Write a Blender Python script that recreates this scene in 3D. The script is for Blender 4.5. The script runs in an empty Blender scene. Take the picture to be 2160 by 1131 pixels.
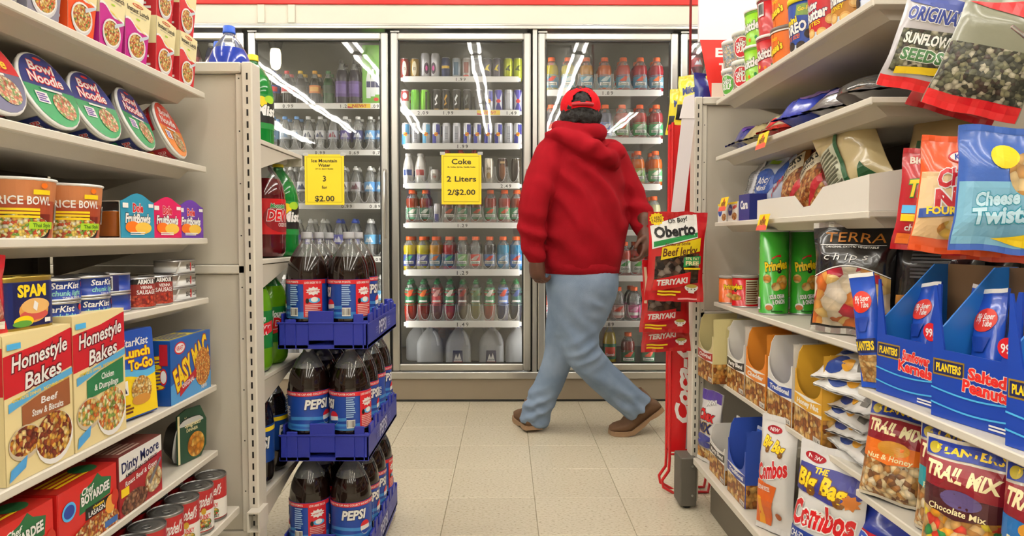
import bpy, bmesh, math, random
from math import pi, sin, cos, sqrt, atan2, radians
from mathutils import Vector, Matrix, Euler, noise
from mathutils.geometry import tessellate_polygon
random.seed(7)
SC = bpy.context.scene
C = SC.collection

# ------------------------------------------------------------------ camera
FPX = 1440.0
CAMH = 0.92
YAW = math.atan(12.0 / FPX)
PITCH = math.atan(62.5 / FPX)
cam_d = bpy.data.cameras.new('camera')
cam = bpy.data.objects.new('camera', cam_d)
C.objects.link(cam)
cam.location = (0, 0, CAMH)
cam.rotation_euler = (pi / 2 - PITCH, 0, -YAW)
cam_d.sensor_width = 36.0
cam_d.lens = 36.0 * FPX / 2160.0
cam_d.clip_start = 0.02
SC.camera = cam
# ------------------------------------------------------------------ world, exposure
w = bpy.data.worlds.new('world'); SC.world = w; w.use_nodes = True
w.node_tree.nodes['Background'].inputs[0].default_value = (1.0, 0.98, 0.95, 1)
w.node_tree.nodes['Background'].inputs[1].default_value = 0.05
SC.view_settings.view_transform = 'Standard'
SC.view_settings.look = 'None'
SC.view_settings.exposure = 0.12
SC.view_settings.gamma = 1.0
SC.view_settings.use_curve_mapping = False
SC.cycles.max_bounces = 6
SC.cycles.diffuse_bounces = 3
SC.cycles.glossy_bounces = 3
SC.cycles.transparent_max_bounces = 14
SC.cycles.caustics_reflective = False
SC.cycles.caustics_refractive = False
SC.cycles.use_light_tree = False
SC.cycles.use_adaptive_sampling = True
SC.cycles.adaptive_threshold = 0.04
SC.cycles.sample_clamp_indirect = 6.0
TUBE_E = 16.5      # ceiling fluorescent tubes
COOLER_E = 16.0     # vertical tubes inside the drinks cooler

# ------------------------------------------------------------------ colour and materials
def lin(h):
    h = h.lstrip('#')
    v = [int(h[i:i + 2], 16) / 255 for i in (0, 2, 4)]
    return [x / 12.92 if x <= .04045 else ((x + .055) / 1.055) ** 2.4 for x in v]

_mats = {}
def M(col, r=.45, met=0, alpha=1, bump=0, bscale=60, var=0, em=0, trans=0, coat=0, spec=.5):
    """plain procedural material: colour, roughness and some grain"""
    key = (col, r, met, alpha, bump, bscale, var, em, trans, coat, spec)
    if key in _mats: return _mats[key]
    m = bpy.data.materials.new('mat_' + col.strip('#') + '_%d' % len(_mats)); m.use_nodes = True
    nt = m.node_tree; b = nt.nodes['Principled BSDF']
    c = lin(col)
    b.inputs['Base Color'].default_value = (*c, 1)
    b.inputs['Roughness'].default_value = r
    b.inputs['Metallic'].default_value = met
    b.inputs['Alpha'].default_value = alpha
    b.inputs['Specular IOR Level'].default_value = spec
    b.inputs['Coat Weight'].default_value = coat
    b.inputs['Coat Roughness'].default_value = .08
    if em:
        b.inputs['Emission Color'].default_value = (*c, 1); b.inputs['Emission Strength'].default_value = em
    if bump or var:
        tc = nt.nodes.new('ShaderNodeTexCoord')
        nz = nt.nodes.new('ShaderNodeTexNoise'); nz.inputs['Scale'].default_value = bscale; nz.inputs['Detail'].default_value = 4
        nt.links.new(tc.outputs['Object'], nz.inputs['Vector'])
        if bump:
            bp = nt.nodes.new('ShaderNodeBump'); bp.inputs['Strength'].default_value = bump; bp.inputs['Distance'].default_value = .01
            nt.links.new(nz.outputs['Fac'], bp.inputs['Height']); nt.links.new(bp.outputs['Normal'], b.inputs['Normal'])
        if var:
            mx = nt.nodes.new('ShaderNodeMix'); mx.data_type = 'RGBA'
            mx.inputs[6].default_value = (*[x * (1 - var) for x in c], 1); mx.inputs[7].default_value = (*[min(1, x * (1 + var)) for x in c], 1)
            nt.links.new(nz.outputs['Fac'], mx.inputs[0]); nt.links.new(mx.outputs[2], b.inputs['Base Color'])
    if trans:   # light passing through a thin tinted wall
        out = nt.nodes['Material Output']
        tl = nt.nodes.new('ShaderNodeBsdfTranslucent'); tl.inputs[0].default_value = (*c, 1)
        ms = nt.nodes.new('ShaderNodeMixShader'); ms.inputs[0].default_value = trans
        nt.links.new(b.outputs[0], ms.inputs[1]); nt.links.new(tl.outputs[0], ms.inputs[2]); nt.links.new(ms.outputs[0], out.inputs[0])
    _mats[key] = m
    return m

def FOOD(name, cols, scale=140, r=.45, stretch=(1, 1, 1)):
    """photographic food print or loose snacks: cells of several colours"""
    key = ('food', name)
    if key in _mats: return _mats[key]
    m = bpy.data.materials.new('food_' + name); m.use_nodes = True
    nt = m.node_tree; b = nt.nodes['Principled BSDF']; b.inputs['Roughness'].default_value = r
    tc = nt.nodes.new('ShaderNodeTexCoord'); mp = nt.nodes.new('ShaderNodeMapping'); mp.inputs['Scale'].default_value = stretch
    nt.links.new(tc.outputs['Object'], mp.inputs[0])
    nz = nt.nodes.new('ShaderNodeTexNoise'); nz.inputs['Scale'].default_value = scale * .5
    nt.links.new(mp.outputs[0], nz.inputs['Vector'])
    va = nt.nodes.new('ShaderNodeVectorMath'); va.operation = 'MULTIPLY_ADD'; va.inputs[1].default_value = (1.1 / scale,) * 3
    nt.links.new(nz.outputs['Color'], va.inputs[0]); nt.links.new(mp.outputs[0], va.inputs[2])
    vo = nt.nodes.new('ShaderNodeTexVoronoi'); vo.inputs['Scale'].default_value = scale
    nt.links.new(va.outputs[0], vo.inputs['Vector'])
    sp = nt.nodes.new('ShaderNodeSeparateColor'); nt.links.new(vo.outputs['Color'], sp.inputs[0])
    cr = nt.nodes.new('ShaderNodeValToRGB'); cr.color_ramp.interpolation = 'CONSTANT'
    e = cr.color_ramp.elements
    while len(e) < len(cols): e.new(.5)
    for i, cc in enumerate(cols):
        e[i].position = i / len(cols); e[i].color = (*lin(cc), 1)
    nt.links.new(sp.outputs[0], cr.inputs[0])
    mr = nt.nodes.new('ShaderNodeMapRange'); mr.inputs[1].default_value = 0; mr.inputs[2].default_value = .8; mr.inputs[3].default_value = 1.15; mr.inputs[4].default_value = .42
    nt.links.new(vo.outputs['Distance'], mr.inputs[0])
    mu = nt.nodes.new('ShaderNodeMix'); mu.data_type = 'RGBA'; mu.blend_type = 'MULTIPLY'; mu.inputs[0].default_value = 1
    nt.links.new(cr.outputs[0], mu.inputs[6]); nt.links.new(mr.outputs[0], mu.inputs[7]); nt.links.new(mu.outputs[2], b.inputs['Base Color'])
    bp = nt.nodes.new('ShaderNodeBump'); bp.inputs['Strength'].default_value = .25; bp.inputs['Distance'].default_value = .004; bp.invert = True
    nt.links.new(vo.outputs['Distance'], bp.inputs['Height']); nt.links.new(bp.outputs[0], b.inputs['Normal'])
    _mats[key] = m
    return m

def CLEAR(col, alpha=.25, r=.06, wavy=0):
    """thin clear plastic or glass: mostly see-through, mirrors at the angle-dependent rate"""
    key = ('clear', col, alpha, r, wavy)
    if key in _mats: return _mats[key]
    m = bpy.data.materials.new('clear_' + col.strip('#')); m.use_nodes = True
    nt = m.node_tree; nt.nodes.clear()
    out = nt.nodes.new('ShaderNodeOutputMaterial')
    tr = nt.nodes.new('ShaderNodeBsdfTransparent')
    df = nt.nodes.new('ShaderNodeBsdfDiffuse'); df.inputs[0].default_value = (*lin(col), 1)
    gl = nt.nodes.new('ShaderNodeBsdfGlossy'); gl.inputs['Roughness'].default_value = r; gl.inputs[0].default_value = (1, 1, 1, 1)
    tint = [1 - (1 - x) * min(1, alpha * 1.6) for x in lin(col)]
    tr.inputs[0].default_value = (*tint, 1)
    m1 = nt.nodes.new('ShaderNodeMixShader'); m1.inputs[0].default_value = alpha
    nt.links.new(tr.outputs[0], m1.inputs[1]); nt.links.new(df.outputs[0], m1.inputs[2])
    fr = nt.nodes.new('ShaderNodeFresnel'); fr.inputs[0].default_value = 1.5
    m2 = nt.nodes.new('ShaderNodeMixShader')
    nt.links.new(fr.outputs[0], m2.inputs[0]); nt.links.new(m1.outputs[0], m2.inputs[1]); nt.links.new(gl.outputs[0], m2.inputs[2])
    if wavy:
        tc = nt.nodes.new('ShaderNodeTexCoord'); nz = nt.nodes.new('ShaderNodeTexNoise'); nz.inputs['Scale'].default_value = 5; nz.inputs['Detail'].default_value = 2
        nt.links.new(tc.outputs['Object'], nz.inputs['Vector'])
        bp = nt.nodes.new('ShaderNodeBump'); bp.inputs['Strength'].default_value = wavy; bp.inputs['Distance'].default_value = .01
        nt.links.new(nz.outputs['Fac'], bp.inputs['Height']); nt.links.new(bp.outputs[0], gl.inputs['Normal'])
    nt.links.new(m2.outputs[0], out.inputs[0])
    _mats[key] = m
    return m

# ------------------------------------------------------------------ mesh builder
class MB:
    def __init__(s): s.v = []; s.f = []; s.m = []; s.sm = []; s.mats = []
    def mi(s, mat):
        if mat not in s.mats: s.mats.append(mat)
        return s.mats.index(mat)
    def add(s, vs, fs, mat, smooth=False):
        o = len(s.v); s.v += [tuple(p) for p in vs]; k = s.mi(mat)
        for f in fs: s.f.append([i + o for i in f]); s.m.append(k); s.sm.append(smooth)
        return s
    def box(s, x0, x1, y0, y1, z0, z1, mat, bev=0):
        if bev <= 0:
            vs = [(x, y, z) for x in (x0, x1) for y in (y0, y1) for z in (z0, z1)]
            return s.add(vs, [(0, 1, 3, 2), (4, 6, 7, 5), (0, 4, 5, 1), (2, 3, 7, 6), (0, 2, 6, 4), (1, 5, 7, 3)], mat)
        b = min(bev, (x1 - x0) * .45, (y1 - y0) * .45, (z1 - z0) * .45)
        vs = []; idx = {}
        for i, x in enumerate((x0, x1)):
            for j, y in enumerate((y0, y1)):
                for k, z in enumerate((z0, z1)):
                    sx, sy, sz = (1 - 2 * i) * b, (1 - 2 * j) * b, (1 - 2 * k) * b
                    idx[i, j, k] = len(vs)
                    vs += [(x, y + sy, z + sz), (x + sx, y, z + sz), (x + sx, y + sy, z)]
        I = lambda i, j, k, a: idx[i, j, k] + a
        fs = []
        for i in (0, 1):
            q = [I(i, 0, 0, 0), I(i, 1, 0, 0), I(i, 1, 1, 0), I(i, 0, 1, 0)]; fs.append(q if i else q[::-1])
            q = [I(0, i, 0, 1), I(1, i, 0, 1), I(1, i, 1, 1), I(0, i, 1, 1)]; fs.append(q[::-1] if i else q)
            q = [I(0, 0, i, 2), I(1, 0, i, 2), I(1, 1, i, 2), I(0, 1, i, 2)]; fs.append(q if i else q[::-1])
        for j in (0, 1):
            for k in (0, 1):
                fs.append([I(0, j, k, 1), I(1, j, k, 1), I(1, j, k, 2), I(0, j, k, 2)])
                fs.append([I(j, 0, k, 0), I(j, 1, k, 0), I(j, 1, k, 2), I(j, 0, k, 2)])
                fs.append([I(j, k, 0, 0), I(j, k, 1, 0), I(j, k, 1, 1), I(j, k, 0, 1)])
                for i in (0, 1): fs.append([I(i, j, k, 0), I(i, j, k, 1), I(i, j, k, 2)])
        return s.add(vs, fs, mat)
    def lathe(s, prof, mat, seg=24, c=(0, 0, 0), cap0=True, cap1=True, smooth=True, sx=1, sy=1, sq=0):
        """mat: one material or a function of z; sq squares the section off"""
        n = len(prof); vs = []
        for r, z in prof:
            for k in range(seg):
                a = 2 * pi * k / seg; ca, sa = cos(a), sin(a)
                q = 1
                if sq: q = (abs(ca) ** sq + abs(sa) ** sq) ** (-1 / sq)
                vs.append((c[0] + r * ca * q * sx, c[1] + r * sa * q * sy, c[2] + z))
        o = len(s.v); s.v += vs
        for i in range(n - 1):
            mm = mat((prof[i][1] + prof[i + 1][1]) / 2) if callable(mat) else mat
            k_ = s.mi(mm)
            for k in range(seg):
                k2 = (k + 1) % seg
                s.f.append([o + i * seg + k, o + i * seg + k2, o + (i + 1) * seg + k2, o + (i + 1) * seg + k]); s.m.append(k_); s.sm.append(smooth)
        for flag, i, rev in ((cap0, 0, True), (cap1, n - 1, False)):
            if flag:
                mm = mat(prof[i][1]) if callable(mat) else mat
                f = [o + i * seg + k for k in range(seg)]
                s.f.append(f[::-1] if rev else f); s.m.append(s.mi(mm)); s.sm.append(False)
        return s
    def tube(s, path, r, mat, seg=8, smooth=True):
        P = [Vector(p) for p in path]; n = len(P); vs = []
        rr = r if isinstance(r, (list, tuple)) else [r] * n
        up = Vector((0, 0, 1)); prev = None
        for i, p in enumerate(P):
            t = (P[min(i + 1, n - 1)] - P[max(i - 1, 0)]).normalized()
            if prev is None: a = t.cross(up if abs(t.z) < .95 else Vector((1, 0, 0))).normalized()
            else: a = (prev - t * prev.dot(t)).normalized()
            prev = a; b = t.cross(a)
            for k in range(seg):
                q = 2 * pi * k / seg; vs.append(p + (a * cos(q) + b * sin(q)) * rr[i])
        fs = [(i * seg + k, i * seg + (k + 1) % seg, (i + 1) * seg + (k + 1) % seg, (i + 1) * seg + k) for i in range(n - 1) for k in range(seg)]
        s.add(vs, fs, mat, smooth); s.add(vs[:seg], [tuple(range(seg))], mat); s.add(vs[-seg:], [tuple(range(seg))], mat)
        return s
    def prism(s, poly, fn, a, b, mat):
        """poly of 2-D points, swept from a to b; fn(x, y, t) gives the 3-D point"""
        n = len(poly)
        v0 = [fn(x, y, a) for x, y in poly]; v1 = [fn(x, y, b) for x, y in poly]
        tris = tessellate_polygon([[Vector((x, y, 0)) for x, y in poly]])
        s.add(v0, [tuple(t) for t in tris], mat); s.add(v1, [tuple(t)[::-1] for t in tris], mat)
        s.add(v0 + v1, [(i, (i + 1) % n, n + (i + 1) % n, n + i) for i in range(n)], mat)
        return s
    def grid(s, fn, nu, nv, mat, smooth=True, closed=False):
        vs = [fn(i / nu, j / nv) for j in range(nv + 1) for i in range(nu + 1)]
        W = nu + 1
        fs = [(j * W + i, j * W + i + 1, (j + 1) * W + i + 1, (j + 1) * W + i) for j in range(nv) for i in range(nu)]
        return s.add(vs, fs, mat, smooth)
    def mesh(s, name):
        me = bpy.data.meshes.new(name); me.from_pydata(s.v, [], s.f)
        for m in s.mats: me.materials.append(m)
        me.polygons.foreach_set('material_index', s.m); me.polygons.foreach_set('use_smooth', s.sm)
        me.update(); return me

# ------------------------------------------------------------------ things and parts
def link(o, parent=None):
    C.objects.link(o)
    if parent is not None: o.parent = parent
    return o
def thing(name, label, cat, loc=(0, 0, 0), rz=0, group=None, rot=None, kind=None):
    o = bpy.data.objects.new(name, None); o.empty_display_size = .02
    o.location = loc; o.rotation_euler = rot if rot else (0, 0, rz)
    o['label'] = label; o['category'] = cat
    if group: o['group'] = group
    if kind: o['kind'] = kind
    return link(o)
def part(name, mb, parent, label=None):
    me = mb if isinstance(mb, bpy.types.Mesh) else mb.mesh(name)
    o = bpy.data.objects.new(name, me); link(o, parent)
    if label: o['label'] = label
    return o
def single(name, mb, label, cat, loc=(0, 0, 0), rz=0, group=None, rot=None, kind=None):
    me = mb if isinstance(mb, bpy.types.Mesh) else mb.mesh(name)
    o = bpy.data.objects.new(name, me); o.location = loc; o.rotation_euler = rot if rot else (0, 0, rz)
    o['label'] = label; o['category'] = cat
    if group: o['group'] = group
    if kind: o['kind'] = kind
    return link(o)
def struct(name, mb, parent=None):
    me = mb if isinstance(mb, bpy.types.Mesh) else mb.mesh(name)
    o = bpy.data.objects.new(name, me)
    if parent is None: o['kind'] = 'structure'
    return link(o, parent)
# a proto is a list of (part name, mesh); place() links a thing with its parts, copies share mesh data
def place(proto, name, label, cat, loc, rz=0, group=None, rot=None):
    t = thing(name, label, cat, loc, rz, group, rot)
    host = None
    for pn, me in proto:      # print sits on the label, front panel or body it is printed on
        if pn in PRINT and host is not None: part(pn, me, host)
        else:
            o = part(pn, me, t)
            if host is None or pn in ('label', 'front_panel', 'front_flap'): host = o
    return t
PRINT = {'lettering', 'picture', 'fine_print', 'barcode', 'label_print', 'label_mark', 'label_wave', 'label_band', 'label_globe', 'label_panel', 'lid_print', 'side_print', 'price_sticker', 'collar'}

# ------------------------------------------------------------------ lettering
CH = "ABCDEFGHIJKLMNOPQRSTUVWXYZabcdefghijklmnopqrstuvwxyz0123456789.,!$%&'/-+#:\u00a2"
WEI = (0.0, .02, .042, .085)
GL = {}; ADV = {}
def build_glyphs():
    tmp = []
    for wi, off in enumerate(WEI):
        for ch in CH:
            cu = bpy.data.curves.new('g', 'FONT'); cu.body = ch; cu.size = 1; cu.offset = off; cu.resolution_u = 2; cu.fill_mode = 'FRONT'
            o = bpy.data.objects.new('g', cu); C.objects.link(o); tmp.append((ch, wi, o))
    for ch in CH:
        cu = bpy.data.curves.new('g', 'FONT'); cu.body = ch + ch; cu.size = 1; cu.resolution_u = 1
        o = bpy.data.objects.new('g', cu); C.objects.link(o); tmp.append((ch, 'w', o))
    dg = bpy.context.evaluated_depsgraph_get()
    for ch, wi, o in tmp:
        me = o.evaluated_get(dg).to_mesh()
        vs = [(v.co.x, v.co.y) for v in me.vertices]
        if wi == 'w':
            x1 = max(v[0] for v in vs)
            ADV[ch] = x1 - max(v[0] for v in GL[ch, 0][0])
        else:
            GL[ch, wi] = (vs, [tuple(p.vertices) for p in me.polygons])
        o.evaluated_get(dg).to_mesh_clear()
    for ch, wi, o in tmp:
        cu = o.data; bpy.data.objects.remove(o); bpy.data.curves.remove(cu)
build_glyphs()
CAPH = max(v[1] for v in GL['H', 0][0])
def text2d(s, h, w=None, wt=1, shear=0, rot=0, arc=0, sp=1.0):
    """centred 2-D mesh of a string, cap height h, optional width to fit"""
    k = h / CAPH; x = 0; vs = []; fs = []
    for ch in s:
        if ch == ' ': x += .3; continue
        if (ch, wt) not in GL: x += .3; continue
        gv, gf = GL[ch, wt]; o = len(vs)
        vs += [(x + a, b) for a, b in gv]; fs += [tuple(i + o for i in f) for f in gf]
        x += ADV[ch] * sp
    if not vs: return [], []
    x0 = min(v[0] for v in vs); x1 = max(v[0] for v in vs); cx = (x0 + x1) / 2
    kx = w / max(1e-6, x1 - x0) if w else k
    out = []
    for a, b in vs:
        X = (a - cx) * kx; Y = (b - CAPH / 2) * k; X += shear * Y
        if arc:
            R = 1 / arc; t = X / R; X, Y = (R - Y if R < 0 else R + Y) * 0 + (R + Y) * sin(t), (R + Y) * cos(t) - R
        out.append((X * cos(rot) - Y * sin(rot), X * sin(rot) + Y * cos(rot)))
    return out, fs

# ------------------------------------------------------------------ printing laid on a surface
class Pr:
    """flat print (bands, pictures, lettering) mapped on a package surface by fm(u, v, off)"""
    def __init__(s, fm, w, h, du=0, dv=0, base=.0004, step=.00012):
        s.fm = fm; s.w = w; s.h = h; s.du = du; s.dv = dv; s.off = base; s.step = step; s.parts = {}
    def _put(s, vs, fs, mat, pn):
        if not fs: return
        if s.du or s.dv:
            bm = bmesh.new(); bv = [bm.verts.new((x, y, 0)) for x, y in vs]
            for f in fs:
                try: bm.faces.new([bv[i] for i in f])
                except ValueError: pass
            for d, ax in ((s.du, 0), (s.dv, 1)):
                if not d: continue
                lo = min(v[ax] for v in vs); hi = max(v[ax] for v in vs)
                k = math.ceil(lo / d)
                while k * d < hi:
                    co = [0, 0, 0]; co[ax] = k * d; no = [0, 0, 0]; no[ax] = 1
                    bmesh.ops.bisect_plane(bm, geom=bm.verts[:] + bm.edges[:] + bm.faces[:], plane_co=co, plane_no=no)
                    k += 1
            bm.verts.index_update()
            vs = [(v.co.x, v.co.y) for v in bm.verts]; fs = [tuple(v.index for v in f.verts) for f in bm.faces]
            bm.free()
        mb = s.parts.setdefault(pn, MB())
        mb.add([s.fm(x, y, s.off) for x, y in vs], fs, mat)
        s.off += s.step
    def poly(s, pts, mat, pn='label_print'):
        P = [(u * s.w / 2, v * s.h) for u, v in pts]
        tr = tessellate_polygon([[Vector((x, y, 0)) for x, y in P]])
        s._put(P, [tuple(t) for t in tr], mat, pn); return s
    def rect(s, u0, v0, u1, v1, mat, pn='label_print'): return s.poly([(u0, v0), (u1, v0), (u1, v1), (u0, v1)], mat, pn)
    def ell(s, u, v, ru, rv, mat, pn='label_print', n=20, a0=0, a1=2 * pi):
        return s.poly([(u + ru * cos(a0 + (a1 - a0) * k / n), v + rv * sin(a0 + (a1 - a0) * k / n)) for k in range(n + (0 if a1 - a0 > 6.28 else 1))], mat, pn)
    def wave(s, u0, u1, vb, vt, amp, mat, ph=0, n=10, pn='label_print', cyc=1):
        top = [(u0 + (u1 - u0) * k / n, vt + amp * sin(ph + cyc * 2 * pi * k / n)) for k in range(n + 1)]
        bot = [(u0 + (u1 - u0) * k / n, (vb + amp * sin(ph + cyc * 2 * pi * k / n)) if vb > 0 else 0) for k in range(n, -1, -1)]
        return s.poly(top + bot, mat, pn)
    def star(s, u, v, ru, rv, mat, n=12, q=.7, pn='label_print'):
        return s.poly([(u + ru * (1 if k % 2 else q) * cos(pi * k / n), v + rv * (1 if k % 2 else q) * sin(pi * k / n)) for k in range(2 * n)], mat, pn)
    def text(s, t, u, v, h, mat, w=None, wt=1, sh=0, rot=0, o=None, arc=0, pn='lettering', sp=1.0):
        H = h * s.h; W = w * s.w / 2 if w else None
        for mm, ww in (((o, 3),) if o else ()) + ((mat, wt),):
            W2 = W
            if W and ww == 3: W2 = W + .08 * H
            vs, fs = text2d(t, H, W2, ww, sh, rot, arc, sp)
            s._put([(x + u * s.w / 2, y + v * s.h) for x, y in vs], fs, mm, pn)
        return s
    def smallprint(s, u0, u1, v0, v1, n, mat, pn='fine_print'):
        """lines of print too small to read"""
        for k in range(n):
            v = v1 - (v1 - v0) * (k + .5) / n; t = (v1 - v0) / n * .28
            e = u1 - (u1 - u0) * random.random() * .25
            s.rect(u0, v - t, e, v + t, mat, pn)
        return s
    def barcode(s, u0, v0, u1, v1):
        s.rect(u0, v0, u1, v1, WHITE, 'barcode')
        n = 9
        for k in range(n):
            a = u0 + (u1 - u0) * (k + .6) / (n + .5); wd = (u1 - u0) / n * random.choice((.25, .45, .6))
            s.rect(a, v0 + (v1 - v0) * .12, a + wd, v1 - (v1 - v0) * .1, BLACK, 'barcode')
        return s
    def protos(s): return [(k, mb.mesh(k)) for k, mb in s.parts.items()]
def pl_front(d): return lambda u, v, o: (u, -d / 2 - o, v)
def pl_left(w): return lambda u, v, o: (-w / 2 - o, -u, v)
def pl_right(w): return lambda u, v, o: (w / 2 + o, u, v)
def pl_top(h): return lambda u, v, o: (u, v, h + o)
def cyl(rf, a0=0):
    R = rf if not callable(rf) else None
    r0 = R or rf(None)
    return lambda u, v, o: (((R or rf(v)) + o) * sin(u / r0 + a0), -((R or rf(v)) + o) * cos(u / r0 + a0), v)

WHITE = M('#f4f2ee', .4); BLACK = M('#161412', .4); RED = M('#d0161c', .35); YEL = M('#f6d21a', .4); BLUE = M('#1c3f9e', .35)
NAVY = M('#1b2258', .4); GREEN = M('#1d8a3c', .4); ORANGE = M('#ee7417', .4); CREAM = M('#efe2ae', .45); BROWN = M('#6a3a1c', .5)
GREY = M('#8b8984', .5); SKY = M('#4fb0e6', .4); PURPLE = M('#5a2f95', .4); PINK = M('#d82a7c', .4); TEAL = M('#1f8fa8', .4); GOLD = M('#c9a23a', .3, .6)
SILVER = M('#c9c9cc', .28, .9); LIME = M('#a8d02c', .4); TAN = M('#cdb183', .6); DKRED = M('#8f1420', .4); STEEL = M('#a9a8a4', .35, .85, bump=.02, bscale=200)
# ------------------------------------------------------------------ pixel helpers (place things at their real distance)
_F = Vector((sin(YAW) * cos(PITCH), cos(YAW) * cos(PITCH), -sin(PITCH)))
_R = Vector((cos(YAW), -sin(YAW), 0)); _U = _R.cross(_F)
def ray(px, py): return _F + _R * ((px - 1080) / FPX) + _U * ((565.5 - py) / FPX)
def onY(px, py, Y):
    d = ray(px, py); return Vector((0, 0, CAMH)) + d * (Y / d.y)
def ZY(py, Y): return onY(1080, py, Y).z
def XY(px, Y): return onY(px, 503, Y).x
def yl(px, X): return X * FPX / (px - 1068)      # depth of the point of plane X seen at column px

# ------------------------------------------------------------------ materials of the place
def floor_mat():
    m = bpy.data.materials.new('vinyl_tile'); m.use_nodes = True; nt = m.node_tree; b = nt.nodes['Principled BSDF']
    tc = nt.nodes.new('ShaderNodeTexCoord'); ge = nt.nodes.new('ShaderNodeNewGeometry')
    n1 = nt.nodes.new('ShaderNodeTexNoise'); n1.inputs['Scale'].default_value = 95; n1.inputs['Detail'].default_value = 5
    mp = nt.nodes.new('ShaderNodeMapping'); mp.inputs['Scale'].default_value = (1, 2.2, 1)
    nt.links.new(ge.outputs['Position'], mp.inputs[0]); nt.links.new(mp.outputs[0], n1.inputs['Vector'])
    cr = nt.nodes.new('ShaderNodeValToRGB'); e = cr.color_ramp.elements
    e[0].position = .27; e[0].color = (*lin('#8f8368'), 1); e[1].position = .42; e[1].color = (*lin('#cfc4ab'), 1)
    x = e.new(.6); x.color = (*lin('#d9cfb8'), 1)
    nt.links.new(n1.outputs['Fac'], cr.inputs[0])
    oi = nt.nodes.new('ShaderNodeObjectInfo'); mr = nt.nodes.new('ShaderNodeMapRange'); mr.inputs[3].default_value = .93; mr.inputs[4].default_value = 1.03
    nt.links.new(oi.outputs['Random'], mr.inputs[0])
    mu = nt.nodes.new('ShaderNodeMix'); mu.data_type = 'RGBA'; mu.blend_type = 'MULTIPLY'; mu.inputs[0].default_value = 1
    nt.links.new(cr.outputs[0], mu.inputs[6]); nt.links.new(mr.outputs[0], mu.inputs[7]); nt.links.new(mu.outputs[2], b.inputs['Base Color'])
    b.inputs['Roughness'].default_value = .27
    return m
TILE = floor_mat()
JOINT = M('#9c8f74', .7)
BEIGE = M('#d8d1c3', .42, bump=.03, bscale=300, var=.02)      # painted steel shelving
BEIGE2 = M('#c8c0b1', .5, bump=.03, bscale=300)
TAUPE = M('#8d7f6c', .55, var=.05, bscale=12)
CREAMW = M('#e9e3d3', .5, var=.02, bscale=8)
REDW = M('#d8231c', .4)
ALU = M('#c4c3bf', .3, .9, bump=.02, bscale=150)
DARK = M('#26241f', .6); DKGREY = M('#5c574e', .6)
CEIL = M('#ebe8df', .8, bump=.1, bscale=90)

# ------------------------------------------------------------------ the room
YC = 3.82                       # plane of the cooler doors
struct('ceiling', MB().box(-5.2, 5.2, -6.6, 4.95, 2.78, 2.88, CEIL))
fl = struct('floor', MB().box(-5.2, 5.2, -6.6, 4.95, -.12, -.004, JOINT))
# outside the aisle the floor goes on as a plain slab of the same vinyl
fb = MB()
for a in ((-5.2, -1.425, -6.6, 3.9), (1.625, 5.2, -6.6, 3.9), (-1.425, 1.625, -6.6, .555)): fb.box(a[0], a[1], a[2], a[3], -.01, 0, TILE)
struct('floor_field', fb, fl)
tile_me = MB().box(-.1518, .1518, -.1518, .1518, -.01, 0, TILE, .0012).mesh('floor_tile')
for i in range(-4, 6):
    for j in range(-6, 5):
        o = bpy.data.objects.new('floor_tile', tile_me); o.location = (-.205 + .305 * i + .1525, 2.385 + .305 * j + .1525, random.uniform(-.0004, .0))
        link(o, fl)
struct('wall_left', MB().box(-5.3, -5.2, -6.6, 4.95, 0, 2.8, CREAMW))
struct('wall_right', MB().box(5.2, 5.3, -6.6, 4.95, 0, 2.8, CREAMW))
struct('wall_rear', MB().box(-5.2, 5.2, -6.7, -6.6, 0, 2.8, CREAMW))
ztop = ZY(52, YC)
wb = MB().box(-5.2, 5.2, YC, YC + .1, ztop, 2.8, CREAMW)
wob = struct('wall_back', wb)
zr = ZY(11, YC)
struct('trim_1', MB().box(-5.2, 5.2, YC - .012, YC - .0005, zr, zr + .16, REDW, .003))
for px in (559, 622): 
    x = XY(px, YC); struct('batten', MB().box(x - .02, x + .02, YC - .011, YC, ztop + .002, zr - .002, CREAMW, .003), wob)

# ------------------------------------------------------------------ ceiling lights (bare fluorescent strips, the rows the glass mirrors)
TUBEM = M('#fffbf4', .4, em=TUBE_E)
def fixture_proto(L):
    h = MB().prism([(-.075, .06), (-.035, .012), (.035, .012), (.075, .06)], lambda x, z, t: (x, t, z), 0, L, M('#f0eee8', .4))
    h.box(-.075, .075, -.012, 0, .0, .06, WHITE).box(-.075, .075, L, L + .012, .0, .06, WHITE)
    tb = [MB().tube([(s * .045, .015, -.004), (s * .045, L - .015, -.004)], .019, TUBEM, 6) for s in (-1, 1)]
    return [('housing', h.mesh('housing'))] + [('tube', t.mesh('tube')) for t in tb]
FX = fixture_proto(2.38)
rows = [(-3.65, (-2.9, -5.4), 'far left'), (-2.58, (1.0, -1.5, -4.0), 'left'), (-1.43, (1.0, -1.5, -4.0), 'over the left shelves'), (-.3, (1.0, -1.5, -4.0), 'over the aisle'), (.7, (1.0, -1.5, -4.0), 'over the right shelves'), (1.8, (1.0, -1.5, -4.0), 'right'), (2.95, (.2, -2.4), 'far right')]
for x, ys, ww in rows:
    for k, y in enumerate(ys):
        place(FX, 'ceiling_light', 'twin-tube fluorescent ceiling strip, %s row, %s from the cooler' % (ww, ('first', 'second', 'third')[k]), 'light', (x, y, 2.716), 0, 'ceiling strips')

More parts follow.
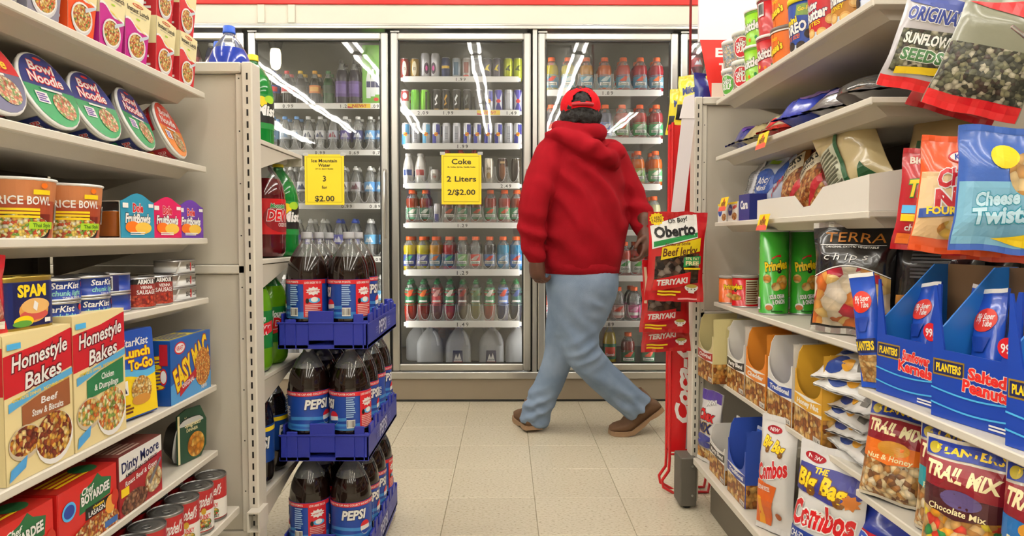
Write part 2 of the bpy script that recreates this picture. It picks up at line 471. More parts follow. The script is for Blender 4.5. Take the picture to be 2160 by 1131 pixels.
# ------------------------------------------------------------------ drinks cooler
doors = [(228, 522), (529, 822), (826, 1120), (1134, 1427), (1431, 1724)]
dn = ['far left', 'left', 'middle', 'right', 'far right']
zb0 = ZY(799, YC); zb1 = ZY(786, YC)
zd0 = ZY(782, YC); zd1 = ZY(70, YC)
Xa, Xb = XY(220, YC), XY(1735, YC)
t = thing('drinks_cooler', 'walk-in drinks cooler with brushed aluminium frame and taupe kick plate along the back wall', 'cooler', ((Xa + Xb) / 2, YC, 0))
ox = (Xa + Xb) / 2
def cp(name, mb, parent=t):
    o = part(name, mb, parent); o.matrix_parent_inverse = Matrix.Translation((-ox, -YC, 0)); return o
cp('kick_plate', MB().box(Xa, Xb, YC, YC + .03, 0.001, zb0 - .001, TAUPE).box(Xa, Xb, YC - .004, YC, .001, .012, DARK))
cp('sill', MB().box(Xa, Xb, YC - .012, YC + .06, zb0, zb1 + .004, ALU, .003))
hz0, hz1 = ZY(63, YC), ZY(52.5, YC)
cp('header', MB().box(Xa, Xb, YC - .02, YC + .06, hz0, hz1, ALU, .003).box(Xa, Xb, YC - .024, YC - .018, (hz0 * .4 + hz1 * .6), hz1 - .006, ALU, .001))
for k in range(4):
    xm0 = XY(doors[k][1], YC); xm1 = XY(doors[k + 1][0], YC)
    m = MB().box(xm0 - .02, xm1 + .02, YC + .022, YC + .06, zb1, hz0, DARK)
    if xm1 - xm0 > .025: m.box(xm0 + .008, xm1 - .003, YC - .006, YC + .022, zb1, hz1, ALU, .002)
    cp('mullion', m)
# cabin behind the doors
INN = M('#7d7a70', .5, .1, bump=.12, bscale=45); INF = M('#4a4740', .6)
zin1 = hz0 - .005
cp('cabin', MB().box(Xa, Xb, YC + .95, YC + .98, zb1, hz1 + .2, INN).box(Xa, Xb, YC + .06, YC + .95, zb1 - .03, zb1 - .005, INF).box(Xa, Xb, YC + .06, YC + .95, hz1 + .16, hz1 + .2, INN).box(Xa - .02, Xa, YC + .06, YC + .95, zb1, hz1 + .2, INN).box(Xb, Xb + .02, YC + .06, YC + .95, zb1, hz1 + .2, INN).box(Xa, Xb, YC + .06, YC + .08, hz0, hz1 + .2, INN))
# vertical lamps behind the mullions, lighting the bottles
LAMP = M('#fffbf2', .4, em=COOLER_E)
lx = [XY(a, YC) for a in (225, 525.5, 824, 1127, 1429)] + [XY(1730, YC)]
for k, x in enumerate(lx):
    lt = thing('cooler_lamp', 'upright white fluorescent tube inside the cooler, %s mullion from the left' % ('first', 'second', 'third', 'fourth', 'fifth', 'sixth')[k], 'light', (x, YC + .08, zb1))
    part('tube', MB().lathe([(.013, .05), (.013, hz0 - zb1 - .05)], LAMP, 8), lt)
    part('socket', MB().box(-.018, .018, -.02, .02, 0, .05, WHITE, .003).box(-.018, .018, -.02, .02, hz0 - zb1 - .05, hz0 - zb1 - .002, WHITE, .003), lt)
GLASS = CLEAR('#f2f6f4', .015, .0, .05)
fw = .04                         # door frame width
for k, (a, b) in enumerate(doors):
    x0, x1 = XY(a, YC) + .002, XY(b, YC) - .002
    d = thing('cooler_door', 'glass cooler door in brushed aluminium frame, %s of the row' % dn[k], 'door', ((x0 + x1) / 2, YC, zd0), 0, 'cooler doors')
    hw = (x1 - x0) / 2; H = zd1 - zd0
    for nm, bx in (('frame_stile', (-hw, -hw + fw, 0, H)), ('frame_stile', (hw - fw, hw, 0, H)), ('frame_rail', (-hw + fw, hw - fw, 0, fw)), ('frame_rail', (-hw + fw, hw - fw, H - fw, H))):
        part(nm, MB().box(bx[0], bx[1], -.012, .018, bx[2], bx[3], ALU, .006), d)
    part('gasket', MB().box(-hw + fw - .001, -hw + fw + .008, -.004, .014, fw, H - fw, BLACK).box(hw - fw - .008, hw - fw + .001, -.004, .014, fw, H - fw, BLACK).box(-hw + fw, hw - fw, -.004, .014, fw - .001, fw + .006, BLACK).box(-hw + fw, hw - fw, -.004, .014, H - fw - .006, H - fw + .001, BLACK), d)
    part('glass_pane', MB().grid(lambda u, v: (-hw + fw + u * 2 * (hw - fw), .004, fw + v * (H - 2 * fw)), 1, 1, GLASS, False), d)
    part('inner_pane', MB().grid(lambda u, v: (-hw + fw + u * 2 * (hw - fw), .014, fw + v * (H - 2 * fw)), 1, 1, GLASS, False), d)
    part('handle', MB().tube([(hw - .02, -.012, H * .40), (hw - .02, -.04, H * .41), (hw - .02, -.042, H * .5), (hw - .02, -.04, H * .59), (hw - .02, -.012, H * .6)], .008, ALU, 8), d)
    part('hinge', MB().box(-hw + .0, -hw + .05, -.006, .012, H + .002, H + .010, STEEL).box(-hw, -hw + .05, -.006, .012, -.010, -.002, STEEL), d)
# yellow price posters taped on the glass
def poster(px0, py0, px1, py1, lines, label):
    Y = YC - .0145
    p0 = onY(px0, py1, Y); p1 = onY(px1, py0, Y); W = p1.x - p0.x; H = p1.z - p0.z
    t = thing('price_poster', label, 'poster', (p0.x + W / 2, YC + .0015, p0.z))
    sheet = part('sheet', MB().box(-W / 2, W / 2, -.001, .0004, 0, H, M('#f2d51e', .55)), t)
    pr = Pr(lambda u, v, o: (u, -.001 - o, v), W, H)
    for a in ((-.9, .05, -.885, .95), (.885, .05, .9, .95), (-.9, .05, .9, .058), (-.9, .942, .9, .95)): pr.rect(*a, M('#8a7a18', .6), 'border')
    for s, v, h, ww in lines: pr.text(s, 0, v, h, M('#2c2710', .6), ww, 1)
    for nm, me in pr.protos(): part(nm, me, sheet)
    part('tape', MB().box(-W / 2 - .008, -W / 2 + .02, -.0016, -.0011, H * .97, H * 1.03, CLEAR('#ffffff', .4)).box(W / 2 - .02, W / 2 + .008, -.0016, -.0011, H * .97, H * 1.03, CLEAR('#ffffff', .4)), t)
poster(642, 325, 724, 432, [('Ice Mountain', .875, .062, 1.3), ('Water', .785, .062, .62), ('24 oz. Sport Bottle', .715, .024, .9), ('3', .52, .105, None), ('for', .35, .06, None), ('$2.00', .125, .105, 1.0)], 'yellow price poster for water, 3 for $2.00, taped on left cooler door')
poster(931, 323, 1015, 431, [('Coke', .84, .1, .98), ('2L Coke, Sprite, Vanilla Coke', .735, .026, 1.4), ('2 Liters', .5, .1, 1.48), ('2/$2.00', .24, .1, 1.4)], 'yellow price poster for 2 Liters, 2/$2.00, taped on middle cooler door')

# ---- cooler shelves with price rails and clear scalloped fronts
RAIL = M('#f3f1ec', .35); RACK = M('#b9b6ae', .4, .4); ACR = CLEAR('#f4f6f6', .13, .05); ACE = CLEAR('#ffffff', .5, .1)
ordn = ['first', 'second', 'third', 'fourth', 'fifth', 'sixth', 'seventh', 'eighth', 'ninth', 'tenth', 'eleventh', 'twelfth']
YR = YC + .125                   # front of the price rails
def cooler_shelf(px0, px1, py0, py1, prices, door, n, scallop=None, tags=()):
    z1 = ZY(py0, YR); z0 = ZY(py1, YR); x0 = XY(px0, YR); x1 = XY(px1, YR); xc = (x0 + x1) / 2; hw = (x1 - x0) / 2; H = z1 - z0
    s = thing('cooler_shelf', 'white wire cooler shelf with price rail, %s from top behind %s door' % (ordn[n], door), 'shelf', (xc, YR, z0), 0, 'cooler shelves')
    rail = part('price_rail', MB().box(-hw, hw, 0, .008, 0, H, RAIL, .002).box(-hw - .012, hw + .012, .008, .016, H * .2, H * .8, RAIL), s)
    dk = MB().box(-hw - .01, hw + .01, .016, .5, H * .55, H * .7, RACK)
    part('deck', dk, s)
    pr = Pr(lambda u, v, o: (u, -o, v), 2 * hw, H)
    for tx, u in prices:
        pr.text(tx, u, .45, .55, M('#4a4844', .6), None, 1, sp=1.5)
    for u in tags:
        pr.rect(u - .2, .12, u + .2, .92, YEL, 'price_tag'); pr.poly([(u - .2, .12), (u - .2, .5), (u - .08, .12)], RED, 'price_tag'); pr.text('NEW!', u, .5, .5, RED, .24, 1, .2)
    for nm, me in pr.protos(): part(nm, me, rail)
    if scallop:
        cw = 2 * hw / scallop; hh = .105
        for k in range(scallop):
            a = -hw + k * cw; pts = [(a, 0), (a + cw, 0), (a + cw, hh)]
            inner = [(a + cw / 2 + (cw / 2 - .006) * cos(q), hh - (hh - .016) * sin(q) ** .8) for q in [pi * j / 12 for j in range(13)]]
            m = MB().prism(pts + inner + [(a, hh)], lambda x, z, tt: (x, tt, z + H * .7), .017, .0195, ACR)
            m.tube([(x, .017, z + H * .7) for x, z in inner], .0013, ACE, 4)
            part('divider', m, s)
    return (x0, x1, z0 + H * .7)
# ------------------------------------------------------------------ drinks
_pc = {}
def LIQ(col): return M(col, .12, trans=.35, coat=.4)
CLR = CLEAR('#e9eef0', .16, .05)
def band(mb, rf, z0, z1, mat, seg, n=3):
    mb.lathe([(rf(z0 + (z1 - z0) * k / n) + .0007, z0 + (z1 - z0) * k / n) for k in range(n + 1)], mat, seg, cap0=False, cap1=False)
def interp(prof):
    def f(z):
        if z is None: return max(p[0] for p in prof)
        for (r0, a), (r1, b) in zip(prof, prof[1:]):
            if a <= z <= b and b > a: return r0 + (r1 - r0) * (z - a) / (b - a)
        return prof[-1][0]
    return f
def bottle(kind, col, cap, lab, lab2=None, txt=None, level=.86, seg=16):
    key = (kind, col, cap, lab, lab2, txt)
    if key in _pc: return _pc[key]
    if kind == 'sport':      # wide-mouth sports drink, pinched below the shoulder
        H = .20; P = [(.026, 0), (.034, .006), (.036, .02), (.036, .09), (.035, .098), (.0335, .106), (.035, .114), (.0362, .13), (.034, .15), (.027, .164), (.020, .172), (.0185, .18)]; cz = (.0205, .178, .2); L = (.028, .096)
    elif kind == 'bigsport':
        H = .205; P = [(.030, 0), (.039, .006), (.041, .02), (.041, .095), (.039, .103), (.0405, .112), (.041, .13), (.036, .155), (.027, .17), (.02, .178), (.019, .184)]; cz = (.021, .182, .205); L = (.026, .1)
    elif kind == 'squeeze':  # hourglass bottle with a sports cap
        H = .25; P = [(.022, 0), (.029, .01), (.033, .04), (.035, .085), (.034, .105), (.029, .125), (.027, .135), (.030, .15), (.034, .165), (.033, .185), (.027, .205), (.019, .218), (.016, .224)]; cz = (.0175, .22, .243); L = (.098, .2)
    elif kind == 'water':
        H = .21; P = [(.024, 0), (.030, .006), (.0315, .02), (.031, .05), (.0315, .06), (.0315, .12), (.031, .128), (.0315, .135), (.028, .155), (.019, .178), (.0125, .19), (.0125, .195)]; cz = (.0145, .19, .207); L = (.075, .125)
    elif kind == 'water_sport':
        H = .24; P = [(.026, 0), (.032, .006), (.033, .02), (.0325, .06), (.033, .07), (.033, .14), (.031, .16), (.022, .188), (.014, .2), (.0135, .206)]; cz = (.0155, .202, .222); L = (.08, .135)
    elif kind == 'cola':
        H = .205; P = [(.024, 0), (.031, .008), (.033, .03), (.031, .055), (.033, .075), (.033, .115), (.031, .13), (.023, .158), (.0145, .178), (.012, .186), (.012, .19)]; cz = (.0145, .186, .203); L = (.072, .117)
    elif kind == 'litre':
        H = .27; P = [(.03, 0), (.038, .008), (.04, .025), (.04, .15), (.038, .165), (.028, .205), (.016, .235), (.0125, .245), (.0125, .25)]; cz = (.0145, .247, .265); L = (.05, .14)
    elif kind == 'milk':     # white aluminium-look bottle
        H = .185; P = [(.024, 0), (.030, .005), (.031, .02), (.031, .1), (.028, .125), (.021, .15), (.0165, .165), (.0165, .17)]; cz = (.0185, .167, .183); L = (.045, .1)
    rf = interp(P)
    clearb = col == 'clear'
    zl = level * P[-1][1] if not clearb else -1
    lm = LIQ(col) if not clearb else CLR
    b = MB().lathe(P, (lambda z: lm if z < zl else CLR) if kind not in ('milk',) else M(col, .3, .3), seg)
    cm = M(cap, .35) if cap != 'clear' else CLR
    c = MB()
    if kind in ('squeeze', 'water_sport'):
        r, a, e = cz; c.lathe([(r, a), (r, a + .012), (r * .75, a + .016), (r * .55, a + .019), (r * .55, e), (r * .62, e + .002), (r * .5, e + .006)], cm, 12)
    else:
        r, a, e = cz; c.lathe([(r, a), (r * 1.02, a + .003), (r, e - .002), (r * .92, e)], cm, 12)
    out = [('bottle', b.mesh('bottle')), ('cap', c.mesh('cap'))]
    if lab:
        l = MB(); band(l, rf, L[0], L[1], M(lab, .4), seg, 4); out.append(('label', l.mesh('label')))
        R = max(p[0] for p in P)
        pr = Pr(cyl(lambda v: R if v is None else rf(v)), 2 * R, 1, du=.006, dv=.012, base=.0012)
        lh = L[1] - L[0]; mid = (L[0] + L[1]) / 2
        if lab2:
            m2 = M(lab2, .4)
            if kind in ('sport', 'bigsport', 'squeeze'):
                pr.poly([(-.7, mid + lh * .05), (.1, mid + lh * .38), (.75, mid + lh * .42), (.2, mid + lh * .02), (-.3, mid + lh * .0)], m2, 'label_mark')
                pr.rect(-.85, mid - lh * .3, .85, mid - lh * .06, WHITE, 'label_mark')
            elif kind in ('water', 'water_sport'):
                pr.poly([(-.75, L[0] + lh * .2), (-.3, mid + lh * .22), (-.1, mid), (.2, mid + lh * .35), (.75, L[0] + lh * .2)], m2, 'label_mark')
            else:
                pr.rect(-.8, mid - lh * .3, .8, mid + lh * .3, m2, 'label_mark')
        if txt:
            pr.text(txt, 0, mid - lh * .18, lh * .17, M('#1b5a34' if kind in ('sport', 'bigsport', 'squeeze') else '#1b2258', .5) if lab2 and kind in ('sport', 'bigsport', 'squeeze') else WHITE, 1.3, 1, .2)
        out += pr.protos()
    _pc[key] = out
    return out
def can(h, r, bodyc, marks=(), top=SILVER, met=.35):
    key = ('can', h, r, bodyc, tuple(str(m) for m in marks))
    if key in _pc: return _pc[key]
    P = [(r * .72, 0), (r * .8, .003), (r, .010), (r, h - .014), (r * .86, h - .004), (r * .88, h)]
    b = MB().lathe(P, M(bodyc, .28, met), 16, cap1=False); tp = MB().lathe([(r * .89, h - .002), (r * .9, h + .0005), (r * .84, h + .0005), (r * .8, h - .004)], top, 16, cap0=False)
    pr = Pr(cyl(r), 2 * r, h, du=.005)
    for mk in marks:
        k = mk[0]
        if k == 'r': pr.rect(mk[1], mk[2], mk[3], mk[4], M(mk[5], .3, .2), 'label_mark')
        if k == 'e': pr.ell(mk[1], mk[2], mk[3], mk[4], M(mk[5], .3, .2), 'label_mark')
        if k == 'p': pr.poly(mk[1], M(mk[2], .3, .2), 'label_mark')
        if k == 't': pr.text(mk[1], mk[2], mk[3], mk[4], M(mk[5], .4), mk[6] if len(mk) > 6 else None, 1, 0, mk[7] if len(mk) > 7 else 0)
    out = [('can', b.mesh('can')), ('top', tp.mesh('top'))] + pr.protos()
    _pc[key] = out; return out
def shorten(what, k, shelf, door, b):
    tail = '%s%s from left, %s shelf, %s door' % (('', 'second row, ', 'third row, ')[b], ordn[k], ordn[shelf], door)
    ws_ = what.split(); return ' '.join(ws_[:max(2, 16 - len(tail.split()))]) + ', ' + tail
def row(items, sh, door, shelf, name, cat, y0=.03, back=1, backdy=.085, desc=None, jitter=.06):
    """items: (pixel column, proto, what); stands them on cooler shelf sh = (x0, x1, z)"""
    Y = YR + y0 + .03
    for k, it in enumerate(items):
        px, pr, what = it[:3]
        x = XY(px, Y)
        for b in range(back + 1):
            lb = shorten(what, k, shelf, door, b)
            place(pr, name if not len(it) > 3 else it[3], lb, cat if not len(it) > 4 else it[4], (x + (random.uniform(-.003, .003) if b else 0), Y + b * backdy, sh[2] + .0005), random.uniform(-jitter, jitter) + (0 if b == 0 else random.uniform(-1, 1)), '%s on %s shelf, %s door' % (cat + 's', ordn[shelf], door))
d2 = lambda zx: 820 + zx / 2.828
d2b = lambda zx: 820 + zx / 2.694
# ---- middle door
RBs = lambda c1, c2: can(.132, .0262, c2, [('p', [(-.95, 0.06), (.0, .06), (.0, .5), (-.95, .5)], c1), ('p', [(0, .5), (.95, .5), (.95, .93), (0, .93)], c1), ('e', 0, .5, .45, .09, '#d8a31c'), ('p', [(-.42, .44), (.42, .52), (.42, .56), (-.42, .48)], '#c8141c')])
s = cooler_shelf(852, 1094, 161, 173, [('1.99', .0)], 'middle', 0)
mk = lambda c, c2, t, tc: can(.12, .0262, c, [('e', 0, .5, .5, .36, c2), ('t', t, 0, .5, .12, tc, .62, pi / 2)])
row([(d2(102), mk('#8c2a26', '#d8d2c8', 'ROCKSTAR', '#7a1a1a'), 'dark red energy can'), (d2(162), mk('#9a7a3a', '#d8ccae', 'ROCKSTAR', '#5a3a12'), 'bronze energy can'),
     (d2(225), can(.15, .0262, '#c9c9cf', [('e', .3, .42, .55, .22, '#3a1a3a'), ('e', .3, .42, .25, .1, '#c23a8a')]), 'tall silver energy can with violet disc'), (d2(283), can(.15, .0262, '#d4d4da', [('e', -.3, .42, .55, .22, '#3a1a3a'), ('e', -.3, .42, .25, .1, '#c23a8a')]), 'tall silver energy can with pink emblem'),
     (d2(345), can(.125, .027, '#1c2a5a', [('r', -.95, .5, .95, .62, '#c9a23a')]), 'navy energy can with gold belt'), (d2(408), can(.122, .0262, '#a9b3bd', [('r', -.55, .2, .55, .8, '#27506a')]), 'silver energy can with blue panel'), (d2(467), can(.122, .0262, '#b9b3b0', [('r', -.55, .3, .55, .8, '#7a2f22'), ('r', -.6, .08, .6, .2, '#c23020')]), 'silver energy can with rust panel'),
     (d2(530), can(.122, .0262, '#6a6c78', [('r', -.5, .3, .5, .7, '#3a3c4a')]), 'grey energy can'), (d2(590), can(.122, .027, '#4a4652', [('p', [(-.6, .45), (-.2, .62), (.5, .72), (.1, .52), (.6, .36), (-.1, .42)], '#c8b426')]), 'dark grey energy can with yellow slash'), (d2(645), can(.122, .027, '#544f5c', [('p', [(-.5, .45), (.1, .66), (.5, .7), (.1, .5), (.5, .38)], '#c8b426')]), 'slate energy can with yellow slash'),
     (d2(712), can(.122, .027, '#b4bc2c', [('p', [(-.6, .45), (-.1, .62), (.6, .68), (.1, .52), (.6, .38)], '#3a4416')]), 'lime energy can with dark slash'), (d2(770), can(.122, .027, '#aab62a', [('p', [(-.6, .45), (-.1, .62), (.6, .68), (.1, .52), (.6, .38)], '#3a4416')]), 'yellow-green energy can with dark slash')], s, 'middle', 0, 'energy_can', 'can', back=1, backdy=.06)
s = cooler_shelf(855, 1096, 231.7, 244, [('2.09', -.68), ('1.99', -.24), ('1.49', .86)], 'middle', 1, tags=(.46,))
blk = lambda c: can(.132, .0262, '#221f20', [('p', [(-.3, .3), (.2, .38), (-.1, .55), (.35, .72), (.1, .8), (-.4, .58), (0, .44), (-.4, .36)], c), ('r', -.5, .12, .5, .17, '#8a6a2a')])
row([(d2(105), can(.132, .0262, '#d8d4d2', [('r', -.98, .5, .98, .93, '#b3202a'), ('e', 0, .72, .5, .14, '#e8e4e0')]), 'red and white energy can'), (d2(163), can(.132, .0262, '#6fc02c', [('r', -.6, .1, -.3, .9, '#3f8a1c')]), 'bright green energy can'), (d2(220), can(.132, .0262, '#74b82c', [('r', .2, .1, .7, .9, '#2e3a1a')]), 'green energy can with black side'),
     (d2(290), blk('#e6e6ea'), 'black energy can with white flourish'), (d2(345), blk('#c9952c'), 'black energy can with amber flourish'), (d2(408), blk('#dfe3e8'), 'black energy can with silver flourish'), (d2(470), blk('#6f7274'), 'black energy can with grey flourish'), (d2(540), can(.132, .0262, '#2c2a2c', [('r', -.3, .2, .3, .8, '#4a4648')]), 'plain black energy can'),
     (d2(600), RBs('#3b3f9a', '#b9bcc8'), 'blue and silver energy can'), (d2(655), can(.132, .0262, '#4a44a2', [('p', [(-.9, .93), (-.1, .5), (-.9, .06)], '#c0c4d0'), ('p', [(.9, .93), (.1, .5), (.9, .06)], '#c0c4d0'), ('e', 0, .5, .5, .08, '#c0202a')]), 'blue hourglass-print energy can'), (d2(715), can(.132, .0262, '#c2c3c9', [('r', -.4, .15, .4, .85, '#a9abb3')]), 'plain silver energy can'), (d2(770), can(.132, .0262, '#4a44a2', [('p', [(-.9, .93), (-.1, .5), (-.9, .06)], '#c8ccd6'), ('p', [(.9, .93), (.1, .5), (.9, .06)], '#c8ccd6'), ('e', 0, .5, .5, .09, '#c0202a')]), 'violet hourglass-print energy can')], s, 'middle', 1, 'energy_can', 'can', back=1, backdy=.06)
s = cooler_shelf(856, 1097, 302, 315, [('1.99', 0)], 'middle', 2)
lt = lambda c: can(.132, .0262, c, [('r', -.4, .2, .4, .85, '#a4a7b0'), ('r', -.3, .3, .3, .34, '#7a7d88'), ('r', -.3, .4, .3, .43, '#7a7d88'), ('r', -.3, .5, .3, .53, '#7a7d88')])
row([(d2(108), RBs('#4c9ccf', '#dfe2e6'), 'light blue and silver energy can'), (d2(165), lt('#c9cbd0'), 'silver energy can with ingredients panel'), (d2(228), RBs('#5aa6d2', '#d2d6dc'), 'pale blue quartered energy can'), (d2(287), RBs('#2a2f92', '#cfd2da'), 'royal blue quartered energy can'), (d2(347), lt('#c4c6cc'), 'silver energy can showing its back panel'), (d2(408), lt('#cfd0d6'), 'bright silver energy can back'),
     (d2(470), RBs('#2a2f92', '#d4d6dc'), 'blue and silver quartered energy can'), (d2(530), RBs('#30359a', '#d4d6dc'), 'blue quartered energy can'), (d2(593), RBs('#343aa0', '#cfd2da'), 'blue quartered can under the glare'), (d2(655), RBs('#2c3092', '#d8dae0'), 'blue quartered can near the right'), (d2(715), lt('#c6c8ce'), 'silver can second from the right'), (d2(770), RBs('#2c3196', '#d8dae0'), 'blue quartered can at the right end')], s, 'middle', 2, 'energy_can', 'can', back=1, backdy=.06)
s = cooler_shelf(855, 1096, 386, 398, [('2.49', .76)], 'middle', 3, scallop=9)
row([(d2(120), bottle('milk', '#d9d8d4', '#c9c8c4', '#e6e4e0', '#2a4f9a'), 'white metal bottle with blue oval', 'drink_bottle', 'bottle'), (d2(192), bottle('milk', '#dcd9d4', '#c9c8c4', '#e6e4e0', '#b3262a'), 'white metal bottle with red oval', 'drink_bottle', 'bottle'), (d2(275), can(.09, .028, '#dedcd8', [('e', 0, .55, .5, .2, '#b8a8a0'), ('t', 'Fuze', 0, .55, .14, '#b3262a', .8)]), 'short white can'),
     (d2(350), bottle('cola', '#3a1410', '#c9202a', '#b3202a', '#e6e0dc'), 'cola bottle with red cap', 'drink_bottle', 'bottle'), (d2(430), bottle('cola', '#2f1210', '#c9202a', '#b3202a'), 'cola bottle behind the poster', 'drink_bottle', 'bottle'), (d2(510), bottle('cola', '#33120f', '#b8202a', '#b3202a'), 'cola bottle right of the poster', 'drink_bottle', 'bottle'),
     (d2(597), can(.155, .0285, '#d6cdbd', [('e', 0, .35, .4, .12, '#a98a5a'), ('t', 'SoBe', 0, .62, .09, '#7a6a4a', .9)]), 'tall cream coffee can'), (d2(678), can(.155, .0285, '#3a241c', [('e', 0, .5, .6, .3, '#7a4a2a'), ('r', -.5, .8, .5, .88, '#c9a878')]), 'tall brown coffee can'), (d2(760), can(.155, .0285, '#4a4238', [('e', 0, .5, .5, .34, '#2a211c'), ('r', .35, .15, .42, .9, '#d8d2c4')]), 'tall dark coffee can')], s, 'middle', 3, 'drink_can', 'can', back=1, backdy=.07)
OC = '#f0601c'
s = cooler_shelf(855, 1096.5, 469.5, 481.5, [('1.29', 0)], 'middle', 4, scallop=9)
g = lambda c, l, l2=None: bottle('sport', c, OC, l, l2, 'Gatorade')
row([(d2b(135), g('#a8441c', '#5aa07a', '#e8e4d8'), 'amber sports drink with green label'), (d2b(210), g('#8f2f18', '#2f5a44', '#c8cfc4'), 'rust sports drink with dark label'), (d2b(275), can(.12, .024, '#c9c9cf', [('r', -.5, .1, .5, .5, '#3a3f8a')]), 'slim silver can among sports drinks', 'energy_can', 'can'), (d2b(345), g('#7a1c18', '#3a2a22', '#d8502a'), 'brown sports drink'), (d2b(420), g('#a05a2a', '#4f9a6a', '#dfe6da'), 'tan sports drink'), (d2b(500), g('#8a3a1c', '#2f6a48', '#d8502a'), 'copper sports drink'),
     (d2b(578), g('#a82a20', '#3f8a5a', '#e8562a'), 'red sports drink with orange bolt'), (d2b(658), g('#a8302a', '#4a9a62', '#e8562a'), 'red sports drink with green label'), (d2b(728), g('#9a3a2a', '#5aa07a', '#d8e0d4'), 'brick sports drink')], s, 'middle', 4, 'sports_drink', 'bottle', back=1)
s = cooler_shelf(855, 1096, 568, 582, [('1.29', 0)], 'middle', 5, scallop=9)
row([(d2b(118), g('#d8c21c', '#3a4f9a', '#5ab07a'), 'yellow sports drink with blue label'), (d2b(193), g('#d6cc1c', '#6a6ab0', '#dadce8'), 'lemon sports drink with lilac label'), (d2b(265), g('#d89a1c', '#5a8aa8', '#d8742a'), 'amber-yellow sports drink'), (d2b(342), g('#b8242a', '#1c4a7a', '#5ab07a'), 'red sports drink with navy label'), (d2b(417), bottle('sport', 'clear', OC, '#7ab06a', '#c8e0b8', 'Gatorade'), 'clear sports drink with green label'), (d2b(493), bottle('sport', 'clear', OC, '#c8302a', '#d8c8c4', 'Gatorade'), 'clear sports drink with red label'),
     (d2b(573), g('#2c2630', '#3f6aa8', '#d8402a'), 'black sports drink with blue label'), (d2b(650), g('#3a9ac2', '#4f9ad0', '#cfe4f0'), 'light blue sports drink'), (d2b(725), g('#2f8ab8', '#4f8ad0', '#d8402a'), 'blue sports drink with red bolt')], s, 'middle', 5, 'sports_drink', 'bottle', back=2)
s = cooler_shelf(855, 1096, 677, 691, [('1.49', 0)], 'middle', 6, scallop=9)
q = lambda c, l, l2: bottle('squeeze', c, '#1f7a44', l, l2)
row([(d2b(120), q('#b8301c', '#1f7a4a', '#e05a2a'), 'red squeeze bottle with green sleeve'), (d2b(195), q('#a81c1c', '#1f7a4a', '#e8702a'), 'crimson squeeze bottle with green sleeve'), (d2b(272), q('#8a5a5a', '#c84a4a', '#e8b0a8'), 'pink squeeze bottle'), (d2b(345), q('#b01c34', '#2f8a5a', '#e8e4d8'), 'cherry squeeze bottle'), (d2b(418), q('#5a4a3a', '#6a3a2a', '#a83a2a'), 'brown squeeze bottle'), (d2b(495), q('#6a6424', '#2f5a34', '#4f7a4a'), 'olive squeeze bottle'), (d2b(573), q('#a8281c', '#1f8a54', '#e8e4d8'), 'tomato-red squeeze bottle'), (d2b(650), q('#2a3f7a', '#6a8ad0', '#d84a3a'), 'blue squeeze bottle'), (d2b(725), q('#1f2f4a', '#1f5a54', '#3a4f8a'), 'dark blue squeeze bottle')], s, 'middle', 6, 'squeeze_bottle', 'bottle', back=1)
# gallon jugs on the cooler floor
def jug(lab):
    key = ('jug', lab)
    if key in _pc: return _pc[key]
    J = M('#c9ccd0', .35, trans=.4)
    b = MB().lathe([(.06, 0), (.072, .006), (.075, .02), (.075, .125), (.072, .145), (.058, .175), (.038, .2), (.022, .218), (.02, .232)], J, 24, sq=5)
    hd = MB().tube([(.03, -.035, .205), (.045, -.06, .19), (.055, -.072, .16), (.06, -.074, .13)], .011, J, 8)
    c = MB().lathe([(.022, .226), (.0225, .245), (.02, .248)], M('#2f3f8a', .4), 14)
    out = [('jug', b.mesh('jug')), ('handle', hd.mesh('handle')), ('cap', c.mesh('cap'))]
    if lab:
        pr = Pr(lambda u, v, o: (u, -.0765 - o, v), .08, .1)
        pr.poly([(-.8, .2), (.8, .2), (.7, 1), (-.7, 1)], M('#2a2f52', .45), 'label'); pr.poly([(-.6, .35), (-.25, .8), (0, .55), (.25, .85), (.6, .35)], WHITE, 'label_mark'); pr.rect(-.75, .22, .75, .34, M('#b03040', .4), 'label_mark'); pr.text('ICE MOUNTAIN', 0, .45, .09, NAVY, 1.0)
        out += pr.protos()
    _pc[key] = out; return out
jz = zb1 - .004
for k, (px, lab, wt) in enumerate(((d2b(232), 0, 'unlabelled water jug with blue cap, left on the middle cooler floor'), (d2b(395), 1, 'water jug with navy mountain label, second on the middle cooler floor'), (d2b(585), 1, 'water jug with navy mountain label, third on the middle cooler floor'), (d2b(735), 2, 'water jug with pale blue label, right on the middle cooler floor'))):
    place(jug(1 if lab == 1 else 0), 'water_jug', wt, 'jug', (XY(px, YR + .13), YR + .13, jz), random.uniform(-.08, .08), 'gallon jugs')
    place(jug(0), 'water_jug', wt.replace('water jug', 'back-row water jug'), 'jug', (XY(px - 22, YR + .30), YR + .31, jz), random.uniform(-.4, .4), 'gallon jugs')
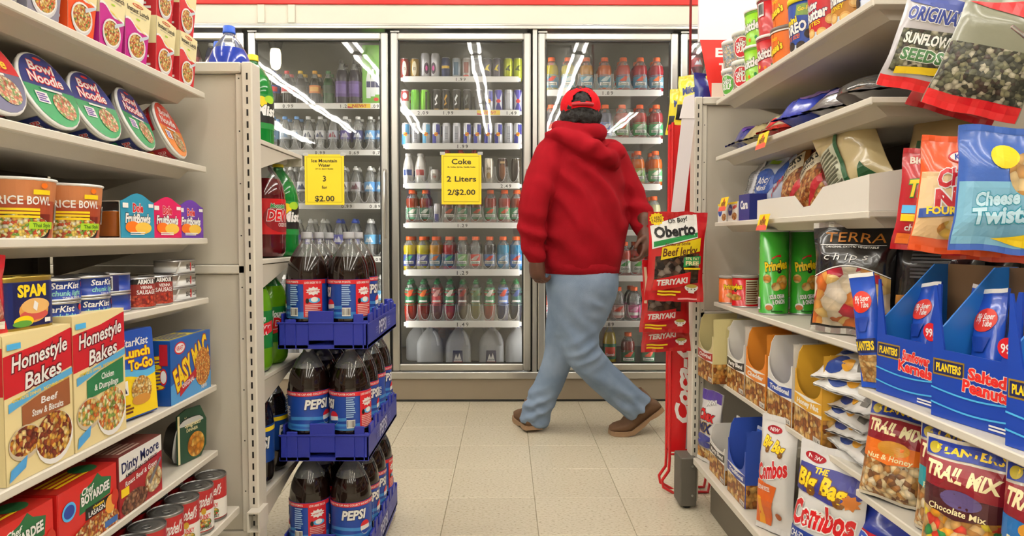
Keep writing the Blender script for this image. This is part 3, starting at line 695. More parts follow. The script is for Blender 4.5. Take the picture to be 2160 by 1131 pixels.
# ---- left door
d1 = lambda zx: 520 + zx / 2.828
d1b = lambda zx: 530 + zx / 2.459
s = cooler_shelf(568, 808, 218, 230, [('0.99', -.64), ('1.29', .36), ('1.09', .86)], 'left', 0, tags=(.6,))
row([(d1(110), bottle('cola', '#1a1412', '#b8202a', '#b3202a'), 'cola bottle with red cap'), (d1(180), bottle('cola', '#161416', '#1c2c6a', '#2a3f8a', '#c8282a'), 'dark cola with red and blue label'), (d1(255), bottle('cola', '#18120f', '#c8202a', '#c9c4c0', '#b8242a'), 'dark cola with red and white label'), (d1(335), bottle('cola', '#1c1716', '#d8b02a', '#26241f'), 'dark cola with yellow cap'), (d1(420), bottle('cola', '#1a1614', '#d89a2a', '#d87a2a', '#e8b05a'), 'dark cola with orange label'), (d1(500), bottle('cola', '#1c5a2a', '#1f6a34', '#2a4a34'), 'green bottle of lemon soda'), (d1(580), bottle('litre', '#2c2440', '#26241f', '#4f2f7a', '#6a4f9a'), 'tall purple-label bottle'), (d1(655), bottle('litre', '#2c2440', '#26241f', '#4f2f7a', '#6a4f9a'), 'second tall purple-label bottle')], s, 'left', 0, 'soda_bottle', 'bottle', back=1)
# green show card
gp = onY(786, 213, YR + .01); W = (808 - 764) / 366; Hh = (213 - 88) / 366
t = thing('show_card', 'green show card with a white bottle picture standing in the left cooler', 'sign', (gp.x, YR + .022, s[2] + .001))
part('card', MB().box(-W / 2, W / 2, 0, .002, 0, Hh, M('#6fae3c', .5)), t)
pr = Pr(lambda u, v, o: (u, -o, v), W, Hh)
for k, u in enumerate((-.42, .0, .42)):
    pr.poly([(u - .2, .12 + .03 * k), (u + .2, .12 + .03 * k), (u + .22, .42), (u + .1, .56), (u + .1, .62), (u - .1, .62), (u - .1, .56), (u - .22, .42)], M('#dfe4e2', .4), 'picture')
    pr.rect(u - .19, .3, u + .19, .4, NAVY, 'picture'); pr.rect(u - .11, .6, u + .11, .64, M('#8a8f92', .4), 'picture')
pr.ell(.3, .1, .24, .03, RED, 'picture')
for nm, me in pr.protos(): part(nm, me, t)
s = cooler_shelf(570, 808, 316.5, 328, [('0.99', -.1), ('0.69', .5), ('0.79', .92)], 'left', 1, scallop=9)
wt_ = lambda cap, l, l2: bottle('water', 'clear', cap, l, l2)
row([(d1(170), wt_('#4f8ac8', '#8ab4d8', '#dfe8f0'), 'clear water bottle with blue cap'), (d1(240), wt_('#5a94d2', '#cfd8e0', '#9ab8d8'), 'clear water with light blue cap and pale label'), (d1(310), wt_('#5a94d2', '#d4dade', '#9ab8d8'), 'clear water with light blue cap'), (d1(378), wt_('#e4e4e2', '#e4e4e6', '#26305a'), 'water with white cap and navy peak label'), (d1(450), wt_('#e4e4e2', '#e2e2e6', '#2a3462'), 'water with white cap and dark peak label'), (d1(525), wt_('#e4e4e2', '#c8ccd6', '#a83a5a'), 'water with pink peak label'), (d1(597), wt_('#e8e8e6', '#5a4aa0', '#cfc8e0'), 'water with violet label'), (d1(672), wt_('#e8e8e6', '#2f3a7a', '#cfd4e8'), 'water with navy label'), (d1(745), wt_('#e8e8e6', '#6aa4d6', '#e4eef6'), 'water with sky blue label'), (d1(805), wt_('#e8e8e6', '#5a94d0', '#dfe8f4'), 'water with mid blue label')], s, 'left', 1, 'water_bottle', 'bottle', back=1)
s = cooler_shelf(570, 808, 429, 441, [('0.99', .36), ('0.89', .86)], 'left', 2, scallop=9)
ws = lambda cap, l, l2: bottle('water_sport', 'clear', cap, l, l2)
row([(d1(200 + 70 * k), ws('#e4e4e2', *('#dfe0e4', '#2a3060') if k % 3 else ('#4f8ac8', '#dfe8f0')), 'sport-cap water bottle %s' % ('with navy peak', 'with white label', 'with blue label', 'behind poster', 'behind poster edge', 'at poster centre', 'beside poster', 'in the gap', 'near the right', 'at far right')[k]) for k in range(5)] + [(d1(585), ws('#e8e8e6', '#dfe0e4', '#2a3060'), 'sport-cap water with white label'), (d1(655), ws('#e8e8e6', '#c8c4cc', '#6a2f4a'), 'sport-cap water with plum peak'), (d1(740), ws('#eeeeec', '#4f96d2', '#dfecf6'), 'sport-cap water with blue label'), (d1(806), ws('#eeeeec', '#5aa0d6', '#dfecf6'), 'sport-cap water with sky label')], s, 'left', 2, 'water_bottle', 'bottle', back=1)
s = cooler_shelf(570, 808, 541, 553, [('1.09', .88)], 'left', 3, scallop=8)
row([(d1b(150), ws('#3a4fb0', '#4f6ac0', '#dfe0f0'), 'blue-cap water at the left'), (d1b(230), ws('#e8e8e6', '#5a4aa8', '#dfe0f0'), 'white-cap water behind cola stack'), (d1b(310), ws('#e8e8e6', '#5a4aa8', '#cfc8e6'), 'water with violet label'), (d1b(375), ws('#e8e8e6', '#4a3f9a', '#cfc8e6'), 'water with indigo label'), (d1b(455), ws('#2f4fb8', '#5a5ab0', '#dfe0f0'), 'blue-cap water bottle'), (d1b(535), ws('#2f4fb8', '#4a4aa8', '#dfe0f0'), 'second blue-cap water bottle'), (d1b(615), ws('#eeeeec', '#6ab0dc', '#e4f0f6'), 'white-cap water with sky label'), (d1b(690), ws('#eeeeec', '#4f96d2', '#dfecf6'), 'white-cap water with blue label')], s, 'left', 3, 'water_bottle', 'bottle', back=1)
s = cooler_shelf(570, 808, 660, 672, [('1.09', .0)], 'left', 4, scallop=8)
row([(600 + 29 * k, ws('#eeeeec', *[('#4f96d2', '#dfecf6'), ('#6ab0dc', '#e4f0f6')][k % 2]), 'water bottle with %s label' % ('blue', 'sky')[k % 2]) for k in range(8)], s, 'left', 4, 'water_bottle', 'bottle', back=0)
for k in range(4):
    place(jug(0), 'water_jug', 'plain water jug, %s from left on the left cooler floor' % ordn[k], 'jug', (XY(600 + 58 * k, YR + .13), YR + .13, jz), 0, 'gallon jugs')
# bulkhead lamp high inside the left door
lp = onY(581, 100, YC + .6)
t = thing('cooler_bulb', 'bulkhead lamp with dark socket high in the left cooler', 'light', (lp.x, YC + .6, lp.z))
part('socket', MB().lathe([(.05, .045), (.042, .02), (.036, -.005), (.03, -.012)], DARK, 16), t)
part('bulb', MB().lathe([(.028, -.012), (.034, -.04), (.034, -.1), (.026, -.13), (.008, -.142)], M('#fff0c8', .4, em=3), 16), t)
# ---- right door
d3 = lambda zx: 1080 + zx / 2.6925
bg = lambda c, l, l2=None: bottle('bigsport', c, OC, l, l2, 'Gatorade')
def fill(sh, shelf, lst, back=1): row([(px, p, w_) for px, p, w_ in lst], sh, 'right', shelf, 'sports_drink', 'bottle', back=back, backdy=.1)
s = cooler_shelf(1154, 1392, 189, 202, [('1.89', .06)], 'right', 0, scallop=7)
fill(s, 0, [(d3(222), bg('#c2b02a', '#4a8aa8', '#d8402a'), 'yellow sports drink with blue label'), (d3(315), bg('#c4b42a', '#6ab0c0', '#d8e4e0'), 'lemon sports drink with aqua label'), (d3(418), bg('#d0902a', '#6aa8c0', '#d8e4e0'), 'amber sports drink with aqua label'), (d3(520), bg('#d8661c', '#4f8aa0', '#cfe0e0'), 'orange sports drink with aqua label'), (d3(625), bg('#c02a24', '#4a92b0', '#d84a2a'), 'red sports drink with aqua label'), (d3(720), bg('#b8202a', '#4a92b0', '#e0562a'), 'scarlet sports drink with aqua label'), (d3(812), bg('#b02030', '#6a9ab0', '#e06a2a'), 'ruby sports drink with aqua label')])
s = cooler_shelf(1154, 1392, 289.6, 303, [], 'right', 1, scallop=7)
fill(s, 1, [(d3(222), bg('#2a2030', '#b03a4a', '#d8402a'), 'black sports drink with red label'), (d3(318), bg('#3a2a4a', '#5a6ab0', '#e8562a'), 'violet sports drink'), (d3(420), bg('#5a5a7a', '#6a8ad0', '#e8562a'), 'grey-blue sports drink'), (d3(525), bg('#6a6f8a', '#6a8ad0', '#dfe4f0'), 'pale blue sports drink'), (d3(620), bg('#b83a24', '#8ab07a', '#e8702a'), 'red-orange sports drink'), (d3(720), bg('#b83030', '#4a9a5a', '#d8e4d4'), 'red sports drink with green label'), (d3(812), bg('#a82a38', '#3fa06a', '#e4ece4'), 'wine-red sports drink with green label')])
s = cooler_shelf(1154, 1392, 388, 401, [], 'right', 2, scallop=7)
fill(s, 2, [(1162 + 37 * k, bg('#e07a1c', '#7ab05a', '#e8e4a8'), 'orange sports drink with green label') for k in range(4)] + [(d3(615), bg('#dc701c', '#7ab05a', '#e8d0a8'), 'orange sports drink beside hoodie'), (d3(710), bg('#e0741c', '#8ac05a', '#dfe8c4'), 'bright orange sports drink'), (d3(810), bg('#de6c18', '#6ab07a', '#e8e4d4'), 'deep orange sports drink')])
s = cooler_shelf(1154, 1392, 484.6, 497, [], 'right', 3, scallop=7)
fill(s, 3, [(1162 + 36 * k, bg(('#c8c49a', '#d4b84a', '#cfcab0')[k % 3], '#c8b07a', '#e8dcb8'), '%s sports drink' % ('pale', 'yellow', 'cloudy')[k % 3]) for k in range(7)])
s = cooler_shelf(1154, 1392, 581.6, 594, [], 'right', 4, scallop=7)
fill(s, 4, [(1160 + 33 * k, bg('#c8281c', '#dfe4da', '#3f9a4a'), 'red sports drink with white label') for k in range(5)] + [(1317, bg('#c8301c', '#e0e4da', '#3f9a4a'), 'red sports drink nearest the walker'), (1346, bg('#cc2a1c', '#e0e4da', '#5ab04a'), 'red sports drink with green mark'), (1380, bg('#c8281c', '#dfe4da', '#3f9a4a'), 'red sports drink by the door frame')], 1)
s = cooler_shelf(1154, 1392, 677.7, 690.6, [('1.89', .1)], 'right', 5, scallop=7)
fill(s, 5, [(1160 + 34 * k, bg('#d85a3a', '#e0c4c4', '#d83a6a'), 'coral sports drink') for k in range(3)] + [(1270, bottle('bigsport', 'clear', OC, '#d83a8a', '#e87ab0'), 'clear sports drink with magenta label'), (1304, bottle('bigsport', 'clear', OC, '#d8a8a0', '#d8402a'), 'clear sports drink with red mark'), (1338, bottle('bigsport', 'clear', OC, '#dc6aa0', '#e8a8c8'), 'clear sports drink with pink label'), (1374, bottle('bigsport', 'clear', OC, '#dc5a98', '#e8a8c8'), 'clear sports drink with rose label')])
for k, (px, c, l2) in enumerate(((1165, '#c8301c', '#d8402a'), (1205, '#c8b02a', '#d8402a'), (1245, '#b8282a', '#d8402a'), (1287, '#c2a81c', '#d8402a'), (1326, '#8a1c22', '#e0482a'), (1368, '#8f1f26', '#e0482a'))):
    pr = bottle('litre' if k == 3 else 'bigsport', c, OC, '#1f6a44', l2, 'Gatorade')
    place(pr, 'sports_drink', '%s sports drink, %s from left on the right cooler floor' % (('red', 'yellow', 'ruby', 'tall lemon', 'dark red', 'wine-red')[k], ordn[k]), 'bottle', (XY(px, YR + .07), YR + .07, jz), 0, 'sports drinks on the cooler floor')
# ---- far right and far left doors: what shows past the sign and the shelf ends
for dname, a, b in (('far right', 1452, 1700), ('far left', 248, 500)):
    for n, (y0, y1) in enumerate(((161, 173), (240, 252), (330, 342), (430, 442))):
        s = cooler_shelf(a, b, y0, y1, [], dname, n, scallop=7)
        if dname == 'far right' or n < 1:
            its = [(a + 14 + 33 * k if dname == 'far right' else b - 14 - 33 * k, bottle('water', '#3a4a8a' if (k + n) % 2 else '#7a3a4a', '#e8e8e6', '#5a4aa0' if k % 2 else '#b03a4a', '#dfe0f0'), '%s bottle' % ('plum-label', 'blue-label')[(k + n) % 2]) for k in range(3)]
            row(its, s, dname, n, 'drink_bottle', 'bottle', back=0)
# ------------------------------------------------------------------ gondola shelving
def shelf(xf, depth, y0, y1, z, side, label, group):
    """steel shelf; front edge at x = xf, body runs depth towards side (-1 left, +1 right); z is the top"""
    t = thing('gondola_shelf', label, 'shelf', (xf, (y0 + y1) / 2, z - .013), 0, group)
    L = (y1 - y0) / 2
    def bx(m, a, b, c, d, e, f, mat, bev=0):
        xs = sorted((a * side, b * side)); m.box(xs[0], xs[1], c, d, e, f, mat, bev); return m
    part('deck', bx(MB(), .003, depth, -L, L, .002, .013, BEIGE, .001), t)
    part('front_lip', bx(MB(), 0, .006, -L, L, -.001, .0135, BEIGE, .002), t)
    pan = MB()
    P = [(.028, .002), (.05, -.018), (depth - .05, -.018), (depth - .03, .002)]
    pan.prism(P, lambda x, zz, yy: (x * side, yy, zz), -L + .03, L - .03, BEIGE2)
    part('underside_pan', pan, t)
    for y in (-L + .006, L - .006):
        part('bracket', MB().prism([(.1, -.001), (.16, -.02), (depth - .01, -.075), (depth, -.075), (depth, .0)], lambda x, zz, yy: (x * side, yy, zz), y - .0025, y + .0025, BEIGE2), t)
    return t
XL = [-.705, -.705, -.705, -.705, -.69, -.69]
ZL = [1.26, 1.088, .92, .78, .572, .414]
LY0, LY1 = .38, 1.62
on6 = ['top', 'second', 'third', 'fourth', 'fifth', 'sixth']
for k in range(6): shelf(XL[k], XL[k] + 1.065, LY0, LY1, ZL[k], -1, 'beige steel gondola shelf on the left, %s from top' % on6[k], 'left gondola shelves')
ZB = .274
t = thing('base_deck', 'beige base deck under the left gondola, carrying the soup cans', 'shelf', (-.645, 1.0, 0))
part('deck', MB().box(-.42, 0, -.62, .63, ZB - .02, ZB, BEIGE, .002), t)
part('kick_plate', MB().box(-.05, -.04, -.62, .6, .001, ZB - .021, DKGREY), t)
t = thing('gondola_spine', 'beige back panel and posts of the left gondola', 'shelving', (-1.075, 1.0, 0))
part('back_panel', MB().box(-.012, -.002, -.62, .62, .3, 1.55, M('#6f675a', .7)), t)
for y in (-.6, .56): part('post', MB().box(-.012, .012, y, y + .035, 0, 1.6, M('#7d7466', .5), .002), t)

def slots(m, x, y, z0, z1, pitch=.0284, w=.0042, h=.0155):
    z = z0
    while z < z1: m.box(x - w / 2, x + w / 2, y - .0006, y + .0, z, z + h, BLACK); z += pitch
    return m
def endcap(xin, xout, yf, ztop, side, label, zseam):
    """back of an end display, facing the camera; xin is the aisle-side edge"""
    t = thing('display_panel', label, 'shelving', (0, yf, 0))
    xa, xb = sorted((xin, xin - side * .026))
    part('upright', MB().box(min(xin, xin + side * .026), max(xin, xin + side * .026), 0, .055, .02, ztop, BEIGE, .003), t)
    part('slot_row', slots(MB(), xin + side * .012, 0, .16, ztop - .03), t)
    xi = xin + side * .028
    lo, hi = sorted((xi, xout))
    part('panel', MB().box(lo, hi, .022, .034, .2, zseam - .012, BEIGE2, .001), t)
    part('panel', MB().box(lo, hi, .022, .034, zseam + .012, ztop - .026, BEIGE2, .001), t)
    part('seam_rail', MB().box(lo, hi, .012, .034, zseam - .011, zseam + .011, BEIGE, .003), t)
    part('top_rail', MB().box(lo, hi, .002, .05, ztop - .025, ztop, BEIGE, .003), t)
    part('bottom_rail', MB().box(lo, hi, .012, .034, .16, .199, BEIGE, .003), t)
    e = MB().box(*sorted((xi, xi + side * .016)), .012, .022, .2, ztop - .026, BEIGE, .001)
    for k in range(9): e.box(xi + side * .008 - .0015, xi + side * .008 + .0015, .0112, .012, .3 + k * .125, .303 + k * .125, BLACK)
    part('edge_strip', e, t)
    return t
ZLT = ZY(132, 1.645)
e = endcap(XY(537, 1.64), -1.58, 1.64, ZLT, -1, 'beige back panel with slotted upright of the left end display', .845)
part('base_tube', MB().box(-.03, .0, 0, .06, 0, .004, BEIGE).box(-.03, 0, 0, .06, .044, .048, BEIGE).box(-.03, -.026, 0, .06, .004, .044, BEIGE).box(-.004, 0, 0, .06, .004, .044, BEIGE), e).location = (XY(541, 1.62), -.03, ZY(1118, 1.62))
ZRT = ZY(203, 2.30)
e2 = endcap(XY(1463, 2.30), 1.62, 2.30, ZRT, 1, 'beige back panel with slotted upright of the right end display', .66)
xf0 = XY(1441, 2.27)
part('foot', MB().box(xf0, xf0 + .055, -.03, .06, .012, ZY(966, 2.28), DKGREY, .003).lathe([(.012, 0), (.016, .003), (.016, .008), (.006, .012)], BLACK, 10, c=(xf0 + .028, .0, 0)), e2)
for zz in (.05, .15): part('bolt', MB().lathe([(.004, 0), (.004, .003)], STEEL, 8), e2).matrix_basis = Matrix.Translation((xf0 + .04, -.0295, zz)) @ Matrix.Rotation(pi / 2, 4, 'X')
# end display shelves, left (they face the cooler)
ES = [1.165, .867, .575, .28]
for k, z in enumerate(ES):
    t = thing('endcap_shelf', 'beige end display shelf for large soda bottles, %s from top' % on6[k], 'shelf', (-1.08, 1.70, z - .013), 0, 'left end display shelves')
    part('deck', MB().box(-.474, .474, 0, .345, .002, .013, BEIGE, .001), t)
    part('front_lip', MB().box(-.474, .474, .342, .347, -.02, .0135, BEIGE, .001), t)
    part('underside_pan', MB().box(-.44, .44, .03, .32, -.018, .002, BEIGE2, .006), t)
    part('bracket', MB().prism([(0, .0), (0, -.06), (.2, -.015), (.3, 0)], lambda y, zz, x: (x, y, zz), .466, .471, BEIGE2), t)
# right gondola, far section
XR = .6875
ZR = [1.37, 1.187, .972, .71, .46]
RY0, RY1 = 1.295, 2.25
for k in range(5): shelf(XR, .36, RY0, RY1, ZR[k], 1, 'beige steel gondola shelf on the right, %s from top' % on6[k], 'right gondola shelves')
t = thing('base_deck', 'beige base deck of the right gondola carrying snack bags', 'shelf', (.625, 1.78, 0))
part('deck', MB().box(0, .42, -.485, .47, .165, .187, BEIGE, .002), t)
part('kick_plate', MB().box(.06, .07, -.485, .47, .001, .164, M('#6f6759', .6)), t)
# near section, two low shelves under hanging bags
for k, z in enumerate((.637, .44)): shelf(.67, .38, .33, 1.285, z, 1, 'beige steel shelf of the near right section, %s' % ('upper, with blue cartons', 'lower, with trail mix bags')[k], 'near right shelves')
t = thing('gondola_spine', 'beige back panel and posts of the right gondola', 'shelving', (1.065, 1.3, 0))
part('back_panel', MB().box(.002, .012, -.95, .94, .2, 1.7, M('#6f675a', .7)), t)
for y in (-.9, -.02, .9): part('post', MB().box(-.012, .012, y, y + .035, 0, 1.75, M('#7d7466', .5), .002), t)

# ------------------------------------------------------------------ package builders
def sst(x): x = max(0, min(1, x)); return x * x * (3 - 2 * x)
def carton(w, h, d, body, front=None, left=None, right=None, top=None, bev=.0015):
    out = [('carton', MB().box(-w / 2, w / 2, -d / 2, d / 2, 0, h, body, bev).mesh('carton'))]
    jobs = ((front, pl_front(d), w, h), (left, pl_left(w), d, h), (right, pl_right(w), d, h), (top, pl_top(h), w, d))
    acc = {}
    for fn, fm, a, b in jobs:
        if not fn: continue
        pr = Pr(fm, a, b); fn(pr)
        for pn, mb in pr.parts.items():
            if pn in acc:
                for f, mi, sm in zip(mb.f, mb.m, mb.sm): acc[pn].add([mb.v[i] for i in f], [tuple(range(len(f)))], mb.mats[mi])
            else: acc[pn] = mb
    return out + [(k, mb.mesh(k)) for k, mb in acc.items()]
def tin(r, h, labmat, art=None, lid=SILVER, ring=True, seg=28, z0=.006, z1=.006, sx=1, sy=1, sq=0):
    b = MB().lathe([(r * .98, 0), (r * 1.015, .001), (r * 1.015, .004), (r, z0), (r, h - z1), (r * 1.015, h - .004), (r * 1.015, h - .001), (r * .99, h), (r * .96, h - .0005), (r * .955, h - .003)], lambda z: labmat if z0 * .9 < z < h - z1 * .9 else lid, seg, sx=sx, sy=sy, sq=sq)
    out = [('tin', b.mesh('tin'))]
    l = MB().lathe([(r * .95, h - .0032), (r * .95, h - .0025), (r * .6, h - .0025), (r * .58, h - .0032), (r * .1, h - .003)], lid, seg, sx=sx, sy=sy, sq=sq, cap0=False)
    if ring: l.tube([(r * .25 * cos(a), r * .25 * sin(a) - r * .25, h - .0012) for a in [2 * pi * k / 12 for k in range(13)]], .0008, lid, 5)
    out.append(('lid', l.mesh('lid')))
    if art:
        if sq:
            def fm(u, v, o):
                a = u / r - pi / 2; ca, sa = cos(a), sin(a); q_ = (abs(ca) ** sq + abs(sa) ** sq) ** (-1 / sq)
                return ((r * ca * q_) * sx + o * ca, (r * sa * q_) * sy + o * sa, v)
            pr = Pr(fm, 2 * r, h, du=.004, dv=0, base=.0006)
        else: pr = Pr(cyl(r), 2 * r, h, du=.005)
        art(pr); out += pr.protos()
    return out
def cup(rt, rb, h, mat, art=None, rim=WHITE, seg=28, lid=None, lidh=.006):
    rf = lambda v: rt if v is None else rb + (rt - rb) * max(0, min(1, v / h))
    b = MB().lathe([(rb * .9, .003), (rb, 0), (rb, .002), (rt, h - .004)], mat, seg)
    out = [('cup', b.mesh('cup'))]
    if lid: l = MB().lathe([(rt + .0015, h - lidh), (rt + .002, h - .001), (rt + .001, h), (rt - .004, h), (rt - .005, h - .002)], lid, seg)
    else: l = MB().lathe([(rt, h - .005), (rt + .0022, h - .003), (rt + .0022, h - .001), (rt, h), (rt - .002, h - .001)], rim, seg)
    out.append(('lid', l.mesh('lid')))
    if art:
        pr = Pr(cyl(rf), 2 * rt, h, du=.006, base=.0006); art(pr); out += pr.protos()
    return out
def bag(w, h, dep, mat, art=None, seed=0, seal=.05, back=None, nu=14, nv=18, gusset=False, crinkle=1.0, sealmat=None):
    def shape(u, v):
        s = v / h; t = 2 * u / w
        lo = sst((s - (0 if gusset else seal)) / (.1 if gusset else .24)) if not gusset else .35 + .65 * sst(s / .15)
        pv = lo * sst((1 - seal - s) / .3)
        pu = max(0., 1 - abs(t) ** 2.6) ** .6
        n = noise.noise(Vector((u * 22 + seed * 3.1, v * 22, seed * 7.7))) + .5 * noise.noise(Vector((u * 55 + seed, v * 45, seed)))
        D = dep / 2 * pv * pu * (1 + .22 * crinkle * n) + .0008 + .0022 * crinkle * (1 - pv) * (.5 + .5 * sin(u * 190 + seed))
        return D, pv
    def fm(u, v, o, sg=1):
        D, pv = shape(u, v)
        k = 1 - .07 * pv
        wob = .012 * h * noise.noise(Vector((seed * 1.7, v * 9, 3))) * .6
        return (u * k + wob * .3, -sg * (D + o) + wob, v + .006 * (1 - pv) * noise.noise(Vector((u * 20, seed, v * 3))))
    b = MB(); sm_ = sealmat or mat
    b.grid(lambda a, c: fm((a - .5) * w, c * h, 0), nu, nv, mat)
    b.grid(lambda a, c: fm((.5 - a) * w, c * h, 0, -1), nu, nv, back or mat)
    for u_ in (-w / 2, w / 2): b.add([fm(u_, j * h / nv, 0, sg) for sg in (1, -1) for j in range(nv + 1)], [(j, j + 1, nv + 2 + j, nv + 1 + j) for j in range(nv)], mat, True)
    out = [('bag', b.mesh('bag'))]
    sp = Pr(fm, w, h, du=w / nu, dv=h / nv, base=.0006)
    sp.rect(-1, 1 - seal, 1, 1, sm_, 'top_seal')
    if not gusset: sp.rect(-1, 0, 1, seal, sm_, 'bottom_seal')
    out += sp.protos()
    if art:
        pr = Pr(fm, w, h, du=w / nu, dv=h / nv, base=.0012, step=.0002); art(pr); out += pr.protos()
    return out
FOIL = M('#c9c7c8', .22, .85, bump=.25, bscale=40)
def PLASTIC(c): return M(c, .22, coat=.5, bump=.12, bscale=35)
def LEFT(proto, name, label, cat, k, y, d, rz=0, zoff=0, xo=.006, group=None, rot=None, z=None, tilt=0):
    xf = (XL[k] if k < 6 else -.645); zz = (ZL[k] if k < 6 else ZB) if z is None else z
    return place(proto, name, label, cat, (xf - d / 2 - xo, y, zz + .0006 + zoff), pi / 2 + rz, group, rot)
def RIGHT(proto, name, label, cat, k, y, d, rz=0, zoff=0, xo=.006, group=None, rot=None, xf=None, z=None):
    xf = (XR if k < 5 else .625) if xf is None else xf; zz = (ZR[k] if k < 5 else .187) if z is None else z
    return place(proto, name, label, cat, (xf + d / 2 + xo, y, zz + .0006 + zoff), -pi / 2 + rz, group, rot)

# ------------------------------------------------------------------ two-litre soda bottles
def big_bottle(liq, cap, labm, art, H=.298, green=False, lz=(.068, .172), level=.232):
    k = H / .298
    P = [(.030, 0), (.046, .004), (.0525, .016), (.0545, .03), (.0545, .175), (.0535, .19), (.049, .212), (.041, .232), (.031, .250), (.021, .264), (.0145, .272), (.0135, .278), (.0135, .284)]
    P = [(r, z * k) for r, z in P]
    rf = interp(P)
    lm = M(liq, .07, trans=.12, coat=.5) if not green else M(liq, .08, trans=.45, coat=.5)
    cl = CLEAR('#e8ece8' if not green else '#2f9a4a', .14 if not green else .4, .05)
    P2 = []
    for (r0, a), (r1, b) in zip(P, P[1:]):
        P2.append((r0, a))
        if a < level * k < b: P2.append((rf(level * k), level * k))
    P2.append(P[-1])
    b = MB().lathe(P2, lambda z: lm if z < level * k else cl, 32)
    b.lathe([(rf(level * k) - .001, level * k - .0005), (.001, level * k)], lm, 24, cap0=False)
    c = MB().lathe([(.0152, .279 * k), (.0155, .281 * k), (.0155, .284 * k), (.0148, .285 * k), (.0148, .2965 * k), (.0135, .298 * k)], M(cap, .4), 20)
    out = [('bottle', b.mesh('bottle')), ('cap', c.mesh('cap'))]
    l = MB().lathe([(.0552, lz[0] * k), (.0552, lz[1] * k)], labm, 32, cap0=False, cap1=False)
    out.append(('label', l.mesh('label')))
    pr = Pr(cyl(.0555), .11, lz[1] * k, du=.006, base=.0003); art(pr); out += pr.protos()
    return out
PB = M('#1f49a8', .3); PB2 = M('#3f8ad0', .35); PRD = M('#d8222c', .35)
def pepsi_art(p):
    p.rect(-pi * .98, .4, pi * .98, .5, PB2, 'label_wave'); p.wave(-1.3, 1.3, .55, .6, .015, PB2, 0, 10, 'label_wave'); p.wave(-1.3, 1.3, .42, .46, .01, M('#2a62bd', .35), 1, 10, 'label_wave')
    p.rect(-pi * .99, .93, pi * .99, .995, PRD, 'label_band')
    p.text('LOOK UNDER THE CAP AND COLLECT INSTANT PLAYER POINTS', 0, .962, .03, WHITE, 3.4, 1)
    p.text('PEPSI', .05, .8, .135, WHITE, 1.15, 2, .15, o=NAVY)
    p.ell(.62, .58, .26, .11, WHITE, 'label_globe'); p.ell(.62, .6, .26, .09, PRD, 'label_globe', a0=.2, a1=pi - .05); p.ell(.62, .565, .25, .085, PB, 'label_globe', a0=pi + .35, a1=2 * pi - .1)
    # side panel with the red sticker
    for s0 in (1,):
        p.rect(1.95, .42, 2.85, .985, PRD, 'label_panel'); p.text('LOOK UNDER THE CAP', 2.4, .95, .032, WHITE, .8, 1)
        p.star(2.4, .82, .36, .07, WHITE, 10, .72, 'label_panel'); p.text('INSTANT WIN', 2.4, .82, .026, RED, .48, 1, 0, .1)
        p.ell(2.45, .68, .28, .045, SKY, 'label_panel'); p.ell(2.45, .69, .17, .04, WHITE, 'label_panel'); p.ell(2.12, .67, .08, .04, BLACK, 'label_panel')
        p.smallprint(2.02, 2.78, .43, .62, 7, M('#f0b0a8', .5))
    p.smallprint(1.3, 1.72, .6, .93, 10, M('#9fc0e6', .5)); p.barcode(1.32, .44, 1.7, .57); p.text('PEPSI', -1.35, .7, .06, WHITE, .45, 1, 0, pi / 2)
    p.smallprint(-2.6, -2.0, .62, .9, 8, M('#9fc0e6', .5))
PEPSI = big_bottle('#1d0f0b', '#9d9da0', PB, pepsi_art)
# blue stacking trays, eight bottles each
TRAY = M('#2733a0', .42, bump=.04, bscale=160)
def tray_mesh():
    w, L, h = .236, .462, .088
    fm_ = MB()
    fm_.box(-w / 2, w / 2, 0, L, .0, .010, TRAY)
    def wall(axis, pos, a, b, prof, th=.006):
        # prof: (t0, t1, zlow, zhigh) pieces along the wall
        for t0, t1, zl, zh in prof:
            u0 = a + (b - a) * t0; u1 = a + (b - a) * t1
            if axis == 'x': fm_.box(u0, u1, min(pos, pos + th), max(pos, pos + th), zl, zh, TRAY, .0015)
            else: fm_.box(min(pos, pos + th), max(pos, pos + th), u0, u1, zl, zh, TRAY, .0015)
    fp = [(0, .08, 0, .07), (.08, .2, 0, .078), (.2, .34, 0, .066), (.34, .62, .022, .1), (.62, .84, 0, .07), (.84, .95, 0, .092), (.95, 1, 0, .075)]
    wall('x', 0, -w / 2, w / 2, fp); wall('x', L - .006, -w / 2, w / 2, fp)
    sp_ = [(0, 1, 0, .066)] + [(.06 + .25 * k, .16 + .25 * k, .066, .09) for k in range(4)] + [(.19 + .25 * k, .26 + .25 * k, .066, .1) for k in range(3)]
    wall('y', -w / 2, 0, L, sp_); wall('y', w / 2 - .006, 0, L, sp_)
    fm_.box(-w / 2 - .002, w / 2 + .002, -.002, .002, .066, .071, TRAY, .001)
    return fm_.mesh('tray')
tm = tray_mesh()
TX, TY = -.601 + .118, 1.79
tl = ['bottom', 'middle', 'top']
st = thing('tray_stand', 'low blue plastic stand under the cola tray stack', 'stand', (TX, TY, 0)); part('board', MB().box(-.115, .115, .004, .458, .012, .03, TRAY, .003), st)
for q_ in ((-.1, .03), (.08, .03), (-.1, .42), (.08, .42)): part('foot', MB().box(q_[0], q_[0] + .02, q_[1], q_[1] + .02, .0, .012, TRAY), st)
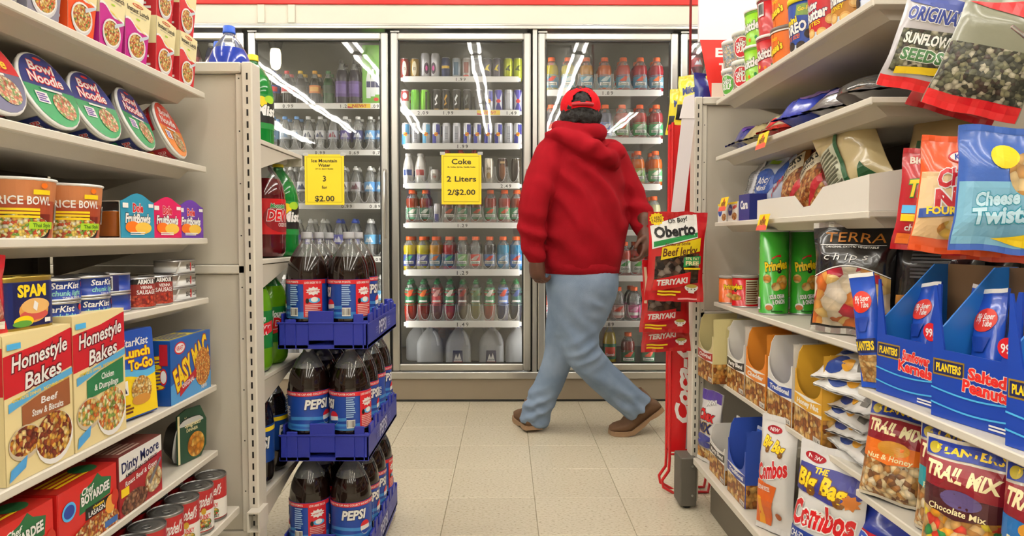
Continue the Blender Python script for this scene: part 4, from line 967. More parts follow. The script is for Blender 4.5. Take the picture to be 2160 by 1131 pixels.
for L3 in range(3):
    z = .031 + .299 * L3
    t = thing('bottle_tray', 'blue plastic bottle tray with pale side lettering, %s of the stack' % tl[L3], 'tray', (TX, TY, z), 0, 'stacked bottle trays')
    tr_ = part('tray', tm, t)
    pr = Pr(lambda u, v, o: (.118 + o, .231 + u, v), .462, .07)
    pr.text('PEPSI', -.06, .52, .5, M('#d4d8f2', .5), .5, 1, 0, o=M('#1a2378', .5)); pr.smallprint(.3, .5, .3, .75, 4, M('#6f78c0', .5)); pr.smallprint(-.52, -.38, .35, .65, 3, M('#6f78c0', .5))
    for nm, me in pr.protos(): part(nm, me, tr_)
    for r_ in range(4):
        for c_ in range(2):
            ang = {(2, 0, 0): -1.83, (2, 0, 1): -1.4, (2, 1, 1): .85, (1, 0, 0): .62, (1, 0, 1): -1.25, (1, 1, 1): .9, (1, 2, 1): 2.2, (1, 3, 1): .9, (0, 0, 0): -1.75, (0, 0, 1): .3, (0, 1, 1): .85, (0, 2, 1): .85, (0, 3, 1): -.9}.get((L3, r_, c_), random.uniform(-3, 3))
            if L3 == 2 and r_ >= 3: continue
            if L3 == 2 and r_ == 2 and c_ == 1: continue
            place(PEPSI, 'cola_bottle', 'two-litre cola bottle in %s blue tray, %s row from front, %s column' % (tl[L3], ordn[r_], ('left', 'right')[c_]), 'bottle', (TX - .0565 + c_ * .113, TY + .062 + r_ * .113, z + .0108), ang, 'cola bottles in trays')
# other two-litre bottles on the end display
def plainart(main, txt, tc, extra=None):
    def f(p):
        if extra: extra(p)
        p.text(txt, .35, .72, .17, tc, 1.3, 2, .15, o=M('#10301a', .4) if tc is not RED else WHITE)
        p.smallprint(-2.0, -1.3, .45, .9, 9, WHITE); p.barcode(-2.9, .45, -2.3, .75)
    return f
def dew_x(p): p.poly([(-1, .45), (1.6, .62), (1.6, .95), (-1, .85)], M('#e03a2a', .35), 'label_mark')
CODE = big_bottle('#5a0d14', '#e8c81c', M('#c8161c', .3), plainart(0, 'DEW', RED, lambda p: (p.ell(.5, .68, 1.0, .25, M('#8f0f16', .35), 'label_mark'), p.text('Mountain', .3, .88, .07, GREEN, .9, 2, .2, o=WHITE), p.text('CODE RED', .6, .56, .06, M('#e8e0d8'), .7))), H=.275)
MIST = big_bottle('#1f9a3f', '#e6d21c', M('#1f8a3c', .35), plainart(0, 'Mist', WHITE, lambda p: (p.rect(-.3, .5, 1.2, .92, BLACK, 'label_mark'), p.ell(.0, .86, .3, .1, YEL, 'label_mark'), p.ell(.5, .92, .35, .07, LIME, 'label_mark'))), H=.275, green=True)
DEW = big_bottle('#7fc41c', '#d9d9d6', M('#1f7a34', .35), plainart(0, 'Dew', RED, lambda p: (p.text('Mountain', .1, .88, .1, WHITE, 1.2, 2, .25, o=GREEN), p.poly([(-.8, .5), (1.2, .66), (1.2, .84), (-.8, .7)], M('#d8302a', .35), 'label_mark'))), H=.275, green=True)
ICE = big_bottle('#1c3cb0', '#1c5ad0', M('#2a4ac0', .35), plainart(0, 'Blue', WHITE), H=.29, level=.238)
DIET = big_bottle('#150f0e', '#8d8d90', M('#15408a', .35), plainart(0, 'PEPSI', WHITE, lambda p: p.rect(-3, .9, 3, .97, YEL, 'label_band')), H=.275)
def endb(proto, label, x, y, k, rz=0): place(proto, 'soda_bottle', label, 'bottle', (x, y, ES[k] + .001), rz, 'two-litre bottles on the end display')
bx_ = -.606 - .057
endb(MIST, 'green two-litre lemon soda bottle beside upright, top end display shelf', -.722, 1.975, 0, .75)
endb(ICE, 'large bright blue soda bottle with blue cap above the panel rail', XY(491, 1.76), 1.76, 0, .5); endb(ICE, 'second blue soda bottle, half hidden behind the first', XY(470, 1.9), 1.9, 0, 1.5)
endb(CODE, 'red two-litre soda bottle with yellow cap, second end display shelf', bx_, 1.885, 1, .75); endb(MIST, 'green two-litre lemon soda bottle behind the red one', bx_, 2.0 - .0, 1, .7)
endb(DEW, 'green and lime two-litre soda bottle, third end display shelf', bx_, 1.89, 2, .9); endb(DEW, 'lime soda bottle nearest the panel, third end display shelf', bx_, 1.765, 2, .4)
endb(DIET, 'black cola bottle with yellow label band, lowest end display shelf', bx_, 1.88, 3, 1.2); endb(DIET, 'black cola bottle nearest the panel, lowest end display shelf', bx_, 1.765, 3, .2)
# ------------------------------------------------------------------ left shelves
# -- top shelf: instant noodle cups in printed sleeves
def noodle(col, col2, nm):
    w, h, d = .086, .116, .08
    wt, wb = .5, .40
    key = nm
    body = MB()
    def ring(z, k): return [(-w * k, -d * k, z), (w * k, -d * k, z), (w * k, d * k, z), (-w * k, d * k, z)]
    vs = ring(0, wb) + ring(h * .97, wt); body.add(vs, [(0, 1, 5, 4), (1, 2, 6, 5), (2, 3, 7, 6), (3, 0, 4, 7), (0, 3, 2, 1)], M('#e8e2d4', .5))
    body.add([(-w * wt, -d * wt, h * .97), (w * wt, -d * wt, h * .97), (0, -d * wt, h)], [(0, 1, 2)], CREAM)
    lidm = MB().lathe([(.036, h * .93), (.04, h * .93), (.04, h * .955), (.036, h * .96)], WHITE, 20)
    def kx(v): return (wb + (wt - wb) * v / (h * .97)) * 2
    fm = lambda u, v, o: (u * kx(v), -d * .5 * kx(v) - o, v)
    pr = Pr(fm, w, h)
    A = M(col, .35); B = M(col2, .35)
    pr.rect(-1, .0, 1, .5, A); pr.poly([(-1, .4)] + [(-1 + 2 * k / 10, .66 - .14 * sst(k / 10) + .03 * sin(k * .9)) for k in range(11)] + [(1, .4)], A)
    pr.poly([(-1, .64)] + [(-1 + 2 * k / 10, .66 - .14 * sst(k / 10) + .03 * sin(k * .9)) for k in range(11)] + [(1, .97), (-1, .97)], CREAM)
    pr.poly([(-1 + 2 * k / 10, .665 - .14 * sst(k / 10) + .03 * sin(k * .9)) for k in range(11)] + [(-1 + 2 * k / 10, .63 - .14 * sst(k / 10) + .03 * sin(k * .9)) for k in range(10, -1, -1)], WHITE)
    pr.ell(-.05, .92, .42, .028, M('#c8502a', .4)); pr.text('Maruchan', -.05, .922, .026, CREAM, .62)
    pr.text('Instant Lunch', 0, .835, .075, BLACK, 1.7, 1, -.1); pr.text('RAMEN NOODLES WITH VEGETABLES', 0, .765, .018, GREY, 1.3); pr.ell(0, .705, .16, .014, LIME)
    pr.text(nm, .2, .56, .026, YEL, .9, 1, 0, -.25)
    pr.ell(-.02, .25, .8, .235, M('#d6d4d4', .3)); pr.ell(-.02, .27, .74, .21, M('#f2f0ee', .3))
    pr.ell(-.02, .27, .68, .185, FOOD('ramen_' + nm, ['#e8c878', '#d8a23c', '#f0dca0', '#c8502a', '#6a8a2c', '#e0b050', '#d86a3a'], 260), 'picture')
    pr.poly([(.15, .42), (.9, .52), (.95, .48), (.2, .36)], M('#c9d2dc', .3), 'picture')
    # camera-side end of the sleeve
    ps = Pr(lambda u, v, o: (-w * .5 * kx(v) - o, -u * kx(v), v), d, h)
    ps.rect(-1, 0, 1, .97, B); ps.rect(-1, .5, 1, .97, CREAM); ps.smallprint(-.7, .7, .1, .45, 5, WHITE)
    for pn, mb in ps.parts.items():
        if pn in pr.parts:
            for f, mi in zip(mb.f, mb.m): pr.parts[pn].add([mb.v[i] for i in f], [tuple(range(len(f)))], mb.mats[mi])
        else: pr.parts[pn] = mb
    return [('sleeve', body.mesh('sleeve')), ('lid', lidm.mesh('lid'))] + pr.protos()
NG, NO, NM, NR = noodle('#8d8a9a', '#7a7888', 'BEEF FLAVOR'), noodle('#e8521c', '#d84a18', 'CHICKEN FLAVOR'), noodle('#c0248a', '#b02080', 'SHRIMP FLAVOR'), noodle('#d0202e', '#b81c28', 'PORK FLAVOR')
ns = [(.985, NG, 'grey instant noodle cup box cut by the picture edge', 0), (1.082, NG, 'grey-violet instant noodle cup box with orange edge', 0), (1.175, NO, 'orange instant noodle cup box on the top left shelf', 0), (1.262, NM, 'magenta instant noodle cup box beside the orange one', 0), (1.348, NM, 'magenta instant noodle cup box beside the bare white cup', 0), (1.455, NR, 'red instant noodle cup box in lower tier, second from shelf end', 0), (1.556, NR, 'red instant noodle cup box in lower tier at shelf end', 0), (1.46, NR, 'red instant noodle cup box in upper tier, second from shelf end', 1), (1.56, NR, 'red instant noodle cup box in upper tier at shelf end', 1)]
for y, p, lb, tier in ns: LEFT(p, 'noodle_cup_box', lb, 'noodle cup', 0, y, .08, random.uniform(-.05, .05), tier * .1172, group='instant noodle cups')
for y, lb, tier in ((1.37, 'bare white noodle cup with orange lettering, upper tier', 1), (1.37, 'bare white noodle cup under the upper one', 0)):
    pc_ = cup(.044, .034, .112, M('#eceae4', .5), lambda p: (p.text('Instant', 0, .82, .11, ORANGE, 1.3, 1, .1), p.text('Lunch', 0, .66, .11, ORANGE, 1.2, 1, .1), p.wave(-1.5, 1.5, .34, .4, .04, ORANGE), p.wave(-1.5, 1.5, .24, .3, .04, DKRED)))
    place(pc_, 'noodle_cup', lb, 'noodle cup', (-.805 + .05 * tier, y + .005, ZL[0] + .0006 + tier * .1172), .6, 'bare noodle cups')
# -- second shelf: noodle bowls on edge, lids leaning back to the aisle
def bowl(top, bot, side, t1, t2, tc=WHITE):
    R, D = .064, .062
    b = MB().lathe([(R * .72, 0), (R * .75, .002), (R * .96, D - .012), (R, D - .010), (R, D - .004)], M('#d9d6cf', .45), 32)
    rimm = MB().lathe([(R + .001, D - .006), (R + .003, D - .003), (R + .001, D), (R - .003, D)], WHITE, 32)
    pr = Pr(lambda u, v, o: (u, v, D + .0002 + o), 2 * R, R)
    cir = lambda a0, a1, k=.985: [(k * cos(a0 + (a1 - a0) * i / 24), k * sin(a0 + (a1 - a0) * i / 24)) for i in range(25)]
    pr.poly(cir(0, 2 * pi)[:-1], M(bot, .25, coat=.3), 'lid_print'); pr.poly(cir(.05, pi - .05), M(top, .25, coat=.3), 'lid_print')
    pr.ell(0, .86, .16, .04, RED, 'lid_print')
    pr.text(t1, 0, .62, .24, tc, .95, 1, .1, o=RED); pr.text(t2, 0, .3, .26, tc, 1.3, 1, .1, o=RED)
    pr.ell(.3, -.4, .42, .36, FOOD('bowl' + bot, ['#e0c090', '#d8906a', '#c86a4a', '#efe0c0', '#7a9a4a'], 220), 'picture'); pr.rect(-.7, -.42, -.25, -.12, WHITE, 'lid_print'); pr.smallprint(-.66, -.3, -.4, -.15, 4, PURPLE)
    pr.smallprint(-.4, .5, -.06, .04, 1, WHITE)
    rf = lambda v: R if v is None else R * .75 + R * .21 * v / (D - .012)
    ps = Pr(cyl(rf), 2 * R, D, du=.007, base=.0006)
    for a in (-2.2, 0, 2.2):
        ps.rect(a - .75, .1, a + .75, .78, M(side, .35), 'side_print'); ps.text(t1 + ' ' + t2, a, .55, .2, RED if side != '#1c1c1c' else WHITE, 1.2, 1, 0, o=WHITE); ps.rect(a - .7, .12, a + .7, .3, M(bot, .35), 'side_print')
    for pn, mb in ps.parts.items():
        if pn in pr.parts:
            for f, mi in zip(mb.f, mb.m): pr.parts[pn].add([mb.v[i] for i in f], [tuple(range(len(f)))], mb.mats[mi])
        else: pr.parts[pn] = mb
    return [('bowl', b.mesh('bowl')), ('rim', rimm.mesh('rim'))] + pr.protos()
BR = bowl('#d0202a', '#6a6a8a', '#c8202a', 'Bowl', 'Noodle', YEL); BB = bowl('#22307e', '#2f9a62', '#1c2a6a', 'Bowl', 'Noodle'); BO = bowl('#d8301c', '#e8822a', '#b8202a', 'Bowl', 'Noodle')
def lay_bowl(p, y, label, t=.5, spin=0, a=.22):
    # lid normal leans up from the aisle and turns a little away from the camera
    n = Vector((cos(t) * cos(a), cos(t) * sin(a), sin(t))); R = .067
    ux = Vector((-sin(a), cos(a), 0)); uy = n.cross(ux)
    m = Matrix((ux, uy, n)).transposed() @ Matrix.Rotation(spin, 3, 'Z')
    z = ZL[1] + .0015 + max(R * cos(t) - .062 * sin(t), R * .75 * cos(t))
    lid = Vector((XL[1] - .012 - R * sin(t), y, 0)); base = lid - n * .062
    place(p, 'noodle_bowl', label, 'noodle bowl', (base.x, base.y, z), 0, 'noodle bowls on edge', tuple(m.to_euler()))
for p, y, lb in ((BR, 1.0, 'red noodle bowl on edge, cut by the picture edge'), (BB, 1.13, 'blue and green noodle bowl on edge, second from the left'), (BB, 1.255, 'blue and green noodle bowl on edge, half behind its neighbour'), (BB, 1.39, 'blue noodle bowl on edge showing its printed side'), (BO, 1.53, 'red and orange noodle bowl on edge at the shelf end')):
    lay_bowl(p, y, lb, .4, random.uniform(-.15, .1), .0 if y < 1.3 else .12)
# -- third shelf: rice cups and fruit bowls
def rice_art(p):
    p.rect(-1.5, .0, 1.5, .98, M('#c47a4a', .4)); p.rect(-1.5, 0, 1.1, .62, M('#a8482a', .4)); p.rect(-1.5, 0, .9, .4, M('#7a2418', .4))
    p.ell(-.05, .14, 1.0, .26, BLACK); p.ell(-.05, .17, .94, .22, FOOD('rice', ['#f0e2a8', '#e8c85a', '#7aa83a', '#f2ecd0', '#d8a23a', '#c8502a'], 230), 'picture')
    p.text('RICE', -.25, .62, .13, WHITE, .62, 1); p.text('BOWL', .5, .62, .13, WHITE, .7, 1)
    for v in (.47, .41, .35): p.rect(-.6, v - .02, .5, v + .02, YEL)
    p.rect(.2, .15, 1.0, .27, LIME); p.text('Thai Style', .6, .21, .06, M('#2a5a1c'), .6)
    p.rect(.3, .72, .8, .8, YEL); p.ell(.6, .87, .1, .045, ORANGE); p.barcode(1.12, .26, 1.4, .6)
RICE = cup(.056, .048, .092, M('#c8804e', .45), rice_art, WHITE)
for x, y, lb in ((-.765, 1.07, 'brown rice bowl cup nearest the camera'), (-.765, 1.195, 'brown rice bowl cup in the middle'), (-.845, 1.315, 'brown rice bowl cup half hidden behind the other two')):
    place(RICE, 'rice_cup', lb, 'cup', (x, y, ZL[2] + .0006), .78, 'rice cups')
def fruit(col, nm):
    w, h, d = .098, .07, .062
    c = M(col, .35)
    b = MB()
    P = [(-d / 2, .004), (d / 2 - .004, 0), (d / 2, h), (-d / 2 + .008, h)]
    th = .0012
    # sleeve open at both ends: four boards
    for a, e in (((-d / 2, 0), (d / 2, 0)), ((d / 2, 0), (d / 2, h)), ((d / 2, h), (-d / 2, h)), ((-d / 2, h), (-d / 2, 0))):
        dx_, dz_ = e[0] - a[0], e[1] - a[1]; L_ = sqrt(dx_ ** 2 + dz_ ** 2); nx, nz = -dz_ / L_ * th, dx_ / L_ * th
        b.prism([(a[0], a[1]), (e[0], e[1]), (e[0] + nx, e[1] + nz), (a[0] + nx, a[1] + nz)], lambda y, z, x: (x, y, z), -w / 2, w / 2, M('#e9e4dc', .6))
    fl_ = MB()
    pts = [(-w / 2, .0)] + [(-w / 2 + w * k / 12, -.004 - .005 * sin(pi * k / 12)) for k in range(1, 12)] + [(w / 2, 0), (w / 2, h)] + [(w / 2 - w * k / 12, h + .016 * sin(pi * k / 12) ** 1.5) for k in range(1, 12)] + [(-w / 2, h)]
    fl_.prism(pts, lambda x, z, y: (x, y, max(z, .0008)), -d / 2 - .0022, -d / 2 - .001, c)
    pr = Pr(lambda u, v, o: (u, -d / 2 - .0022 - o, v), w, h)
    pr.text('Dole', 0, .83, .22, RED, .62, 2, 0, o=WHITE); pr.text('FruitBowls', 0, .54, .24, WHITE, 1.5, 2, .1, o=M('#402018')); pr.ell(-.35, .3, .42, .16, ORANGE, 'picture'); pr.ell(.3, .28, .5, .16, M('#f0c24a', .4), 'picture'); pr.smallprint(-.5, .5, .08, .18, 2, WHITE)
    pr.rect(-.92, .82, -.6, .95, WHITE); pr.rect(.62, .86, .92, .96, WHITE)
    inn = [MB().lathe([(.022, 0), (.024, .002), (.027, .044), (.029, .046), (.029, .047)], M('#c8701c', .15, trans=.3, coat=.4), 20, c=(sx_ * w * .26, .0, .003), sq=5) for sx_ in (-1, 1)]
    lid_ = [MB().lathe([(.029, .0472), (.029, .048)], SILVER, 20, c=(sx_ * w * .26, 0, .003), sq=5) for sx_ in (-1, 1)]
    return [('sleeve', b.mesh('sleeve')), ('front_flap', fl_.mesh('front_flap'))] + [('fruit_cup', m.mesh('fruit_cup')) for m in inn] + [('cup_lid', m.mesh('cup_lid')) for m in lid_] + pr.protos()
for y, c_, lb in ((1.335, '#2a8fb0', 'teal fruit bowl sleeve with its open end showing orange fruit'), (1.45, '#d8185c', 'crimson fruit bowl sleeve between teal and purple ones'), (1.557, '#6a3aa8', 'purple fruit bowl sleeve at the shelf end')):
    LEFT(fruit(c_, lb), 'fruit_bowl_pack', lb, 'fruit pack', 2, y, .062, -.12, 0, .01, 'fruit bowl packs')
place(fruit('#1f8296', 'x'), 'fruit_bowl_pack', 'dark teal fruit pack behind the rice cups', 'fruit pack', (-.91, 1.43, ZL[2] + .001), pi / 2, 'fruit bowl packs')
# -- fourth shelf: tinned meat and fish
def spam_art(p):
    p.rect(-1.45, .1, 1.45, .88, M('#1f2a66', .3), 'label'); p.rect(-.62, .1, .62, .88, M('#1a2052', .3), 'label')
    p.text('SPAM', 0, .74, .2, YEL, 1.0, 2); p.ell(.05, .38, .52, .22, M('#d89a4a', .4), 'picture'); p.ell(.05, .3, .5, .1, M('#c8524a', .4), 'picture'); p.ell(.1, .46, .5, .14, M('#e2b06a', .4), 'picture'); p.ell(-.3, .2, .32, .1, YEL, 'picture'); p.ell(-.35, .16, .3, .06, M('#5a9a3a'), 'picture'); p.rect(.42, .14, .62, .22, WHITE, 'picture')
    p.poly([(-.0, .42), (.14, .36), (.2, .5), (.06, .56)], WHITE, 'picture'); p.rect(-1.3, .2, -.95, .8, M('#cfd0dc', .5), 'fine_print'); p.smallprint(-1.28, -.97, .22, .78, 8, NAVY)
SPAM = tin(.049, .083, M('#1f2a66', .3), spam_art, M('#b8a04a', .3, .8), True, 40, .008, .008, sx=1, sy=.58, sq=5)
for y, lb, xo, rz in ((1.03, 'gold-lidded blue tin with burger picture and yellow lettering', .006, -.1), (.94, 'gold-lidded blue tin behind the red pouch, cut by the edge', .05, -.1)):
    LEFT(SPAM, 'luncheon_meat_tin', lb, 'tin', 3, y, .058, rz, 0, xo, 'luncheon meat tins')
RP = bag(.12, .11, .03, PLASTIC('#c8202c'), lambda p: (p.poly([(-.8, .2), (.8, .2), (.3, .85), (-.3, .85)], FOOD('meat', ['#d8a090', '#c87a6a', '#e8c8b8', '#b85a4a'], 160), 'picture'), p.rect(-.9, .06, .9, .16, WHITE)), 3)
place(RP, 'red_pouch', 'red pouch leaning in front of the blue meat tins', 'pouch', (-.722, .925, ZL[3] + .004), 0, None, (.0, 0, pi / 2 + .0))
def tuna_art(off):
    def f(p):
        p.text('StarKist', -.1 + off, .68, .26, WHITE, 1.15, 1, .2); p.text('chunk light', -.05 + off, .36, .22, M('#8fd0c0', .4), 1.2, 1, .15); p.text('TUNA IN WATER', .1 + off, .15, .08, WHITE, .8)
        p.ell(.82 + off, .7, .12, .14, RED); p.poly([(.75 + off, .2), (1.0 + off, .2), (.8 + off, .5)], M('#e8a8a0', .4)); p.rect(-2.6 + off, .1, -1.7 + off, .9, M('#2a2a66', .4)); p.barcode(-2.4 + off, .15, -1.95 + off, .85)
    return f
TUNA = tin(.042, .037, M('#1f3f9e', .3), tuna_art(0), SILVER, True, 32, .004, .004)
for y, c_ in ((1.128, 'nearest the meat tin'), (1.215, 'in the middle'), (1.302, 'nearest the sausage tins')):
    for k in (0, 1):
        LEFT(TUNA, 'tuna_tin', 'flat blue tuna tin, %s of its stack, stack %s' % (('lower', 'upper')[k], c_), 'tin', 3, y, .084, (-.6, -.35, .9)[int((y - 1.12) / .085)] + .3 * k, k * .0374, .004 + (.012 if y > 1.3 else 0), 'tuna tins')
def arm_art(p):
    p.rect(-1.3, .78, 1.3, .94, BLACK); p.text('ARMOUR', 0, .86, .13, WHITE, 1.1, 2, 0, o=BLACK); p.rect(-1.3, .42, 1.3, .78, M('#8f2a22', .35)); p.text('VIENNA', 0, .68, .1, WHITE, .8); p.text('SAUSAGE', 0, .53, .13, WHITE, 1.2); p.rect(-1.3, .06, 1.3, .42, FOOD('sausage', ['#b8301c', '#c8442a', '#8f2018', '#d85a3a'], 170), 'picture')
ARM = tin(.032, .062, M('#b8301c', .35), arm_art, SILVER)
for y, lb in ((1.375, 'small red vienna sausage tin beside the tuna'), (1.447, 'small red vienna sausage tin beside the sardine tins')): LEFT(ARM, 'sausage_tin', lb, 'tin', 3, y, .064, -.5, 0, .005, 'sausage tins')
def sard_art(p): p.text('BEACH CLIFF', .25, .5, .3, M('#3a3430'), .9, 1); p.rect(.16, .2, .24, .8, RED); p.poly([(-.9, .1), (-.7, .9), (-.62, .9), (-.82, .1)], M('#c9c6c0', .5))
SARD = tin(.05, .03, M('#e6e4df', .4), sard_art, SILVER, False, 36, .003, .003, sx=1, sy=.6, sq=5)
for k in range(3): LEFT(SARD, 'sardine_tin', 'white wrapped sardine tin, %s of the stack of three' % ('bottom', 'middle', 'top')[k], 'tin', 3, 1.545, .062, -.05 + .04 * k, k * .0304, .012, 'sardine tins')
# -- fifth shelf: meal kits
def bakes(mid, dish, flav1, flav2):
    food = FOOD('bake' + flav1, dish, 150)
    def f(p):
        p.rect(-1, 0, 1, 1, M('#ecd9a0', .4)); p.poly([(-1, .58), (-1, .86), (0, .9), (1, .97), (1, .68), (0, .62)], M('#c81c28', .35))
        p.text('Homestyle', .05, .83, .1, WHITE, 1.66, 1, .2, .12, o=M('#6a1018')); p.text('Bakes', .12, .685, .105, WHITE, 1.1, 1, .2, .12, o=M('#6a1018'))
        p.poly([(-.9, .48), (0, .56), (1, .62), (1, .67), (0, .61), (-.9, .54)], M('#5aa8d8', .4)); p.text('COMPLETE DINNER . NOTHING TO ADD', .05, .575, .022, YEL, 1.7, 1, 0, .07)
        p.poly([(-.55, .36), (.9, .4), (.9, .6), (.0, .55), (-.55, .5)], M(mid, .4)); p.text(flav1, .25, .5, .045, WHITE, .5, 1, .1); p.text(flav2, .2, .43, .045, WHITE, .95, 1, .1)
        p.ell(-.48, .25, .46, .12, M('#c9b9a0', .3), 'picture'); p.ell(-.48, .26, .43, .1, food, 'picture')
        p.ell(.38, .2, .58, .19, WHITE, 'picture'); p.ell(.36, .22, .56, .17, food, 'picture'); p.poly([(-.95, .02), (-.5, .08), (-.45, .16), (-.9, .1)], M('#4fa0dc', .4)); p.rect(-.92, .9, -.55, .94, SKY)
    return f
def sideart(p): p.rect(-1, 0, 1, 1, M('#e2cf98', .4)); p.rect(-1, .6, 1, .92, M('#c81c28', .35)); p.smallprint(-.7, .7, .1, .5, 10, BROWN)
HB = dict(w=.145, h=.212, d=.055)
LEFT(carton(.148, .212, .055, M('#ecd9a0', .4), bakes('#9a5a34', ['#e0b04a', '#c88a2c', '#8f3a1c', '#efd08a', '#b8602a', '#7a2a1a'], 'Beef', 'Stew & Biscuits'), sideart), 'meal_kit_box', 'red and cream meal kit box with beef stew dish, cut by edge', 'box', 4, 1.016, .055, 0, 0, .006, 'meal kit boxes')
LEFT(carton(.148, .222, .055, M('#ecd9a0', .4), bakes('#2a7a4c', ['#f0d890', '#e8c060', '#d86a2a', '#f4e8c0', '#8aa84a', '#e0a040'], 'Chicken', '& Dumplings'), sideart), 'meal_kit_box', 'red and cream meal kit box with green chicken panel', 'box', 4, 1.168, .055, 0, 0, .006, 'meal kit boxes')
def lunchgo(p):
    p.rect(-1, .48, 1, .98, M('#1f4fb0', .35)); p.rect(-1, .02, 1, .5, M('#f2cf1c', .4)); p.wave(-1, 1, .46, .54, .03, M('#5ab0e0', .4)); p.text('StarKist', .1, .86, .085, WHITE, 1.3, 1, .2); p.text('Lunch', .15, .74, .1, YEL, 1.3, 2, 0, o=M('#a83a1c')); p.text('To-Go', .3, .6, .11, YEL, 1.2, 2, 0, o=M('#a83a1c'))
    p.ell(.25, .3, .5, .16, FOOD('crack', ['#d8a04a', '#e8c47a', '#b87a2c', '#f0dca8'], 200), 'picture'); p.ell(.2, .19, .45, .06, M('#c88a3a'), 'picture'); p.rect(-.9, .28, -.4, .44, WHITE, 'picture'); p.poly([(-.8, .3), (-.45, .3), (-.6, .42)], NAVY, 'picture'); p.smallprint(-.9, -.2, .06, .18, 3, BROWN)
place(carton(.115, .168, .03, M('#1f4fb0', .35), lunchgo), 'lunch_kit_box', 'slim blue and yellow tuna lunch kit box leaning between meal kits', 'box', (-.725, 1.312, ZL[4] + .0035), 0, None, (-.06, 0, pi / 2 - .15))
def easymac(p):
    p.rect(-1, 0, 1, 1, M('#1f5cae', .35)); p.wave(-1, 1, .0, .3, .06, M('#4f9ad8', .35)); p.ell(-.55, .85, .26, .1, RED); p.ell(-.55, .85, .22, .075, WHITE); p.text('KRAFT', -.55, .85, .07, RED, .32)
    p.text('EASY MAC', .0, .56, .34, YEL, 1.75, 2, .0, .38, o=M('#a8300f')); p.ell(.55, .42, .42, .32, FOOD('mac', ['#e8a04a', '#d8802c', '#f0c070', '#c86a1c'], 240), 'picture'); p.poly([(-.6, .08), (.2, .3), (.2, .44), (-.6, .22)], M('#b81c28')); p.text('ORIGINAL', -.2, .26, .07, WHITE, .6, 1, 0, .16); p.text('NEW', .6, .08, .06, WHITE, .3)
def easyside(p):
    p.rect(-1, 0, 1, 1, M('#174a96', .35)); p.text('EASY MAC', -.3, .5, .3, YEL, 2.2, 2, 0, -1.45, o=M('#a8300f')); p.ell(.55, .45, .24, .13, RED); p.ell(.55, .45, .2, .1, WHITE); p.rect(.3, .62, .85, .95, M('#b81c28'))
def easytop(p): p.rect(-.9, -.4, .9, .4, M('#d8c24a', .45)); p.smallprint(-.8, .3, -.35, .35, 5, M('#2a4a8a')); p.rect(.35, -.35, .85, .35, M('#1f5cae'))
LEFT(carton(.19, .135, .062, M('#1f5cae', .35), easymac, easyside, None, easytop), 'macaroni_box', 'blue macaroni box with orange diagonal lettering at the shelf end', 'box', 4, 1.5, .062, 0, 0, .004)
# -- sixth shelf: boxed dinners
def chef(p):
    p.rect(-1, 0, 1, 1, M('#d0201c', .35)); p.poly([(-.35, .5), (.75, .56), (.8, .82), (.45, .9), (.3, 1.0), (.1, .9), (-.3, .82)], M('#1f6a3c', .4)); p.text('Chef', -.05, .82, .1, WHITE, .4, 1, .3); p.text('BOYARDEE', .22, .7, .13, WHITE, 1.0, 2, 0, .05, o=M('#123f22'))
    p.rect(-.15, .36, .75, .54, BLACK); p.text('LASAGNA', .3, .42, .08, WHITE, .7); p.text('cheese', .3, .5, .05, YEL, .4); p.ell(-.68, .66, .22, .14, SKY); p.ell(-.68, .66, .17, .1, BLUE)
    p.ell(.2, .12, .85, .24, FOOD('lasagna', ['#c8742c', '#e0a850', '#b8401c', '#f0d49a', '#a8501c'], 180), 'picture'); p.ell(.72, .38, .18, .15, M('#e8a03a', .35), 'picture'); p.ell(.9, .45, .14, .13, M('#c8301c', .35), 'picture'); p.rect(.5, .04, .98, .14, M('#3a6ab0', .4))
def cheftop(p): p.rect(-1, -.5, 1, .5, M('#b81c18', .35)); p.smallprint(-.7, .4, -.3, .3, 4, YEL); p.ell(.5, 0, .3, .3, M('#1f6a3c'))
CH_ = carton(.158, .108, .07, M('#d0201c', .35), chef, None, None, cheftop)
LEFT(CH_, 'pasta_dinner_box', 'red pasta dinner box cut by the lower left picture corner', 'box', 5, .955, .07, 0, 0, .005, 'pasta dinner boxes'); LEFT(CH_, 'pasta_dinner_box', 'red pasta dinner box with green emblem and black panel', 'box', 5, 1.125, .07, 0, 0, .005, 'pasta dinner boxes')
def dinty(p):
    p.rect(-1, .5, 1, 1, M('#e9e6e0', .4)); p.rect(-1, 0, 1, .5, M('#a81c24', .35)); p.poly([(-1, .42), (-1, .6), (1, .72), (1, .5)], M('#a81c24', .35)); p.text('Dinty Moore', -.02, .83, .17, NAVY, 1.75, 1, .0, .07); p.text('AMERICAN CLASSICS', 0, .665, .055, BLACK, 1.5, 1, 0, .07); p.text('Roast Beef & Gravy', 0, .54, .08, WHITE, 1.5, 1, .1, .07)
    p.ell(-.35, .14, .6, .2, FOOD('beef', ['#7a4a34', '#8f5a40', '#5a3426', '#a87a5a'], 150), 'picture'); p.ell(.55, .3, .42, .22, FOOD('mash', ['#e8cf9a', '#d8b070', '#f0e0bc', '#a86a3a'], 120), 'picture'); p.rect(-.95, .32, -.6, .46, YEL); p.poly([(.3, .3), (.9, .62), (.95, .58), (.4, .24)], SILVER, 'picture')
LEFT(carton(.15, .112, .06, M('#8f2a2c', .4), dinty, None, None, lambda p: (p.rect(-1, -.5, 1, .5, M('#7a3a34', .4)), p.smallprint(-.8, .2, -.4, .4, 5, M('#c9b0a0')))), 'beef_dinner_box', 'white and red roast beef dinner box beside the pasta boxes', 'box', 5, 1.288, .06, 0, 0, .005)
